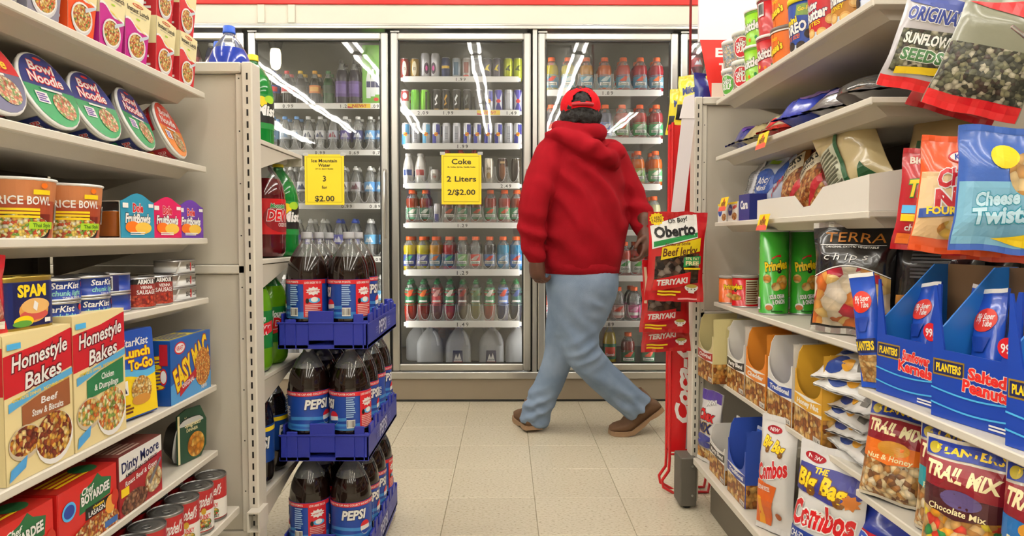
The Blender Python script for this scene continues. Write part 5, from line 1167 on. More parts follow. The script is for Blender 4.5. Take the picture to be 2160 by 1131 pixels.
LEFT(carton(.05, .075, .05, M('#2a5a34', .4), lambda p: p.ell(0, .5, .6, .3, M('#d8902a'), 'picture')), 'green_dinner_box', 'small green box hidden behind the roast beef dinner', 'box', 5, 1.40, .05, 0, 0, .06)
def sleeve_bowl():
    tray = MB().lathe([(.03, -.0), (.036, .004), (.05, .036), (.053, .038), (.053, .040)], M('#1c1a18', .35), 24, sq=3.2)
    film = MB().lathe([(.052, .0402), (.002, .041)], M('#c9c9c6', .3), 24, sq=3.2, cap0=False)
    sl = MB(); G = M('#1f4a34', .4)
    sl.prism([(-.05, .0), (-.05, .108), (-.02, .118), (.03, .116), (.052, .08), (.05, .02), (.03, -.002), (-.03, -.002)], lambda x, z, y: (x, y, z), -.004, -.001, G)
    pr = Pr(lambda u, v, o: (u, -.004 - o, v), .1, .11)
    pr.text('Your', -.3, .86, .1, CREAM, .5, 1, .2); pr.text('Spaghetti', .05, .74, .09, CREAM, 1.1, 1, .2); pr.text('DINNER', 0, .62, .06, CREAM, .8); pr.ell(.25, .28, .6, .26, FOOD('gold', ['#e0a03a', '#d88a24', '#f0c060', '#c8781c'], 90), 'picture'); pr.rect(-1, 0, -.86, .98, CREAM)
    return tray, film, sl, pr
tray, film, sl, pr = sleeve_bowl()
t = thing('microwave_bowl', 'black microwave bowl on edge behind a dark green card at shelf end', 'bowl', (-.72, 1.545, ZL[5] + .004), pi / 2 - .2)
part('front_card', sl, t)
rm = Matrix.Translation((-.004, .042, .052)) @ Matrix.Rotation(radians(100), 4, 'X')
for nm, mb in (('tray', tray), ('film', film)): part(nm, mb, t).matrix_basis = rm
for nm, me in pr.protos(): part(nm, me, t)
# -- base deck: soup cans
def soup_art(p):
    p.rect(-pi, .08, pi, .5, M('#eeeae2', .4), 'label'); p.text("Campbell's", .0, .72, .22, WHITE, 1.5, 1, .3); p.ell(0, .5, .16, .07, GOLD); p.text('CHUNKY', .0, .38, .09, RED, 1.0); p.ell(.05, .24, .5, .1, FOOD('soup', ['#e0a83a', '#d8502a', '#e8d8a0', '#6a8a3a'], 220), 'picture'); p.rect(-.9, .24, -.3, .4, YEL); p.text('VEGETABLE', 0, .14, .06, M('#2a3a2a'), 1.1)
SOUP = tin(.0335, .102, M('#b81c22', .3), soup_art, M('#8d8c8a', .35, .85), True, 28)
for r_ in range(2):
    for k in range(7):
        y = 1.56 - .07 * k + (.01 if r_ else 0)
        place(SOUP, 'soup_can', 'red and white soup can, %s from the panel, %s row' % (ordn[k], ('front', 'back')[r_]), 'can', (-.683 - r_ * .072, y, ZB + .0008), .55 + random.uniform(-.3, .3), 'soup cans on the base deck')
# ------------------------------------------------------------------ right shelves
# -- top shelf: candy and cookie cups
def tub(rt, rb, h, body, art, lid, lidh=.012): return cup(rt, rb, h, body, art, WHITE, 28, lid, lidh)
def gulp(c):
    cand = FOOD('gulp' + c, ['#c8b8a8', '#a89888', '#8aa0a8', '#c89a8a', '#b8a878', '#7a8a98'], 190)
    return tub(.045, .038, .088, cand, lambda p: (p.rect(-3, .84, 3, .99, M('#e6e2da', .4), 'collar'), p.ell(0, .42, .72, .36, WHITE), p.ell(0, .42, .66, .33, M(c, .35)), p.text('CANDY', 0, .52, .15, WHITE, .95, 2, 0, o=NAVY), p.text('GULP', 0, .34, .17, WHITE, .9, 2, 0), p.text('EZ', 0, .66, .08, WHITE)), WHITE)
GU_R, GU_G = gulp('#c81c28'), gulp('#5aa83a')
gx = -.5
for y, z, p, lb, rz in ((2.205, 0, GU_G, 'candy cup with green round label, lower tier', .45), (2.105, 0, GU_R, 'candy cup with red round label, lower tier', .8), (2.205, 1, GU_G, 'candy cup of mixed gums, upper tier', 2.2), (2.105, 1, GU_R, 'candy cup with red round label, upper tier', .8)):
    RIGHT(p, 'candy_cup', lb, 'cup', 0, y, .09, rz, z * .0885, .004, 'candy cups')
def skit(c, tc='#f4f2ee'):
    return tub(.046, .039, .104, M(c, .3, coat=.3), lambda p: (p.rect(-3, .86, 3, .9, M('#7a1018' if c == '#b8141c' else '#5a9a1c', .4), 'collar'), p.text('Skittles', 0, .52, .22, WHITE, 1.75, 2, .1, .12, o=M('#3a0a0e' if c == '#b8141c' else '#2a5a12')), [p.ell(*e, .1, .05, m) for e, m in (((-.6, .2), YEL), ((-.1, .15), ORANGE), ((.4, .2), GREEN), ((.7, .3), PURPLE), ((-.8, .75), RED))], p.barcode(1.2, .5, 1.75, .85)), M('#efece6', .4) if c == '#b8141c' else WHITE, .008)
SK_R, SK_G = skit('#b8141c'), skit('#8ac81c')
for y, z, p, lb, rz in ((2.005, 0, SK_G, 'lime fruit candy cup, lower tier', .5), (1.905, 0, SK_R, 'red fruit candy cup, lower tier', .75), (2.005, 1, SK_G, 'lime fruit candy cup, upper tier', .5), (1.905, 1, SK_R, 'red fruit candy cup showing its barcode, upper tier', -1.2)):
    RIGHT(p, 'fruit_candy_cup', lb, 'cup', 0, y, .092, rz, z * .1045, .006, 'fruit candy cups')
def rees_art(p): p.rect(-.35, .02, .9, .84, M('#e8701c', .35)); p.rect(-2.9, .02, -.4, .84, M('#e8701c', .35)); p.rect(.75, .05, 1.7, .82, M('#d8d2c8', .4)); p.smallprint(.85, 1.6, .1, .8, 9, BROWN); p.text("Reese's", -.3, .42, .2, YEL, 1.1, 2, .1, .3, o=BROWN); p.text('CANDY', -.3, .68, .08, YEL, .5); p.rect(-3, .86, 3, .9, M('#efe8da'), 'collar')
RS = tub(.05, .043, .095, M('#e8701c', .35), rees_art, M('#6a5a50', .4), .012)
for z, lb in ((0, 'orange peanut butter candy tub, lower one'), (1, 'orange peanut butter candy tub with brown lid, upper one')): RIGHT(RS, 'peanut_butter_tub', lb, 'tub', 0, 1.8, .1, .5, z * .0955, .006, 'orange candy tubs')
def cookie_art(bg, a, b_, c_, sub, food):
    def f(p):
        p.rect(-1.7, .0, 1.7, .86, M(bg, .35)); p.poly([(-1.7, .0), (1.7, 0), (1.7, .2), (0, .12), (-1.7, .22)], M('#d8dff0', .4)); p.poly([(-.2, .66), (.9, .6), (.9, .84), (-.1, .84)], M('#7a9a4a' if bg != '#c8202a' else '#8a2a20', .4)); p.text('Go-Pak', .35, .76, .07, YEL, .8, 1, .1); p.text('$1.', .6, .68, .08, WHITE, .3)
        p.text(a, -.5, .58, .13, YEL if bg == '#2a4aa0' else WHITE, .8, 2, 0, .12, o=M('#101c5a')); p.text(b_, -.3, .43, .17, WHITE, 1.4, 2, .05, .12, o=M('#101c5a')); p.text(c_, -.4, .27, .07, ORANGE if bg == '#2a4aa0' else YEL, .9, 1, .1, .12)
        for u, v in ((-.55, .12), (.1, .1), (.55, .3)): p.ell(u, v, .27, .085, M('#2a1c16', .5) if food == 'dark' else M('#d8a052', .5), 'picture'); p.ell(u, v, .2, .05, M('#3a2a22', .6) if food == 'dark' else M('#e8c07a', .5), 'picture')
    return f
CO = tub(.05, .041, .132, M('#2a4aa0', .35), cookie_art('#2a4aa0', 'mini', 'OREO', 'BITE SIZE!', '', 'dark'), M('#e8d82a', .35), .014)
CN = tub(.05, .041, .132, M('#c8202a', .35), cookie_art('#c8202a', 'Nutter', 'Butter', 'BITES', '', 'gold'), M('#e8d82a', .35), .014)
CG = tub(.05, .041, .132, M('#c88a2c', .35), cookie_art('#b87a24', 'Teddy', 'Grahams', 'HONEY', '', 'gold'), M('#e8d82a', .35), .014)
for y, p, lb, rz in ((1.688, CO, 'blue mini cookie cup with yellow lid', .62), (1.58, CN, 'red peanut cookie cup with yellow lid', .62), (1.472, CG, 'golden graham cookie cup beside the red one', .6), (1.365, CO, 'blue cookie cup nearest the camera', -.3)):
    RIGHT(p, 'cookie_cup', lb, 'cup', 0, y, .1, rz, 0, .004, 'cookie cups')
RIGHT(CO, 'cookie_cup', 'blue cookie cup stacked high above the mini cookie cup', 'cup', 0, 1.70, .1, -1, .1325, .02, 'cookie cups')
# -- second shelf: loose bags lying flat
def flatbag(p, name, label, x, y, z, rz, tilt=.12, roll=0): return place(p, name, label, 'bag', (x, y, z), 0, None, (radians(-90) + tilt, roll, rz))
B1 = bag(.13, .17, .075, PLASTIC('#2a2f86'), lambda p: (p.ell(-.3, .5, .5, .2, WHITE), p.ell(.2, .35, .4, .15, PURPLE), p.text('Mini', -.3, .5, .12, NAVY, .6), p.rect(-.8, .72, .8, .82, GOLD)), 1)
B2 = bag(.13, .18, .07, PLASTIC('#b9a878'), lambda p: (p.rect(-.9, .3, .9, .5, M('#6a3a44', .4)), p.rect(-.9, .5, -.2, .7, SKY), p.text('Fresh', 0, .8, .1, M('#4a5a3a'), 1.0)), 2)
B3 = bag(.13, .17, .07, PLASTIC('#cfc8a0'), lambda p: (p.poly([(-.8, .3), (.8, .45), (.8, .55), (-.8, .42)], M('#6a8a6a', .4)), p.poly([(.1, .1), (.9, .05), (.9, .3)], RED)), 4)
B4 = bag(.14, .2, .08, PLASTIC('#2a3fae'), lambda p: (p.ell(.0, .45, .6, .2, M('#8a6aa8', .3)), p.rect(-.9, .7, .9, .85, M('#1c2a8a', .3))), 5)
B5 = bag(.15, .2, .07, FOIL, lambda p: (p.rect(-.6, .2, .6, .7, M('#8a7aa0', .3)),), 6)
flatbag(B1, 'cookie_bag', 'navy cookie bag lying at the far end of the second shelf', .715, 2.17, ZR[1] + .032, -pi / 2, .2)
flatbag(B2, 'cookie_bag', 'cream and plum cookie bag lying beside the navy one', .72, 2.06, ZR[1] + .03, -pi / 2 + .2, .2)
flatbag(B3, 'cookie_bag', 'pale cookie bag with green script above the NEW tag', .715, 1.95, ZR[1] + .03, -pi / 2 - .15, .18)
flatbag(bag(.1, .14, .03, PLASTIC('#c8201c'), lambda p: p.rect(-.9, .5, .9, .85, YEL), 9), 'candy_bag', 'small red and yellow candy bag on the second shelf', .705, 1.85, ZR[1] + .022, -pi / 2 + .3, .15)
flatbag(B4, 'snack_bag', 'crumpled royal blue snack bag on the second shelf', .71, 1.72, ZR[1] + .036, -pi / 2 + .35, .28)
flatbag(B5, 'foil_bag', 'silver foil bag lying on its back beside the blue one', .735, 1.565, ZR[1] + .03, -pi / 2 + .5, .25)
t = thing('snack_tray', 'round tray of orange snack mix with yellow label on second shelf', 'tray', (.80, 1.44, ZR[1] + .001))
part('dish', MB().lathe([(.05, 0), (.055, .003), (.095, .032), (.098, .034), (.098, .036)], M('#3a2a22', .3), 28), t)
part('snack_heap', MB().lathe([(.094, .032), (.08, .042), (.05, .052), (.01, .056)], FOOD('mixheap', ['#e07a2a', '#d8401c', '#e8b04a', '#c8501c', '#f0c87a'], 60), 20, cap0=False), t)
part('cover', MB().lathe([(.097, .036), (.092, .052), (.07, .064), (.01, .068)], CLEAR('#f4f0ea', .06, .06), 28, cap0=False), t)
lb_ = Pr(lambda u, v, o: (-.05 + v * .5, u, .068 + o - .1 * (u * u + (v * .5 - .05) ** 2) * 8), .12, .12, du=.02, dv=.02); lb_.rect(-.6, .3, .6, .75, M('#e8b41c', .4), 'label'); lb_.text('1.99', 0, .52, .2, BROWN, .7)
for nm, me in lb_.protos(): part(nm, me, t)
flatbag(bag(.16, .2, .04, FOIL, lambda p: p.rect(-.7, .2, .7, .8, M('#2a2624', .3)), 12), 'foil_bag', 'silver and black foil bag at the near end of the second shelf', .75, 1.33, ZR[1] + .026, -pi / 2 + 1.0, .1)
# shelf tags
def newtag(x, y, z, label, rx=.5):
    t = thing('shelf_tag', label, 'tag', (x, y, z), -pi / 2, 'yellow NEW tags')
    part('card', MB().prism([(-.034, -.03), (.034, -.03), (.034, .012), (-.034, .012)], lambda a, b, c: (a, c - .012 + b * .25, b), -.0006, .0006, YEL), t)
    pr = Pr(lambda u, v, o: (u, -.0126 - o + v * .25, v), .068, .042)
    pr.poly([(-1, -.71), (1, -.71), (1, -.45), (0, -.25), (-1, -.45)], M('#e05a4a', .4), 'tag_print'); pr.poly([(-.6, -.3), (.6, -.3), (0, .24)], M('#c83a1c', .4), 'tag_print'); pr.text('NEW!', 0, -.2, .3, M('#5a1a0c'), 1.1, 2, 0, o=YEL)
    for nm, me in pr.protos(): part(nm, me, t)
newtag(.686, 1.80, ZR[1] - .002, 'yellow NEW tag hanging from the second right shelf'); newtag(.686, 1.785, ZR[2] - .001, 'yellow NEW tag on the third right shelf lip'); newtag(.682, 2.10, ZR[2] + .062, 'yellow NEW tag clipped on the small cookie cartons')
# -- third shelf: cookies and pretzels
def minibox(p): p.rect(-1, 0, 1, 1, M('#e6e2dc', .4)); p.ell(-.5, .6, .45, .3, BLUE); p.text('Chips', -.5, .65, .14, WHITE, .6); p.text('Mini', .45, .75, .18, RED, .8, 2, .1, .2); p.ell(.4, .25, .5, .2, FOOD('cook', ['#b87a3a', '#8a4a22', '#d8a05a'], 160), 'picture'); p.rect(-1, .9, 1, 1, YEL)
MBX = carton(.088, .058, .05, M('#e6e2dc', .4), minibox)
for y, lb in ((2.185, 'small white cookie carton at the far end of the third shelf'), (2.085, 'small white cookie carton beside the far one'), (1.985, 'small navy cookie carton with white lettering')): RIGHT(MBX if y > 2 else carton(.088, .075, .05, M('#22307e', .4), lambda p: (p.rect(-1, 0, 1, 1, M('#22307e', .4)), p.text('Cara', 0, .6, .3, WHITE, 1.4, 2))), 'cookie_carton', lb, 'carton', 2, y, .05, 0, 0, .004, 'small cookie cartons')
CA = bag(.15, .16, .05, PLASTIC('#cfd6e6'), lambda p: (p.ell(.1, .45, .75, .28, M('#1f50a8', .3)), p.text('Ahoy', .1, .5, .14, WHITE, .9, 1, .1, .2), p.text('Minis', .1, .34, .1, WHITE, .7, 1, .1, .2), p.smallprint(-.85, -.5, .2, .8, 9, GREY), p.rect(-.4, .84, .5, .92, LIME)), 11)
CB = bag(.15, .17, .05, PLASTIC('#c6cde2'), lambda p: (p.ell(.0, .62, .7, .2, M('#1f50a8', .3)), p.text('Aunt', 0, .35, .14, RED, 1.0, 1, .2, .3), p.rect(-.5, .84, .5, .9, RED)), 13)
place(bag(.14, .15, .045, PLASTIC('#d8dae2'), lambda p: p.smallprint(-.8, .8, .2, .8, 14, GREY), 17), 'cookie_bag', 'white cookie bag showing its fine print at shelf end', 'bag', (.775, 2.17, ZR[2] + .045), 0, None, (-.25, 0, -pi / 2 - .2))
place(CA, 'cookie_bag', 'pale blue chocolate chip cookie bag standing behind cartons', 'bag', (.77, 2.06, ZR[2] + .04), 0, None, (-.3, .1, -pi / 2 + .1)); place(CB, 'cookie_bag', 'pale blue cookie bag with red script leaning right', 'bag', (.775, 1.92, ZR[2] + .04), 0, None, (-.35, -.4, -pi / 2 + .1))
# white cardboard tray with pretzel bags
t = thing('carton_tray', 'open white cardboard tray holding pretzel bags on third shelf', 'tray', (XR + .008, 1.60, ZR[2] + .001))
WC = M('#e4ded4', .6, bump=.02, bscale=80)
part('front_wall', MB().prism([(-.29, 0), (.29, 0), (.29, .052), (.2, .052), (.05, .05), (.0, .02), (-.04, .022), (-.1, .06), (-.29, .07)], lambda y, z, x: (x, y, z), 0, .002, WC), t)
part('end_wall', MB().prism([(0, 0), (.26, 0), (.26, .085), (.1, .085), (0, .07)], lambda x, z, y: (x, y, z), -.292, -.29, WC), t); part('end_wall', MB().box(0, .26, .29, .292, 0, .052, WC), t)
part('floor_sheet', MB().box(.002, .26, -.29, .29, 0, .002, WC), t); part('back_wall', MB().box(.258, .26, -.29, .29, 0.002, .085, WC), t)
pret = FOOD('pretzel', ['#c88a4a', '#a85a24', '#e0b070', '#8a4018', '#d89a5a'], 100)
SN = lambda sd, c: bag(.14, .21, .055, PLASTIC('#7a2a22') if c else PLASTIC('#a8703a'), lambda p: (p.rect(-.85, .08, .85, .5, pret, 'picture'), p.poly([(-.9, .5), (.9, .5), (.9, .74), (-.9, .74)], M('#e0d4b8', .4)), p.text("SNYDER'S", 0, .65, .1, BLACK, 1.6, 2), p.text('OF HANOVER', 0, .55, .04, BLACK, 1.2), p.poly([(-.5, .1), (.9, .2), (.9, .32)], M('#c8303a', .35))), sd)
place(SN(21, 0), 'pretzel_bag', 'tan and cream pretzel bag leaning in the white tray', 'bag', (.762, 1.80, ZR[2] + .02), 0, None, (-.32, -.5, -pi / 2 + .1)); place(SN(22, 1), 'pretzel_bag', 'dark red pretzel bag leaning in the white tray', 'bag', (.765, 1.685, ZR[2] + .02), 0, None, (-.3, -.55, -pi / 2 + .1))
place(bag(.14, .2, .05, PLASTIC('#6a1c1c'), lambda p: p.ell(0, .5, .6, .2, M('#d8401c', .3)), 24), 'snack_bag', 'dark red snack bag standing behind the pretzel bags', 'bag', (.88, 1.72, ZR[2] + .003), 0, None, (-.15, -.2, -pi / 2 + .2))
place(bag(.17, .24, .06, PLASTIC('#cdb98a'), lambda p: (p.rect(-.95, .1, -.1, .7, M('#b9b9a0', .4)), p.smallprint(-.9, -.15, .12, .68, 14, M('#5a5a44')), p.poly([(-.1, .05), (.05, .05), (.05, .8), (-.1, .8)], M('#2a5a34', .4)), p.poly([(.1, .1), (.8, .1), (.5, .35)], M('#2a5a34', .4))), 25, back=PLASTIC('#bfa878')), 'chip_bag', 'tall tan kettle chip bag with green trim leaning out of white tray', 'bag', (.78, 1.47, ZR[2] + .02), 0, None, (-.12, -.5, -pi / 2 + .35))
place(bag(.15, .2, .05, PLASTIC('#b9a070'), lambda p: p.rect(-.6, .1, .6, .6, M('#2a5a34', .4)), 26), 'chip_bag', 'tan chip bag with green panel standing further back in tray', 'bag', (.86, 1.38, ZR[2] + .02), 0, None, (-.1, .15, -pi / 2 + .5))
place(bag(.14, .2, .05, PLASTIC('#a89060'), None, 27), 'chip_bag', 'plain tan chip bag at the back of the near tray end', 'bag', (.95, 1.35, ZR[2] + .02), 0, None, (-.05, .1, -pi / 2 + .8))
# -- fourth shelf: potato crisp canisters and vegetable chips
crisp = FOOD('crisp', ['#e0b05a', '#d89a3c', '#eac67a', '#cf8a2c'], 70)
def prin_art(c, tall=True):
    d_ = {'g': '#3aa62c', 'r': '#c8141c', 'o': '#e0661c'}[c]
    def f(p):
        if tall:
            p.text('Pringles', .02, .575, .1, YEL, 1.62, 2, 0, .16, o=BLACK); p.poly([(-.3, .66), (0, .69), (.3, .7), (.32, .67), (0, .675), (-.3, .64)], RED)
            for u, v, r_ in ((-.62, .42, .3), (.45, .38, .42), (.0, .33, .3)): p.ell(u, v, r_, .05 if u < .2 else .085, crisp, 'picture')
            p.text('SOUR CREAM', .1, .215, .045, WHITE, 1.0, 2, 0, .12, o=M('#1f6a1c')); p.text('& ONION', .2, .155, .05, WHITE, .85, 2, 0, .12, o=M('#1f6a1c')); p.ell(-.45, .1, .28, .035, WHITE, 'picture'); p.ell(-.45, .085, .24, .03, M('#c8743a'), 'picture'); p.smallprint(-.3, .6, .03, .06, 1, M('#1f6a1c')); p.barcode(-1.6, .06, -1.15, .2)
        else:
            p.text('Pringles', .0, .62, .16, YEL, 1.5, 2, 0, .1, o=BLACK); p.ell(.1, .3, .6, .1, crisp, 'picture'); p.rect(1.0, .1, 2.2, .85, M('#d8d2b8', .4)); p.smallprint(1.05, 2.1, .12, .82, 10, BROWN)
    return f
def pringles(c, h, r, tall=True):
    col = {'g': '#3aa62c', 'r': '#c8141c', 'o': '#e0661c'}[c]
    b = MB().lathe([(r, 0), (r * 1.02, .001), (r * 1.02, .004), (r, .005), (r, h - .008)], lambda z: SILVER if z < .0045 else M(col, .25, coat=.3), 28)
    l = MB().lathe([(r * 1.04, h - .009), (r * 1.05, h - .003), (r * 1.03, h), (r * .9, h - .001)], CLEAR('#eef0ea', .45, .1), 28)
    pr = Pr(cyl(r), 2 * r, h, du=.006); prin_art(c, tall)(pr)
    return [('canister', b.mesh('canister')), ('lid', l.mesh('lid'))] + pr.protos()
PT = pringles('g', .236, .0385)
for x, lb in ((.742, 'tall green crisp canister at the shelf front, fully in view'), (.825, 'tall green crisp canister, second into the shelf'), (.908, 'tall green crisp canister half behind the black chip bag')): place(PT, 'crisp_canister', lb, 'canister', (x, 1.885, ZR[3] + .0006), -.22, 'tall crisp canisters')
for c_, h_, r_, x, y, z, rz, lb in (('o', .09, .033, .724, 2.205, 0, -.1, 'short orange crisp canister at the far end'), ('g', .085, .033, .80, 2.20, 0, -.1, 'short green crisp canister behind the orange one'), ('r', .098, .039, .735, 2.09, 0, -1.3, 'short red crisp canister showing its ingredients panel'), ('r', .098, .039, .83, 2.08, 0, -.3, 'short red crisp canister deeper in the shelf'), ('o', .085, .033, .80, 2.06, .099, -.1, 'short orange crisp canister stacked behind the tall green one')):
    place(pringles(c_, h_, r_, False), 'snack_canister', lb, 'canister', (x, y, ZR[3] + .0006 + z), rz, 'short crisp canisters')
veg = FOOD('vegchip', ['#e8a04a', '#f0c878', '#c8243c', '#ecd8b8', '#d8702a', '#efe0cc', '#e0863c'], 34, .3)
TE = bag(.172, .242, .07, M('#1a1718', .2, coat=.6, bump=.15, bscale=30), lambda p: (p.poly([(-.95, .07)] + [(-.95 + 1.9 * k / 10, .5 + .1 * sin(pi * k / 10)) for k in range(11)] + [(.95, .07)], veg, 'picture'), p.text('TERRA', .05, .86, .085, M('#d88a3a', .35), 1.45, 0, 0), p.rect(-.8, .79, .8, .795, WHITE), p.text('ORIGINAL EXOTIC VEGETABLE', 0, .775, .016, WHITE, 1.3), p.text('chips', -.1, .69, .06, WHITE, 1.1, 0, .3, sp=1.6), p.poly([(-.95, .5)] + [(-.95 + 1.9 * k / 10, .505 + .1 * sin(pi * k / 10)) for k in range(11)] + [(.95, .5)] + [(.95 - 1.9 * k / 10, .515 + .1 * sin(pi * k / 10)) for k in range(11)], WHITE)), 31, sealmat=FOIL, nu=16, nv=22)
place(TE, 'vegetable_chip_bag', 'large black chip bag printed with colourful vegetable chips', 'bag', (.742, 1.455, ZR[3] + .003), 0, None, (-.06, .0, -pi / 2 + .8))
place(bag(.17, .225, .06, M('#1c191b', .2, coat=.6, bump=.15, bscale=30), lambda p: (p.rect(-.85, .07, .85, .4, veg, 'picture'), p.smallprint(-.5, .5, .55, .85, 9, M('#4a464a'))), 32), 'vegetable_chip_bag', 'black chip bag standing behind the nearer black one', 'bag', (.85, 1.345, ZR[3] + .003), 0, None, (-.1, .0, -pi / 2 + .7)); place(bag(.16, .22, .06, M('#1c191b', .2, coat=.6), lambda p: p.rect(-.85, .07, .85, .4, veg, 'picture'), 33), 'vegetable_chip_bag', 'black chip bag at the back of the fourth shelf', 'bag', (.97, 1.40, ZR[3] + .003), 0, None, (-.05, 0, -pi / 2 + .6))
# -- fifth shelf and base: display cartons with scooped fronts
def scoop(w, h, d, fh, col, inner, art, sidecol=None, sideart=None):
    """display carton: tall back and sides, front cut low in a curve; front faces -Y"""
    th = .002; I_ = M(inner, .6); Cc = M(col, .45); S_ = M(sidecol or col, .45)
    b = MB().box(-w / 2, w / 2, d / 2 - th, d / 2, 0, h, I_)
    b.box(-w / 2, w / 2, -d / 2, d / 2, 0, th, I_)
    side = [(-d / 2, 0), (d / 2, 0), (d / 2, h), (d / 2 - .02, h), (-d / 2 + .015, h * .985), (-d / 2 + .006, h * .9), (-d / 2, h * .7)]
    s1 = MB().prism(side, lambda y, z, x: (x, y, z), -w / 2, -w / 2 + th, S_); s2 = MB().prism(side, lambda y, z, x: (x, y, z), w / 2 - th, w / 2, S_)
    fr = [(-w / 2, 0), (w / 2, 0), (w / 2, h * .72)] + [(w / 2 * .92 * cos(a) + 0, fh + (h * .72 - fh) * (1 - sin(a) ** .6)) for a in [pi * k / 14 for k in range(15)]] + [(-w / 2, h * .72)]
    f_ = MB().prism(fr, lambda x, z, y: (x, y, z), -d / 2 - th, -d / 2, Cc)
    out = [('body', b.mesh('body')), ('side_panel', s1.mesh('side_panel')), ('side_panel', s2.mesh('side_panel')), ('front_panel', f_.mesh('front_panel'))]
    pr = Pr(lambda u, v, o: (u, -d / 2 - th - o, v), w, fh); art(pr)
    if sideart:
        ps = Pr(pl_right(w), d, h); sideart(ps)
        for pn, mb in ps.parts.items():
            if pn in pr.parts:
                for f, mi in zip(mb.f, mb.m): pr.parts[pn].add([mb.v[i] for i in f], [tuple(range(len(f)))], mb.mats[mi])
            else: pr.parts[pn] = mb
    return out + pr.protos()
mix = FOOD('chexmix', ['#c88a3c', '#e0b060', '#a8601c', '#8a4a1c', '#d89a48', '#efcf90'], 75)
def chexf(bandc, txt, tc=WHITE, num='116'):
    def f(p):
        p.rect(-1, 0, 1, .72, mix, 'picture'); p.rect(-1, .66, 1, 1.0, WHITE); p.poly([(-1, .72), (0, .66), (1, .74), (1, 1.0), (0, .9), (-1, .98)], M(bandc, .4)); p.text(txt, 0, .83, .12, tc, 1.6, 2, .1, .03)
        p.rect(.45, .04, .95, .18, M('#cfcac2', .5), 'price_sticker'); p.text(num, .7, .1, .07, M('#3a3630'), .34)
    return f
def sidelogo(c): return lambda p: (p.rect(-1, 0, 1, .98, M(c, .45)), p.rect(-1, 0, 1, .3, mix, 'picture'), p.ell(0, .85, .34, .05, M('#efe6d0', .4)), p.ell(0, .85, .22, .03, M(c, .45)), p.text('G', .0, .855, .06, M('#2a2418'), .4, 1, .4))
def snackbag(c, txt, sd, tc=WHITE, w=.085, h=.14): return bag(w, h, .035, PLASTIC(c), lambda p: (p.text(txt, 0, .7, .14, RED, 1.5, 2, .1, 0, o=WHITE), p.text('MIX', 0, .52, .14, NAVY, 1.0, 2, .1), p.rect(-.8, .12, .8, .42, mix, 'picture')), sd)
SB1, SB2 = snackbag('#e0dcd4', 'Chex', 41), snackbag('#2a4aa8', 'Chex', 42)
dc = [(2.205, '#dccf9a', '#8a8378', "Original", '#b83a2a', '100', '#d6c88f', 'tan', .0), (2.035, '#d8d4cc', '#857f76', 'Party Blend', '#3a3430', '116', '#ece8e0', 'white', .0), (1.87, '#e6862a', '#8a8378', 'Cheddar', '#e6862a', '116', '#de8a2c', 'orange', .0), (1.705, '#e6e2dc', '#8a8378', 'Traditional', '#2a4aa8', '116', '#e6e2dc', 'white and blue', .0), (1.54, '#d8a02c', '#8a8378', 'Honey Nut', '#e0a82c', '116', '#d8a32e', 'yellow', .0)]
for k, (y, c, inn, tx, bc, num, sc, wd, _) in enumerate(dc):
    RIGHT(scoop(.15, .208, .13, .096, c, inn, chexf(bc, tx, num=num), sc, sidelogo(sc)), 'snack_display_carton', '%s display carton of snack mix, %s from far end, fifth shelf' % (wd, ordn[k]), 'carton', 4, y, .134, random.uniform(-.03, .03), 0, -.04 if k == 0 else .002, 'snack mix cartons')
    if k in (1, 2, 3, 4):
        place((SB1, SB2)[k == 3], 'snack_bag', '%s snack mix bag inside the %s display carton' % (('white', 'blue')[k == 3], wd), 'bag', (XR + .055, y + .005, ZR[4] + .006), 0, 'snack mix bags in cartons', (-.3, .15 * (-1) ** k, -pi / 2))
# stack of small white snack bags
for k in range(6):
    place(bag(.15, .12, .045, PLASTIC('#dad7d2'), lambda p: (p.ell(-.35, .3, .45, .2, M('#22408f', .35)), p.ell(.15, .26, .22, .12, M('#e0a02a', .35)), p.rect(.5, .15, .8, .3, M('#6a6660', .5)), p.ell(-.3, .7, .4, .16, M('#22408f', .35)), p.poly([(-.9, .8), (.2, .8), (-.2, .95), (-.9, .95)], YEL)), 50 + k), 'snack_bag', 'small white snack bag with blue oval, %s from bottom of the stack' % ordn[k], 'bag', (.70, 1.395 + .012 * (k % 3), ZR[4] + .018 + .029 * k), 0, 'stacked white snack bags', (radians(-90) + (.2 if k < 4 else .45), .1 * (-1) ** k, -pi / 2 + (.4 if k > 3 else .08 * (k % 3))))
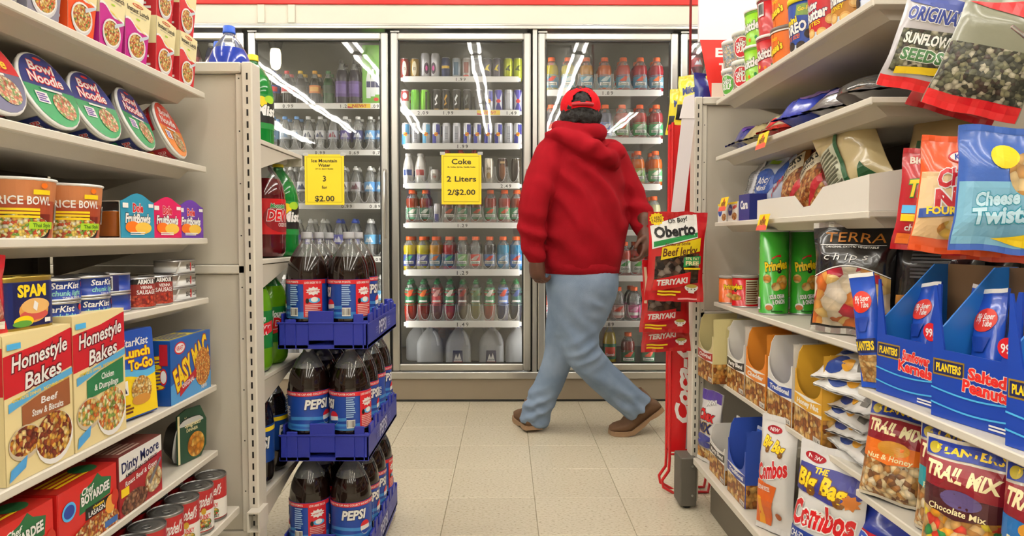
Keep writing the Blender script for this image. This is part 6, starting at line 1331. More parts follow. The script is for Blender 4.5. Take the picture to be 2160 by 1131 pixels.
# -- base deck
CM = bag(.1, .235, .045, PLASTIC('#dcd8d6'), lambda p: (p.rect(-1, .86, 1, 1, M('#5a3f9a', .3)), p.text('NEW!', .2, .84, .06, WHITE, .8, 2, 0, .3, o=BLACK), p.text('Chex', 0, .67, .13, RED, 1.6, 2, .1, 0, o=M('#5a1014')), p.text('MIX', 0, .5, .12, NAVY, 1.3, 2, .1, 0, o=GOLD), p.ell(0, .36, .8, .05, M('#3a3f8a', .4)), p.ell(0, .27, .8, .05, M('#3a3f8a', .4)), p.rect(-.9, .05, .9, .2, mix, 'picture')), 61)
place(CM, 'snack_bag', 'slim white and purple snack mix bag beside the upright', 'bag', (.655, 2.195, .19), 0, None, (-.06, .05, -pi / 2 + .35))
for k, (y, c, tx, bc, sc, wd, h_) in enumerate(((2.06, '#d8d4cc', 'Party Blend', '#3a3430', '#e0dcd4', 'white', .13), (1.885, '#2f4fb0', 'Traditional', '#2a3f9a', '#2f4fb0', 'blue', .195))):
    RIGHT(scoop(.145, h_ + .02, .13, .09, c, '#8a8378', chexf(bc, tx), sc, sidelogo(sc)), 'snack_display_carton', '%s display carton of snack mix on the right base deck' % wd, 'carton', 5, y, .134, 0, 0, .02, 'snack mix cartons')
    place(bag(.11, .17, .045, PLASTIC(('#e0dcd4', '#c9d0e6')[k]), lambda p: (p.rect(-.95, .72, .95, .95, M('#2a5ac0', .3)), p.text('Chex', -.05, .58, .14, RED, 1.5, 2, .1, 0, o=M('#5a1014')), p.text('MIX', .1, .4, .13, NAVY, 1.2, 2, .1, 0, o=GOLD), p.rect(-.9, .08, .9, .28, mix, 'picture')), 63 + k), 'snack_bag', ('white snack mix bag in the white base carton', 'blue-topped snack mix bag in the blue base carton')[k], 'bag', (.70, y, .195 + .02 * k), 0, None, (-.15, .1, -pi / 2 + .1))
def combos(p):
    p.ell(-.5, .9, .3, .035, M('#a81c28', .35)); p.text('NEW', -.5, .9, .03, WHITE, .4); p.poly([(-.95, .64), (.5, .62), (.95, .72), (.9, .86), (-.9, .84)], M('#3a3a8a', .35)); p.text('THE', -.2, .82, .04, YEL, .4, 2); p.text('Big Bag', -.1, .73, .11, YEL, 1.5, 2, 0, -.05, o=M('#7a4a10')); p.star(.75, .68, .22, .06, M('#c8742a'), 8)
    p.text('Combos', .0, .5, .17, RED, 1.85, 2, .2, .1, o=WHITE); p.poly([(-.95, .05), (.95, .05), (.95, .42), (.1, .36), (-.95, .36)], M('#263f94', .35)); p.text('CHEDDAR CHEESE', -.1, .31, .05, WHITE, 1.5, 1, .2); p.text('CRACKER', -.2, .235, .055, WHITE, .95, 1, .2); p.smallprint(-.8, .2, .12, .18, 2, SKY); p.ell(.6, .18, .14, .035, M('#c8702a'), 'picture'); p.ell(.75, .12, .1, .03, M('#b8601c'), 'picture')
place(bag(.175, .285, .06, PLASTIC('#e4e2e0'), combos, 71, nu=16, nv=20), 'pretzel_snack_bag', 'large white and blue filled cracker snack bag on base deck', 'bag', (.665, 1.41, .19), 0, None, (-.12, .02, -pi / 2 + .45))
place(bag(.11, .285, .05, PLASTIC('#e2dfdc'), lambda p: (p.ell(-.2, .88, .4, .035, M('#a81c28', .35)), p.text('NEW', -.2, .88, .03, WHITE, .5), p.text('Big Bag', 0, .76, .08, YEL, 1.2, 2, 0, -.2, o=M('#7a4a10')), p.text('Combos', .0, .55, .13, RED, 1.7, 2, .2, .3, o=WHITE), p.poly([(-.95, .05), (-.1, .05), (.4, .42), (-.95, .44)], M('#d8621c', .35)), p.text('CHEDDAR PRETZEL', -.4, .38, .035, WHITE, .9), p.poly([(-.7, .05), (-.4, .05), (-.5, .3), (-.75, .3)], M('#e8a02a'), 'picture'), p.ell(.4, .16, .16, .03, M('#a8521c'), 'picture')), 72), 'pretzel_snack_bag', 'narrow white and orange filled pretzel bag beside the blue carton', 'bag', (.665, 1.66, .19), 0, None, (-.08, -.02, -pi / 2 + .5))
place(bag(.16, .22, .06, PLASTIC('#2438a0'), lambda p: (p.poly([(-.9, .35), (.9, .5), (.9, .72), (-.9, .62)], M('#c8202c', .35)), p.text('Barrel', 0, .56, .13, M('#3a5ac8'), 1.5, 2, .1, .1, o=WHITE)), 73), 'snack_bag', 'blue snack bag with red band at the bottom right', 'bag', (.72, 1.325, .19), 0, None, (-.2, .25, -pi / 2 + .5))
place(bag(.16, .24, .05, PLASTIC('#8a1c24'), lambda p: p.text('Ch', 0, .6, .2, WHITE, 1.2), 74), 'snack_bag', 'dark red snack bag in shade behind the orange pretzel bag', 'bag', (.86, 1.74, .19), 0, None, (-.1, 0, -pi / 2 + .4)); place(bag(.14, .22, .05, PLASTIC('#1c1a1c'), lambda p: p.smallprint(-.7, .7, .1, .6, 12, GREY), 75), 'snack_bag', 'black snack bag in shade behind the white cracker bag', 'bag', (.84, 1.56, .19), 0, None, (-.1, 0, -pi / 2 + .4))
# ------------------------------------------------------------------ near right section
def planters(txt1, txt2, sd):
    w, h, d, fh = .15, .235, .14, .108
    B_ = M('#1c44ae', .35); IN = M('#7a5c3c', .7)
    b = MB().box(-w / 2, w / 2, d / 2 - .003, d / 2, 0, h, IN).box(-w / 2, w / 2, -d / 2, d / 2, 0, .003, IN)
    side = [(-d / 2, 0), (d / 2, 0), (d / 2, h), (d / 2 - .03, h), (-d / 2, fh + .02)]
    S1 = MB().prism(side, lambda y, z, x: (x, y, z), -w / 2, -w / 2 + .003, M('#2a7ad0', .35)); S2 = MB().prism(side, lambda y, z, x: (x, y, z), w / 2 - .003, w / 2, M('#2a7ad0', .35))
    fr = [(-w / 2, 0), (w / 2, 0), (w / 2, fh + .1), (w / 2 - .006, fh + .1), (w / 2 - .03, fh * .98), (-w / 2 + .022, fh * 1.0), (-w / 2 + .004, fh + .1), (-w / 2, fh + .1)]
    f_ = MB().prism(fr, lambda x, z, y: (x, y, z), -d / 2 - .003, -d / 2, B_)
    pr = Pr(lambda u, v, o: (u, -d / 2 - .003 - o, v), w, fh)
    pr.rect(-.97, .62, -.2, .86, GOLD); pr.rect(-.94, .645, -.23, .835, NAVY); pr.text('PLANTERS', -.585, .74, .11, YEL, .62, 2); pr.text(txt1, .32, .72, .15, M('#e8302a', .35), .85, 2, 0, -.05, o=M('#efd8d0')); pr.text(txt2, .3, .54, .16, M('#e8302a', .35), 1.05, 2, 0, -.05, o=M('#efd8d0'))
    for v in (.42, .2): pr.poly([(-1 + .2 * k, v - .06 * sin(pi * k / 10)) for k in range(11)] + [(1 - .2 * k, v + .025 - .06 * sin(pi * (10 - k) / 10)) for k in range(11)], SKY)
    pr.smallprint(.4, .92, .03, .12, 2, WHITE); pr.ell(.76, 1.18, .22, .14, M('#d8202a', .35)); pr.text('99\u00a2', .76, 1.17, .12, WHITE, .3, 1)
    return [('body', b.mesh('body')), ('side_panel', S1.mesh('side_panel')), ('side_panel', S2.mesh('side_panel')), ('front_panel', f_.mesh('front_panel'))] + pr.protos()
def tube_art(txt): return lambda p: (p.rect(-1, .965, 1, 1, WHITE), p.ell(0, .74, .8, .1, M('#d8301c', .35)), p.text('99\u00a2', -.35, .76, .07, WHITE, .4, 1), p.text('Super', .3, .77, .05, WHITE, .7, 1), p.text('Tube', .3, .71, .05, WHITE, .6, 1), p.rect(-.85, .3, .85, .42, NAVY), p.text('PLANTERS', 0, .36, .07, YEL, 1.5, 2), p.rect(-.8, .05, .8, .28, FOOD('peanut', ['#c89a5a', '#b07a3a', '#e0bc80'], 130), 'picture'), p.poly([(-.6, .6), (.6, .6), (.3, .48), (-.3, .48)], M('#1c3fa0', .35)))
NB = [(1.185, 'Sunflower', 'Kernels', 'sunflower kernels', .0), (1.02, 'Salted', 'Peanuts', 'salted peanuts', 0), (.857, 'Salted', 'Peanuts', 'peanuts cut by the right picture edge', 0)]
for k, (y, a, b_, wd, _) in enumerate(NB):
    RIGHT(planters(a, b_, k), 'nut_display_carton', 'blue nut display carton with brown inside, %s' % wd, 'carton', 0, y, .156, .14 if k == 0 else .2, 0, .02, 'nut display cartons', xf=.67, z=.637)
    for j in range(2):
        place(bag(.055, .2, .03, PLASTIC('#2552c0'), tube_art(''), 80 + k * 3 + j), 'nut_tube', 'blue tube bag of nuts, %s inside the %s carton' % (('left', 'right')[j], ('far', 'middle', 'near')[k]), 'bag', (.67 + .07 + .035 * j, y + (.028 - .055 * j), .645), 0, 'nut tubes', (-.22, -.12 + .2 * j, -pi / 2 + .2))
place(bag(.05, .22, .03, PLASTIC('#2552c0'), tube_art(''), 95), 'nut_tube', 'blue tube bag of nuts leaning outside the sunflower carton', 'bag', (.69, 1.262, .64), 0, 'nut tubes', (-.05, -.18, -pi / 2 + .5))
# trail mix bags
trail = FOOD('trail', ['#d8b078', '#c8904a', '#efdcb8', '#b87a3a', '#e8d0a0', '#8a5a34'], 95, .4); tmm = FOOD('choc', ['#d8b078', '#e8a02a', '#3a8a4a', '#d8402a', '#c8904a', '#f0d42a', '#c89a5a', '#b07a3a', '#d8b078'], 85, .35)
def tmix(bandc, sub, food, top='#8a1c28'):
    return lambda p: (p.rect(-.97, .03, .97, .45, food, 'picture'), p.rect(-.95, .84, .95, .97, M('#22389a', .35)), p.text('PLANTERS', .05, .905, .06, YEL, 1.5, 2), p.ell(-.75, .9, .14, .05, M('#b8a42a', .4)), p.poly([(-.95, .6), (.95, .56), (.95, .82), (-.95, .82)], M(top, .35)), p.text('TRAIL MIX', .02, .72, .11, CREAM, 1.75, 2, 0, -.06), p.poly([(-.95, .42), (0, .36), (.95, .42), (.95, .56), (-.95, .6)], M(bandc, .35)), p.ell(.1, .53, .5, .075, M('#c88a2c' if bandc != '#4a1c22' else '#5a4a7a', .4), 'picture'), p.text(sub, 0, .43, .05, CREAM, 1.4, 1, .1))
for y, x, a, p, lb, ln in ((1.215, .70, .55, ('#e0701c', 'Nut & Honey', trail), 'clear trail mix bag with orange band at far end of lower shelf', -.22), (1.06, .71, .5, ('#1f9aa8', 'Fruit & Nut', trail), 'clear trail mix bag with teal fruit and nut band', -.1), (.985, .675, .5, ('#4a1c22', 'Chocolate Mix', tmm), 'clear trail mix bag with coloured chocolate pieces', -.08), (.86, .70, .4, ('#1f6ab0', 'Berry Mix', tmm), 'blue-backed trail mix bag at the lower right corner', -.1)):
    place(bag(.125, .178, .06, M('#cfc6b4', .2, coat=.5, bump=.15, bscale=35), tmix(*p), int(y * 100), back=PLASTIC('#22389a'), gusset=True, nu=14, nv=18), 'trail_mix_bag', lb, 'bag', (x, y, .4425), 0, 'trail mix bags', (ln, .0, -pi / 2 + a))
place(bag(.125, .165, .06, PLASTIC('#22389a'), tmix('#22389a', 'Nut Mix', trail), 140), 'trail_mix_bag', 'blue trail mix bag standing behind the teal one', 'bag', (.80, 1.12, .4425), 0, 'trail mix bags', (-.1, 0, -pi / 2 + .4)); place(bag(.125, .165, .06, PLASTIC('#22389a'), None, 141), 'trail_mix_bag', 'plain blue bag back at the rear of the lower shelf', 'bag', (.86, .98, .4425), 0, 'trail mix bags', (-.1, 0, -pi / 2 + .4))
# peg hooks and hanging bags
def hook(x0, y, z, L, label):
    t = thing('peg_hook', label, 'hook', (x0, y, z), 0, 'peg hooks')
    part('wire', MB().tube([(0, 0, 0), (-L * .5, 0, .002), (-L + .02, 0, .006), (-L, 0, .022)], .0026, SILVER, 6), t); part('plate', MB().box(-.002, .004, -.012, .012, -.014, .014, SILVER, .001), t)
def hang(p, name, label, px, py_top, Y, tilt, rz, roll=0, h=.25):
    q_ = onY(px, py_top, Y); R_ = Euler((tilt, roll, rz)).to_matrix(); top = R_ @ Vector((0, 0, h))
    place(p, name, label, 'bag', tuple(q_ - top), 0, 'bags on peg hooks', (tilt, roll, rz))
cheese = FOOD('cheese', ['#e8a03a', '#f0c050', '#d88a2c', '#f4d488'], 70)
KR = bag(.128, .185, .04, PLASTIC('#e0521c'), lambda p: (p.rect(-.98, .12, .98, .68, M('#d8b484', .3)), p.rect(-.98, .3, .98, .64, M('#e8c89a', .3)), p.ell(.0, .82, .42, .06, M('#c81c28', .35)), p.ell(.0, .82, .38, .048, WHITE), p.text('KRAFT', 0, .82, .05, BLUE, .55, 2), p.star(.7, .92, .26, .08, SKY, 10, .8), p.text('99\u00a2', .7, .92, .06, YEL, .3), p.text('Cheese', .0, .66, .14, M('#c8202e', .35), 1.3, 2, .15, .2, o=WHITE), p.text('Nips', .0, .47, .18, M('#c8202e', .35), 1.3, 2, .15, .2, o=WHITE), p.poly([(-.95, .28), (.95, .36), (.95, .44), (-.95, .36)], M('#2a4a9a', .35)), p.text('FOUR CHEESE', 0, .36, .06, YEL, 1.6, 2, 0, .05), p.ell(.1, .2, .6, .09, cheese, 'picture'), p.ell(.55, .14, .26, .07, M('#2a3f7a', .4)), p.ell(.55, .14, .2, .05, M('#e0a03a', .4))), 151)
hang(KR, 'cheese_cracker_bag', 'orange cheese cracker bag with red script and blue banner', 2042, 290, 1.08, -.05, -.35, .1, .185)
hang(bag(.12, .175, .04, PLASTIC('#b81c28'), lambda p: (p.text('BIG BITE', -.3, .88, .06, M('#e8d8c8'), 1.0, 2), p.text('TRIO', -.3, .62, .15, YEL, 1.0, 2, .2, .1, o=GREEN), p.rect(-.9, .36, .3, .44, SKY), p.rect(-.9, .28, .3, .35, YEL), p.text('cheese', -.4, .22, .06, WHITE, .7), p.rect(-.9, .06, .9, .16, ORANGE)), 152), 'candy_bag', 'red and yellow snack bag hanging behind the orange cracker bag', 1990, 318, 1.17, -.05, -.5, .1, .175)
hang(bag(.128, .185, .04, PLASTIC('#3a62b8'), lambda p: (p.rect(-.98, .05, .98, .55, M('#7ab0cc', .3)), p.ell(.4, .62, .42, .18, FOOD('cust', ['#d8a860', '#c08a44', '#e8c890'], 60), 'picture'), p.ell(-.1, .75, .3, .1, YEL), p.text('Cheese', -.2, .42, .1, M('#bfe0f0'), .9, 2, .1, .1, o=TEAL), p.text('Twists', -.1, .29, .12, M('#bfe0f0'), 1.2, 2, .1, .1, o=TEAL), p.poly([(-.2, .1), (.6, .05), (.5, .16)], YEL), p.poly([(.3, .75), (.98, .7), (.98, .95), (.5, .97)], M('#8ac0e8', .3))), 153), 'pastry_bag', 'blue snack bag with golden picture hanging at the right edge', 2128, 266, 1.0, -.02, -.3, .06, .185)
hang(bag(.13, .18, .04, PLASTIC('#c83a1c'), lambda p: p.ell(.2, .25, .3, .1, M('#3a3426')), 154), 'cheese_cracker_bag', 'orange cracker bag hanging behind, only its lower edge showing', 2095, 330, 1.17, -.04, -.4, .05, .18)
ORI = bag(.135, .19, .04, PLASTIC('#b9b4b8'), lambda p: (p.rect(-.98, .0, .98, .1, M('#d8141c', .3)), p.poly([(-.9, .86), (.9, .74), (.9, .82), (-.6, .95)], M('#c81c28', .3)), p.poly([(-.9, .72), (.9, .62), (.9, .72), (-.9, .82)], M('#3a4a9a', .3)), p.text('ORIGINAL', -.2, .62, .1, M('#3a4a9a', .3), 1.3, 2, 0, -.05, o=WHITE), p.rect(-.85, .14, .85, .5, FOOD('sunfl', ['#3a3a30', '#4a4a3e', '#8a8668', '#b8b09a', '#4a3a34', '#6a6a52'], 150), 'picture'), p.text('SUNFLOWER', -.1, .42, .08, WHITE, 1.3, 2, 0, -.03, o=M('#2a3a24')), p.text('SEEDS', -.2, .29, .09, M('#4a7a4a'), 1.0, 2, 0, -.03, o=WHITE), p.poly([(-.7, .12), (.5, .16), (.5, .22), (-.7, .18)], YEL)), 161)
hang(ORI, 'seed_bag', 'silver and red sunflower seed bag swinging from an upper hook', 2030, -60, 1.1, .12, -.55, .3, .19)
hang(bag(.135, .2, .04, PLASTIC('#8a8a78'), lambda p: (p.rect(-.98, 0, .98, .12, M('#d8141c', .3)), p.rect(-.98, .12, .98, .5, FOOD('sunfl', [], 70), 'picture'), p.poly([(-.9, .8), (.9, .7), (.9, .9)], M('#d8141c', .3))), 162), 'seed_bag', 'red-edged seed bag hanging at the top right corner', 2165, -40, 1.03, .12, -.5, .35, .2)
hang(bag(.14, .2, .04, PLASTIC('#a8141c'), lambda p: (p.rect(-.9, .2, .9, .6, FOOD('sunfl', [], 70), 'picture'), p.rect(-.9, .22, .2, .3, YEL)), 163), 'seed_bag', 'dark red seed bag hanging behind the silver one', 2120, 0, 1.16, .1, -.5, .4, .2)
for y, z, lb in ((1.08, 1.18, 'wire peg hook holding the orange cracker bag'), (.98, 1.2, 'wire peg hook holding the blue snack bag'), (1.13, 1.42, 'wire peg hook holding the silver seed bag'), (1.02, 1.4, 'wire peg hook at the top right corner')): hook(1.06, y, z, .34, lb)
# ------------------------------------------------------------------ around the right end display
# jerky bags hung on the upright
bowl_ = lambda p, u, v: (p.ell(u, v, .24, .055, WHITE, a0=pi, a1=2 * pi), p.ell(u, v + .002, .24, .02, WHITE), p.ell(u, v + .01, .2, .022, M('#b8a04a', .4)), p.rect(u - .1, v - .07, u + .1, v - .05, WHITE), [p.ell(u + dx, v - .025, .02, .006, BLACK) for dx in (-.12, 0, .12)])
jerk = FOOD('jerky', ['#3a2a24', '#4a342a', '#6a4a3a', '#2a1e1a', '#8a7a70'], 60, .25)
def oberto(p):
    p.poly([(-.8, .14), (.8, .22), (.82, .55), (-.78, .5)], jerk, 'picture'); p.poly([(-.9, .58), (.72, .72), (.62, .98), (.2, .97), (-.95, .84)], WHITE); p.poly([(-.85, .6), (.7, .73), (.7, .78), (-.86, .66)], M('#1f8a44', .4)); p.poly([(-.1, .95), (.5, .97), (.5, 1.0), (-.1, .99)], M('#b8141c'))
    p.star(-.72, .92, .26, .075, YEL, 12, .82); p.text('GREAT', -.72, .935, .03, BROWN, .36, 1, 0, .1); p.text('TASTE!', -.72, .9, .03, BROWN, .36, 1, 0, .1)
    p.text('Oh Boy!', -.02, .91, .05, BLACK, .65, 1, 0, .12); p.text('Oberto', -.12, .79, .115, BLACK, 1.45, 2, 0, .12)
    p.poly([(-.6, .46), (.82, .57), (.84, .72), (-.56, .6)], M('#e6c81c', .4)); p.text('Natural Style', -.0, .645, .035, BROWN, .9, 1, .2, .09); p.text('Beef Jerky', .1, .565, .085, M('#5a2a10'), 1.25, 1, .2, .1)
    p.poly([(.22, .39), (.86, .43), (.87, .52), (.24, .5)], M('#2a8a4a', .4)); p.text('97% FAT', .55, .485, .03, CREAM, .52); p.text('FREE', .55, .435, .04, CREAM, .5, 2); p.rect(.24, .365, .86, .385, YEL)
    p.poly([(-.8, .1), (.5, .2), (.5, .34), (-.8, .24)], M('#d0141c', .35)); p.text('TERIYAKI', -.15, .225, .06, WHITE, 1.1, 2, .1, .12); p.smallprint(-.6, .2, .06, .13, 2, YEL); bowl_(p, .55, .17)
    p.smallprint(.1, .9, .02, .05, 1, M('#e8a0a0'))
OB = bag(.19, .285, .03, PLASTIC('#c0161e'), oberto, 171, nu=18, nv=22, crinkle=.6)
def jer2(p): p.rect(-.8, .3, .6, .6, jerk, 'picture'); p.poly([(-.9, .12), (.4, .2), (.4, .34), (-.9, .26)], M('#d0141c', .35)); p.text('TERIYAKI', -.2, .23, .07, WHITE, 1.15, 2, .1, .1); p.smallprint(-.8, .1, .04, .12, 2, YEL); bowl_(p, .6, .16); p.rect(-.95, .4, -.85, .9, M('#c9b090', .4))
JB = bag(.17, .24, .03, PLASTIC('#b8141c'), jer2, 172, nu=14, nv=16, crinkle=.7)
hang(OB, 'jerky_bag', 'red beef jerky bag with white nameplate hanging on the upright', 1430, 447, 2.16, .02, .05, .03, .285)
hang(JB, 'jerky_bag', 'red teriyaki jerky bag hanging behind, second from front', 1408, 548, 2.235, .02, .1, .03, .24)
hang(JB, 'jerky_bag', 'red teriyaki jerky bag hanging lowest behind the others', 1404, 592, 2.285, .02, .05, -.02, .24)
# white paper strips hanging from the post and red banner rack behind it
t = thing('paper_strip', 'long white paper clip strip hanging askew beside the right upright', 'strip', (0, 0, 0))
a = onY(1452, 250, 2.27); b_ = onY(1427, 470, 2.25); c0 = onY(1462, 205, 2.28)
part('strip', MB().add([a + Vector((-.022, 0, 0)), a + Vector((.022, 0, 0)), b_ + Vector((.022, 0, 0)), b_ + Vector((-.022, 0, 0)), a + Vector((-.022, .001, 0)), a + Vector((.022, .001, 0)), b_ + Vector((.022, .001, 0)), b_ + Vector((-.022, .001, 0))], [(0, 1, 2, 3), (4, 7, 6, 5), (0, 4, 5, 1), (1, 5, 6, 2), (2, 6, 7, 3), (3, 7, 4, 0)], M('#e0d8da', .4)), t)
part('strip_top', MB().add([c0 + Vector((-.03, -.002, .0)), c0 + Vector((.004, -.002, .01)), a + Vector((.02, -.002, 0)), a + Vector((-.03, -.002, 0)), c0 + Vector((-.03, 0, .0)), c0 + Vector((.004, 0, .01)), a + Vector((.02, 0, 0)), a + Vector((-.03, 0, 0))], [(0, 1, 2, 3), (4, 7, 6, 5), (0, 4, 5, 1), (1, 5, 6, 2), (2, 6, 7, 3), (3, 7, 4, 0)], M('#e6dfe0', .4)), t)
# tall red soda rack standing against the end display
x0 = XY(1417, 2.42)
t = thing('soda_rack', 'tall red wire soda rack with white script banner behind the right upright', 'rack', (x0, 2.42, 0))
zt, zb_ = ZY(258, 2.42), ZY(965, 2.42)
RM = M('#d0161c', .3, coat=.3)
part('side_banner', MB().box(0, .003, 0, .05, zb_ + .02, zt, RM, .001), t)
part('front_banner', MB().box(.004, .075, -.004, -.001, zb_ + .02, zt - .01, RM), t)
fx = .04
pr = Pr(lambda u, v, o: (fx + u, -.004 - o, v), .07, 1)
vs, fs = text2d('Coca-Cola', .05, .42, 2, .35, pi / 2); pr._put([(x + .004, y + ZY(770, 2.42)) for x, y in vs], fs, WHITE, 'lettering')
pr.poly([(.45, zb_ + .03), (.95, zb_ + .03), (.8, zb_ + .2), (.9, zb_ + .36), (.65, zb_ + .2)], M('#cfcfd2', .3, .5), 'banner_wave')
for nm, me in pr.protos(): part(nm, me, t)
for yy in (0.0, .05):
    part('wire_leg', MB().tube([(.0, yy, zt), (.0, yy, zb_ - .01), (-.002, yy, zb_ - .05), (-.026, yy, zb_ - .085), (-.022, yy, zb_ - .11), (.03, yy, zb_ - .14), (.05, yy, .006), (.14, yy, .006), (.16, yy, zb_ - .02), (.16, yy, zt)], .0055, RM, 6), t)
for zz in (zb_ + .01, (zb_ + zt) / 2, zt - .02): part('wire_shelf', MB().tube([(0, .0, zz), (.16, 0, zz), (.16, .05, zz), (0, .05, zz), (0, 0, zz)], .004, RM, 6), t)
# pole and yellow packets above
pq = onY(1455, 190, 2.45)
t = thing('sign_pole', 'thin dark red pole rising to the ceiling above the right end display', 'pole', (pq.x, 2.45, ZRT - .05)); part('rod', MB().lathe([(.0045, 0), (.0045, 2.775 - ZRT + .05)], M('#8a1c22', .4), 8), t); part('clip', MB().box(-.01, .01, -.006, .006, -.004, .012, M('#c9c4ba', .4), .002), t)
for k, (px, py, Y, lb) in enumerate(((1462, 160, 2.42, 'yellow candy packet hanging above the right upright, nearer one'), (1443, 186, 2.5, 'yellow candy packet hanging above the right upright, further one'))):
    hang(bag(.1, .17, .03, PLASTIC('#e0cf2a'), lambda p: (p.rect(-.9, .1, .2, .4, BLACK), p.text('Mike', -.1, .7, .14, M('#2a3a7a'), 1.0, 2, .1, .3), p.rect(.4, .1, .95, .9, M('#2a3a7a', .3))), 181 + k), 'candy_packet', lb, px, py, Y, 0, -.5, .1, .17)
place(bag(.09, .16, .04, PLASTIC('#22388a'), None, 185), 'candy_packet', 'dark blue candy packet standing on top of the right panel', 'bag', (XY(1485, 2.40), 2.40, ZRT - .06), .2)
# red sale card and the white board behind it
H_ = ZY(83, 2.325) - ZRT - .03
t = thing('sale_card', 'red sale card with white letters standing on the right end display', 'sign', (XY(1518, 2.325), 2.325, ZRT + .0005))
part('card', MB().prism([(-.035, 0), (.08, 0), (.08, H_ + .03), (-.075, H_ + .03)], lambda x, z, y: (x, y, z), 0, .002, M('#e0281e', .45)), t)
part('white_foot', MB().box(-.034, .08, -.001, -.0004, .0, .05, M('#f0d8c8', .5)), t)
pr = Pr(lambda u, v, o: (u, -o, v), .1, H_ + .03)
pr.text('E', -.2, .78, .14, WHITE, .5, 2); pr.text('T', .05, .52, .14, WHITE, .5, 2)
for nm, me in pr.protos(): part(nm, me, t)
qa, qb = onY(1474, 88, 3.0), onY(1700, -60, 3.0)
t = thing('hanging_board', 'plain white board hanging in front of the far right cooler door', 'sign', ((qa.x + qb.x) / 2, 3.0, qa.z)); part('board', MB().box(-(qb.x - qa.x) / 2, (qb.x - qa.x) / 2, 0, .02, 0, qb.z - qa.z, M('#ebeaf0', .5), .002), t)
for s_ in (-1, 1): part('cord', MB().tube([(s_ * .15, .01, qb.z - qa.z), (s_ * .15, .01, 2.778 - qa.z)], .0015, GREY, 5), t)
# ------------------------------------------------------------------ the walking person
def P3(px, py, Y): return onY(px, py, Y)
FW = Vector((-.5, .866, 0)); RT = Vector((.866, .5, 0)); UP = Vector((0, 0, 1))
def loft(mb, secs, mat, seg=28, ax=RT, ay=FW):
    """secs: (centre, half width, half depth)"""
    vs = []
    for c, a, b in secs:
        for k in range(seg):
            q = 2 * pi * k / seg; vs.append(Vector(c) + ax * (a * cos(q)) + ay * (b * sin(q)))
    fs = [(i * seg + k, i * seg + (k + 1) % seg, (i + 1) * seg + (k + 1) % seg, (i + 1) * seg + k) for i in range(len(secs) - 1) for k in range(seg)]
    fs += [tuple(range(seg))[::-1], tuple(range((len(secs) - 1) * seg, len(secs) * seg))]
    mb.add(vs, fs, mat, True)
def smooth_path(pts, n=4):
    """Catmull-Rom through (point, radius)"""
    out = []
    P = [pts[0]] + list(pts) + [pts[-1]]
    for i in range(1, len(P) - 2):
        for k in range(n):
            t = k / n
            def cr(a, b, c, d): return .5 * ((2 * b) + (c - a) * t + (2 * a - 5 * b + 4 * c - d) * t * t + (3 * b - a - 3 * c + d) * t ** 3)
            out.append((Vector([cr(P[i - 1][0][j], P[i][0][j], P[i + 1][0][j], P[i + 2][0][j]) for j in range(3)]), cr(P[i - 1][1], P[i][1], P[i + 1][1], P[i + 2][1])))
    out.append((Vector(pts[-1][0]), pts[-1][1])); return out
def limb(mb, pts, mat, seg=18, n=4, open_end=False):
    s_ = smooth_path(pts, n); mb.tube([p for p, r in s_], [r for p, r in s_], mat, seg)
    for e in (s_[0], s_[-1])[:1 if open_end else 2]: ball(mb, e[0], (e[1] * .98,) * 3, mat, 14, 8)
def ball(mb, c, r, mat, nu=20, nv=12, ax=None):
    A = ax or (Vector((1, 0, 0)), Vector((0, 1, 0)), UP); vs = []; fs = []
    for j in range(nv + 1):
        th = pi * j / nv
        for i in range(nu):
            ph = 2 * pi * i / nu
            vs.append(Vector(c) + A[0] * (r[0] * sin(th) * cos(ph)) + A[1] * (r[1] * sin(th) * sin(ph)) + A[2] * (r[2] * cos(th)))
    for j in range(nv):
        for i in range(nu): fs.append((j * nu + i, (j + 1) * nu + i, (j + 1) * nu + (i + 1) % nu, j * nu + (i + 1) % nu))
    mb.add(vs, fs, mat, True)
def fuse(mb, voxel, smooth=6, fold=None, name='fused'):
    """one continuous skin over all the pieces, then folds pushed along the normals"""
    me = mb.mesh(name); o = bpy.data.objects.new('tmp_fuse', me); C.objects.link(o)
    m = o.modifiers.new('r', 'REMESH'); m.mode = 'VOXEL'; m.voxel_size = voxel
    if smooth: m2 = o.modifiers.new('s', 'SMOOTH'); m2.factor = .5; m2.iterations = smooth
    dg = bpy.context.evaluated_depsgraph_get(); ev = o.evaluated_get(dg)
    out = bpy.data.meshes.new_from_object(ev); bpy.data.objects.remove(o)
    out.materials.clear()
    for mt in mb.mats[:1]: out.materials.append(mt)
    if fold:
        nn = [v.normal.copy() for v in out.vertices]
        for v, n in zip(out.vertices, nn): v.co += n * fold(v.co, n)
    out.polygons.foreach_set('use_smooth', [True] * len(out.polygons)); out.polygons.foreach_set('material_index', [0] * len(out.polygons))
    out.update(); return out
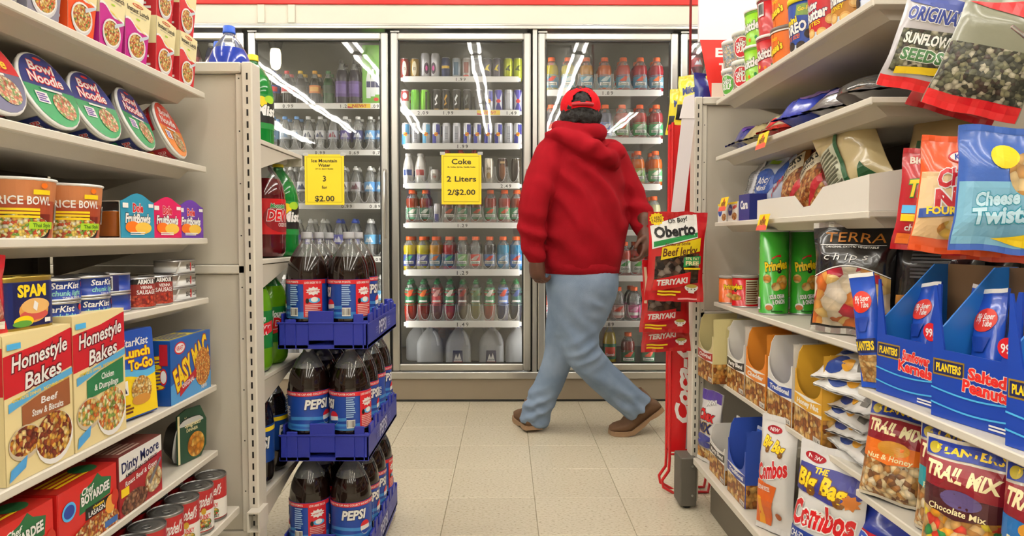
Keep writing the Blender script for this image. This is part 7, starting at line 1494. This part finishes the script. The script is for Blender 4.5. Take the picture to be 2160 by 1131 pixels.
def cloth(col, col2, sc, name, rough=.9):
    m = bpy.data.materials.new(name); m.use_nodes = True; nt = m.node_tree; b = nt.nodes['Principled BSDF']; b.inputs['Roughness'].default_value = rough; b.inputs['Specular IOR Level'].default_value = .15
    tc = nt.nodes.new('ShaderNodeTexCoord'); nz = nt.nodes.new('ShaderNodeTexNoise'); nz.inputs['Scale'].default_value = sc; nz.inputs['Detail'].default_value = 3
    nt.links.new(tc.outputs['Object'], nz.inputs['Vector'])
    mx = nt.nodes.new('ShaderNodeMix'); mx.data_type = 'RGBA'; mx.inputs[6].default_value = (*lin(col), 1); mx.inputs[7].default_value = (*lin(col2), 1)
    mr = nt.nodes.new('ShaderNodeMapRange'); mr.inputs[1].default_value = .35; mr.inputs[2].default_value = .65; nt.links.new(nz.outputs['Fac'], mr.inputs[0]); nt.links.new(mr.outputs[0], mx.inputs[0]); nt.links.new(mx.outputs[2], b.inputs['Base Color'])
    n2 = nt.nodes.new('ShaderNodeTexNoise'); n2.inputs['Scale'].default_value = 420; nt.links.new(tc.outputs['Object'], n2.inputs['Vector'])
    bp = nt.nodes.new('ShaderNodeBump'); bp.inputs['Strength'].default_value = .25; bp.inputs['Distance'].default_value = .004; nt.links.new(n2.outputs['Fac'], bp.inputs['Height']); nt.links.new(bp.outputs[0], b.inputs['Normal'])
    return m
HOOD = cloth('#8c0c18', '#9c101e', 9, 'red_fleece'); DENIM = cloth('#74869e', '#8a9bb2', 7, 'washed_denim'); SKIN = M('#5a3626', .5, var=.08, bscale=30); HAIR = M('#14100e', .7, bump=.6, bscale=90); CAPM = cloth('#c8101c', '#d41a24', 40, 'cap_cloth', .8); BOOT = M('#6a4c34', .7, bump=.15, bscale=70, var=.12); SOLE = M('#9a7a5c', .7)
YP = 3.14
root = P3(1226, 900, YP); root.z = 0
person = thing('person', 'person in red hoodie, red cap, faded jeans and brown boots walking away leftwards', 'person', (root.x, root.y, 0))
def pp(name, me, parent=person):
    o = part(name, me, parent); o.matrix_parent_inverse = Matrix.Translation((-root.x, -root.y, 0)); return o
def folds(amp, f1, dirs):
    def f(p, n):
        d = 0
        for (ax, fr, a, cz, rz) in dirs:
            wgt = math.exp(-((p - cz).length / rz) ** 2) if cz is not None else 1
            if wgt < .02: continue
            ph = p.dot(ax) * fr + 2.2 * noise.noise(p * 6); s_ = sin(ph)
            d += a * wgt * (s_ if s_ > 0 else s_ * .6)
        return d + amp * noise.noise(p * f1)
    return f
# hoodie
mb = MB()
T = lambda px, py, Y=YP: P3(px, py, Y)
loft(mb, [(T(1228, 571), .172, .145), (T(1228, 562), .185, .155), (T(1230, 535), .198, .168), (T(1232, 490), .206, .175), (T(1231, 440), .206, .172), (T(1228, 390), .208, .16), (T(1224, 345), .208, .14), (T(1221, 315), .185, .115), (T(1219, 290), .128, .095), (T(1219, 268), .08, .08), (T(1219, 258), .066, .066)], HOOD, 36)
limb(mb, [(T(1164, 326, 3.06), .08), (T(1142, 375, 3.01), .072), (T(1126, 430, 2.99), .066), (T(1120, 480, 3.0), .06), (T(1127, 522, 3.01), .052), (T(1130, 536, 3.01), .046)], HOOD)
limb(mb, [(T(1284, 330, 3.2), .085), (T(1312, 378, 3.22), .076), (T(1336, 425, 3.21), .066), (T(1352, 460, 3.16), .056), (T(1358, 484, 3.12), .046)], HOOD)
# hood lying on the back and round the neck
neck_c = T(1220, 268, 3.11)
ringp = [(neck_c + RT * (.098 * cos(a)) + FW * (.09 * sin(a)) + UP * (-.012 + .022 * sin(a)), .034 - .006 * sin(a)) for a in [2 * pi * k / 14 for k in range(15)]]
mb.tube([p for p, r in ringp], [r for p, r in ringp], HOOD, 12)
bk = lambda px, py, Y: P3(px, py, Y)
for c, r in ((bk(1205, 292, 3.0), (.1, .05, .035)), (bk(1228, 304, 2.985), (.105, .05, .045)), (bk(1252, 318, 2.99), (.085, .045, .045)), (bk(1276, 332, 3.02), (.06, .04, .045)), (bk(1292, 344, 3.05), (.034, .03, .032)), (bk(1298, 318, 3.06), (.05, .04, .035)), (bk(1176, 292, 3.03), (.065, .045, .025))):
    ball(mb, c, r, HOOD, 18, 10, (Vector((.93, 0, -.36)), Vector((0, 1, 0)), Vector((.36, 0, .93))))
cl = T(1262, 430, 2.97); c2 = T(1130, 470, 2.95); c3 = T(1200, 400, 2.97)
hood_me = fuse(mb, .009, 6, folds(.004, 7, [(Vector((.85, 0, .55)), 46, .016, T(1285, 440, 3.0), .2), (Vector((.75, 0, .65)), 60, .014, T(1210, 420, 2.97), .15), (Vector((.3, 0, .95)), 75, .013, T(1125, 500, 2.97), .1), (Vector((.2, 0, 1)), 65, .012, T(1340, 440, 3.15), .1), (Vector((.5, 0, .87)), 50, .012, T(1170, 540, 2.97), .1), (Vector((-.5, 0, .87)), 80, .008, T(1255, 310, 2.95), .1)]), 'hoodie')
hd = pp('hoodie', hood_me)
hemr = MB(); loft(hemr, [(T(1228, 576), .176, .148), (T(1228, 575), .18, .152), (T(1228, 556), .187, .158), (T(1228, 555), .183, .155)], HOOD, 40); pp('hem_band', hemr.mesh('hem_band'), hd).matrix_parent_inverse = Matrix.Identity(4)
# jeans
mb = MB()
loft(mb, [(T(1228, 545), .16, .14), (T(1228, 575), .176, .152), (T(1228, 600), .176, .158), (T(1226, 628), .166, .15), (T(1223, 655), .15, .138), (T(1219, 682), .132, .122), (T(1214, 706), .11, .1)], DENIM, 32)
limb(mb, [(T(1240, 618, 3.13), .108), (T(1222, 680, 3.12), .106), (T(1226, 735, 3.11), .086), (T(1256, 780, 3.13), .077), (T(1300, 822, 3.16), .075), (T(1334, 850, 3.17), .074), (T(1350, 864, 3.17), .076)], DENIM, 20, 4, True)
limb(mb, [(T(1205, 625, 3.16), .1), (T(1188, 690, 3.17), .086), (T(1180, 745, 3.19), .072), (T(1162, 800, 3.22), .068), (T(1136, 855, 3.24), .07), (T(1126, 892, 3.25), .073)], DENIM, 20, 4, True)
jean_me = fuse(mb, .009, 14, folds(.0035, 8, [(Vector((.5, 0, .86)), 105, .007, T(1268, 655, 3.0), .06), (Vector((-.45, 0, .9)), 120, .009, T(1245, 745, 3.02), .08), (Vector((.72, 0, .7)), 120, .011, T(1330, 848, 3.1), .09), (Vector((.3, 0, .95)), 90, .008, T(1340, 850, 3.1), .08), (Vector((-.4, 0, .9)), 110, .014, T(1128, 865, 3.18), .09), (Vector((.5, 0, .8)), 130, .007, T(1125, 870, 3.18), .07), (Vector((.5, 0, .86)), 60, .01, T(1280, 800, 3.08), .1), (Vector((.75, 0, .65)), 85, .007, T(1225, 700, 3.02), .1)]), 'jeans')
jn = pp('jeans', jean_me)
# boots
def boot(heel, toe, lift, name):
    """heel and toe ground points; lift raises the heel about the ball of the foot"""
    d = (toe - heel); L = d.length; d.normalize(); s_ = UP.cross(d).normalized()
    ball_t = .68
    def pos(t, h):
        base = heel + d * (L * t)
        if t < ball_t and lift:
            bp_ = heel + d * (L * ball_t); k = (ball_t - t) * L
            ang = lift; dv = -d * cos(ang) + UP * sin(ang); nu = UP * cos(ang) + d * sin(ang)
            return bp_ + dv * k + nu * h
        return base + UP * h
    secs = [(0, .034, .055, .0), (.06, .04, .075, 0), (.16, .042, .1, 0), (.3, .043, .11, 0), (.42, .045, .1, 0), (.52, .047, .085, 0), (.64, .05, .072, 0), (.78, .05, .064, 0), (.9, .044, .056, 0), (.97, .032, .044, 0), (1.0, .014, .032, 0)]
    up = MB(); seg = 20; vs = []
    for t, w_, h, _ in secs:
        for k in range(seg):
            q = 2 * pi * k / seg; x = w_ * cos(q); z = .02 + (h - .02) * (.5 + .5 * sin(q)) if sin(q) > -.2 else .02
            vs.append(pos(t, z) + s_ * x * (1 if sin(q) < .3 else 1 - .25 * (sin(q) - .3)))
    fs = [(i * seg + k, i * seg + (k + 1) % seg, (i + 1) * seg + (k + 1) % seg, (i + 1) * seg + k) for i in range(len(secs) - 1) for k in range(seg)] + [tuple(range(seg))[::-1], tuple(range((len(secs) - 1) * seg, len(secs) * seg))]
    up.add(vs, fs, BOOT, True)
    so = MB(); vs = []
    for t, w_, h, _ in secs:
        for z in (0.001 if (t < .3 or t > .36) else .008, .022):
            for sgn in (-1, 1): vs.append(pos(t, z) + s_ * (sgn * (w_ + .006)))
    n = len(secs); fs = []
    for i in range(n - 1):
        a, b = i * 4, (i + 1) * 4
        fs += [(a, a + 1, b + 1, b), (a + 2, b + 2, b + 3, a + 3), (a, b, b + 2, a + 2), (a + 1, a + 3, b + 3, b + 1)]
    fs += [(0, 2, 3, 1), ((n - 1) * 4, (n - 1) * 4 + 1, (n - 1) * 4 + 3, (n - 1) * 4 + 2)]
    so.add(vs, fs, SOLE)
    sh = MB().tube([pos(.16, .06), pos(.17, .1), pos(.2, .14)], [.036, .034, .032], BOOT, 16)
    lc = MB()
    for k in range(3): lc.tube([pos(.44 + .06 * k, .099 - .013 * k) - s_ * .018, pos(.46 + .06 * k, .103 - .013 * k), pos(.44 + .06 * k, .099 - .013 * k) + s_ * .018], .0025, M('#b39a4a', .6), 5)
    b = pp('boot', up.mesh('boot'))
    for nm, m_ in (('sole', so), ('shaft', sh), ('laces', lc)): pp(nm, m_.mesh(nm), b).matrix_parent_inverse = Matrix.Identity(4)
def gnd(px, py):
    d = ray(px, py); q = Vector((0, 0, CAMH)) + d * (-CAMH / d.z); return q
toeR = gnd(1286, 917); heelR = toeR + Vector((.285, .06, 0))
boot(heelR, toeR, radians(33), 'r')
heelL = gnd(1127, 914); toeL = heelL + Vector((-.06, .275, 0))
boot(heelL, toeL, radians(4), 'l')
# skin: head, neck, hands as one body mesh
mb = MB()
HC = T(1224, 237, 3.09)
ball(mb, HC, (.076, .095, .105), SKIN, 24, 16)
ball(mb, HC + Vector((0, .07, -.055)), (.05, .05, .055), SKIN); ball(mb, HC + Vector((0, .1, -.015)), (.016, .022, .026), SKIN)
limb(mb, [(T(1221, 290, 3.12), .066), (T(1222, 262, 3.11), .06), (HC, .06)], SKIN)
for sx in (-1, 1):
    ball(mb, HC + Vector((sx * .08, -.005, -.03)), (.011, .024, .034), SKIN)
    ball(mb, HC + Vector((sx * .03, .085, .01)), (.016, .012, .012), SKIN)
ball(mb, HC + Vector((0, .108, -.058)), (.026, .012, .01), SKIN)
def hand(wr, down, out, across, curl, rings):
    """wrist point, direction of the fingers, back-of-hand normal, across from index to little finger"""
    limb(mb, [(wr - down * .07, .034), (wr, .03), (wr + down * .04, .036), (wr + down * .075, .037)], SKIN, 12, 3)
    ball(mb, wr + down * .055, (.04, .022, .05), SKIN, 16, 10, (across, out, down))
    for k, (Lf, o_) in enumerate(((.072, -.03), (.08, -.01), (.075, .011), (.06, .03))):
        b0 = wr + down * .085 + across * o_; c_ = curl + .1 * k
        p1 = b0 + (down * cos(c_ * .5) - out * sin(c_ * .5)) * Lf * .45; p2 = p1 + (down * cos(c_ * 1.2) - out * sin(c_ * 1.2)) * Lf * .32; p3 = p2 + (down * cos(c_ * 1.8) - out * sin(c_ * 1.8)) * Lf * .26
        limb(mb, [(b0 - down * .02, .011), (b0, .0105), (p1, .0095), (p2, .009), (p3, .0075)], SKIN, 8, 2)
    t0 = wr + down * .03 - across * .03; t1 = t0 + (down * .6 - across * .6 - out * .5).normalized() * .04; t2 = t1 + (down * .85 - across * .2 - out * .4).normalized() * .03
    limb(mb, [(t0, .014), (t1, .0115), (t2, .009)], SKIN, 8, 2)
hand(T(1131, 540, 3.01), Vector((.08, .1, -1)).normalized(), Vector((-.75, -.6, -.1)).normalized(), Vector((.6, -.75, 0)).normalized(), 1.0, None)
hand(T(1359, 492, 3.1), Vector((-.05, -.3, -.95)).normalized(), Vector((.9, -.3, 0)).normalized(), Vector((.3, .9, -.2)).normalized(), .8, None)
body = pp('body', fuse(mb, .0048, 2, None, 'body'))
# hair
mb = MB(); ball(mb, HC + Vector((0, -.006, .012)), (.086, .1, .102), HAIR, 28, 18); ball(mb, HC + Vector((0, -.045, -.03)), (.078, .058, .05), HAIR); 
for sx in (-1, 1): ball(mb, HC + Vector((sx * .07, -.02, -.025)), (.022, .04, .04), HAIR)
hm = fuse(mb, .006, 2, lambda p, n: .006 * noise.noise(p * 60) + .005 * noise.noise(Vector((p.x * 90, p.y * 90, p.z * 25))), 'hair')
pp('hair', hm, body).matrix_parent_inverse = Matrix.Identity(4)
# cap with a half-moon opening and a strap at the back
def cap_mesh():
    cz = HC + Vector((0, -.004, .022)); nu, nv = 96, 30; R_ = (.09, .107, .088)
    vs = []; fs = []; lo = -.32
    def ptc(i, j, k=1.0):
        ph = 2 * pi * i / nu; bk_ = max(0, -sin(ph))
        el0 = -.38 + .16 * bk_ ** 2 * 1.0
        el = el0 + (pi / 2 - el0) * j / nv
        return Vector((R_[0] * k * cos(el) * cos(ph), R_[1] * k * cos(el) * sin(ph), R_[2] * k * sin(el)))
    for kk in (1.0, .965):
        o = len(vs)
        for j in range(nv + 1):
            for i in range(nu): vs.append(ptc(i, j, kk))
        for j in range(nv):
            for i in range(nu):
                a = [o + j * nu + i, o + j * nu + (i + 1) % nu, o + (j + 1) * nu + (i + 1) % nu, o + (j + 1) * nu + i]
                c_ = sum((vs[q] for q in a), Vector()) / 4
                if c_.y < 0 and ((c_.x + .004) / .044) ** 2 + ((c_.z - .004) / .05) ** 2 < 1 and c_.z > .004: continue
                fs.append(tuple(a))
    m = MB(); m.add([v + cz for v in vs], fs, CAPM, True); return m, cz, R_
cm_, cz, R_ = cap_mesh()
cp_ = pp('cap', cm_.mesh('cap'))
st_ = MB().tube([cz + Vector((x, -R_[1] * sqrt(max(0, 1 - (x / R_[0]) ** 2 )) * 1.005, -.006)) for x in [-.045 + .09 * k / 10 for k in range(11)]], .008, M('#a01a24', .5), 6)
br = MB().grid(lambda u, v: cz + Vector(((u - .5) * .16 * (1 - .35 * v * v), .09 * sqrt(max(0, 1 - ((u - .5) * 1.6) ** 2)) + .075 * v, -.02 - .012 * (2 * u - 1) ** 2 - .012 * v)), 12, 4, CAPM)
bt = MB().lathe([(.008, 0), (.007, .004), (.002, .006)], CAPM, 10, c=tuple(cz + Vector((0, 0, R_[2] - .001))))
for nm, m_ in (('strap', st_), ('brim', br), ('button', bt)): pp(nm, m_.mesh(nm), cp_).matrix_parent_inverse = Matrix.Identity(4)
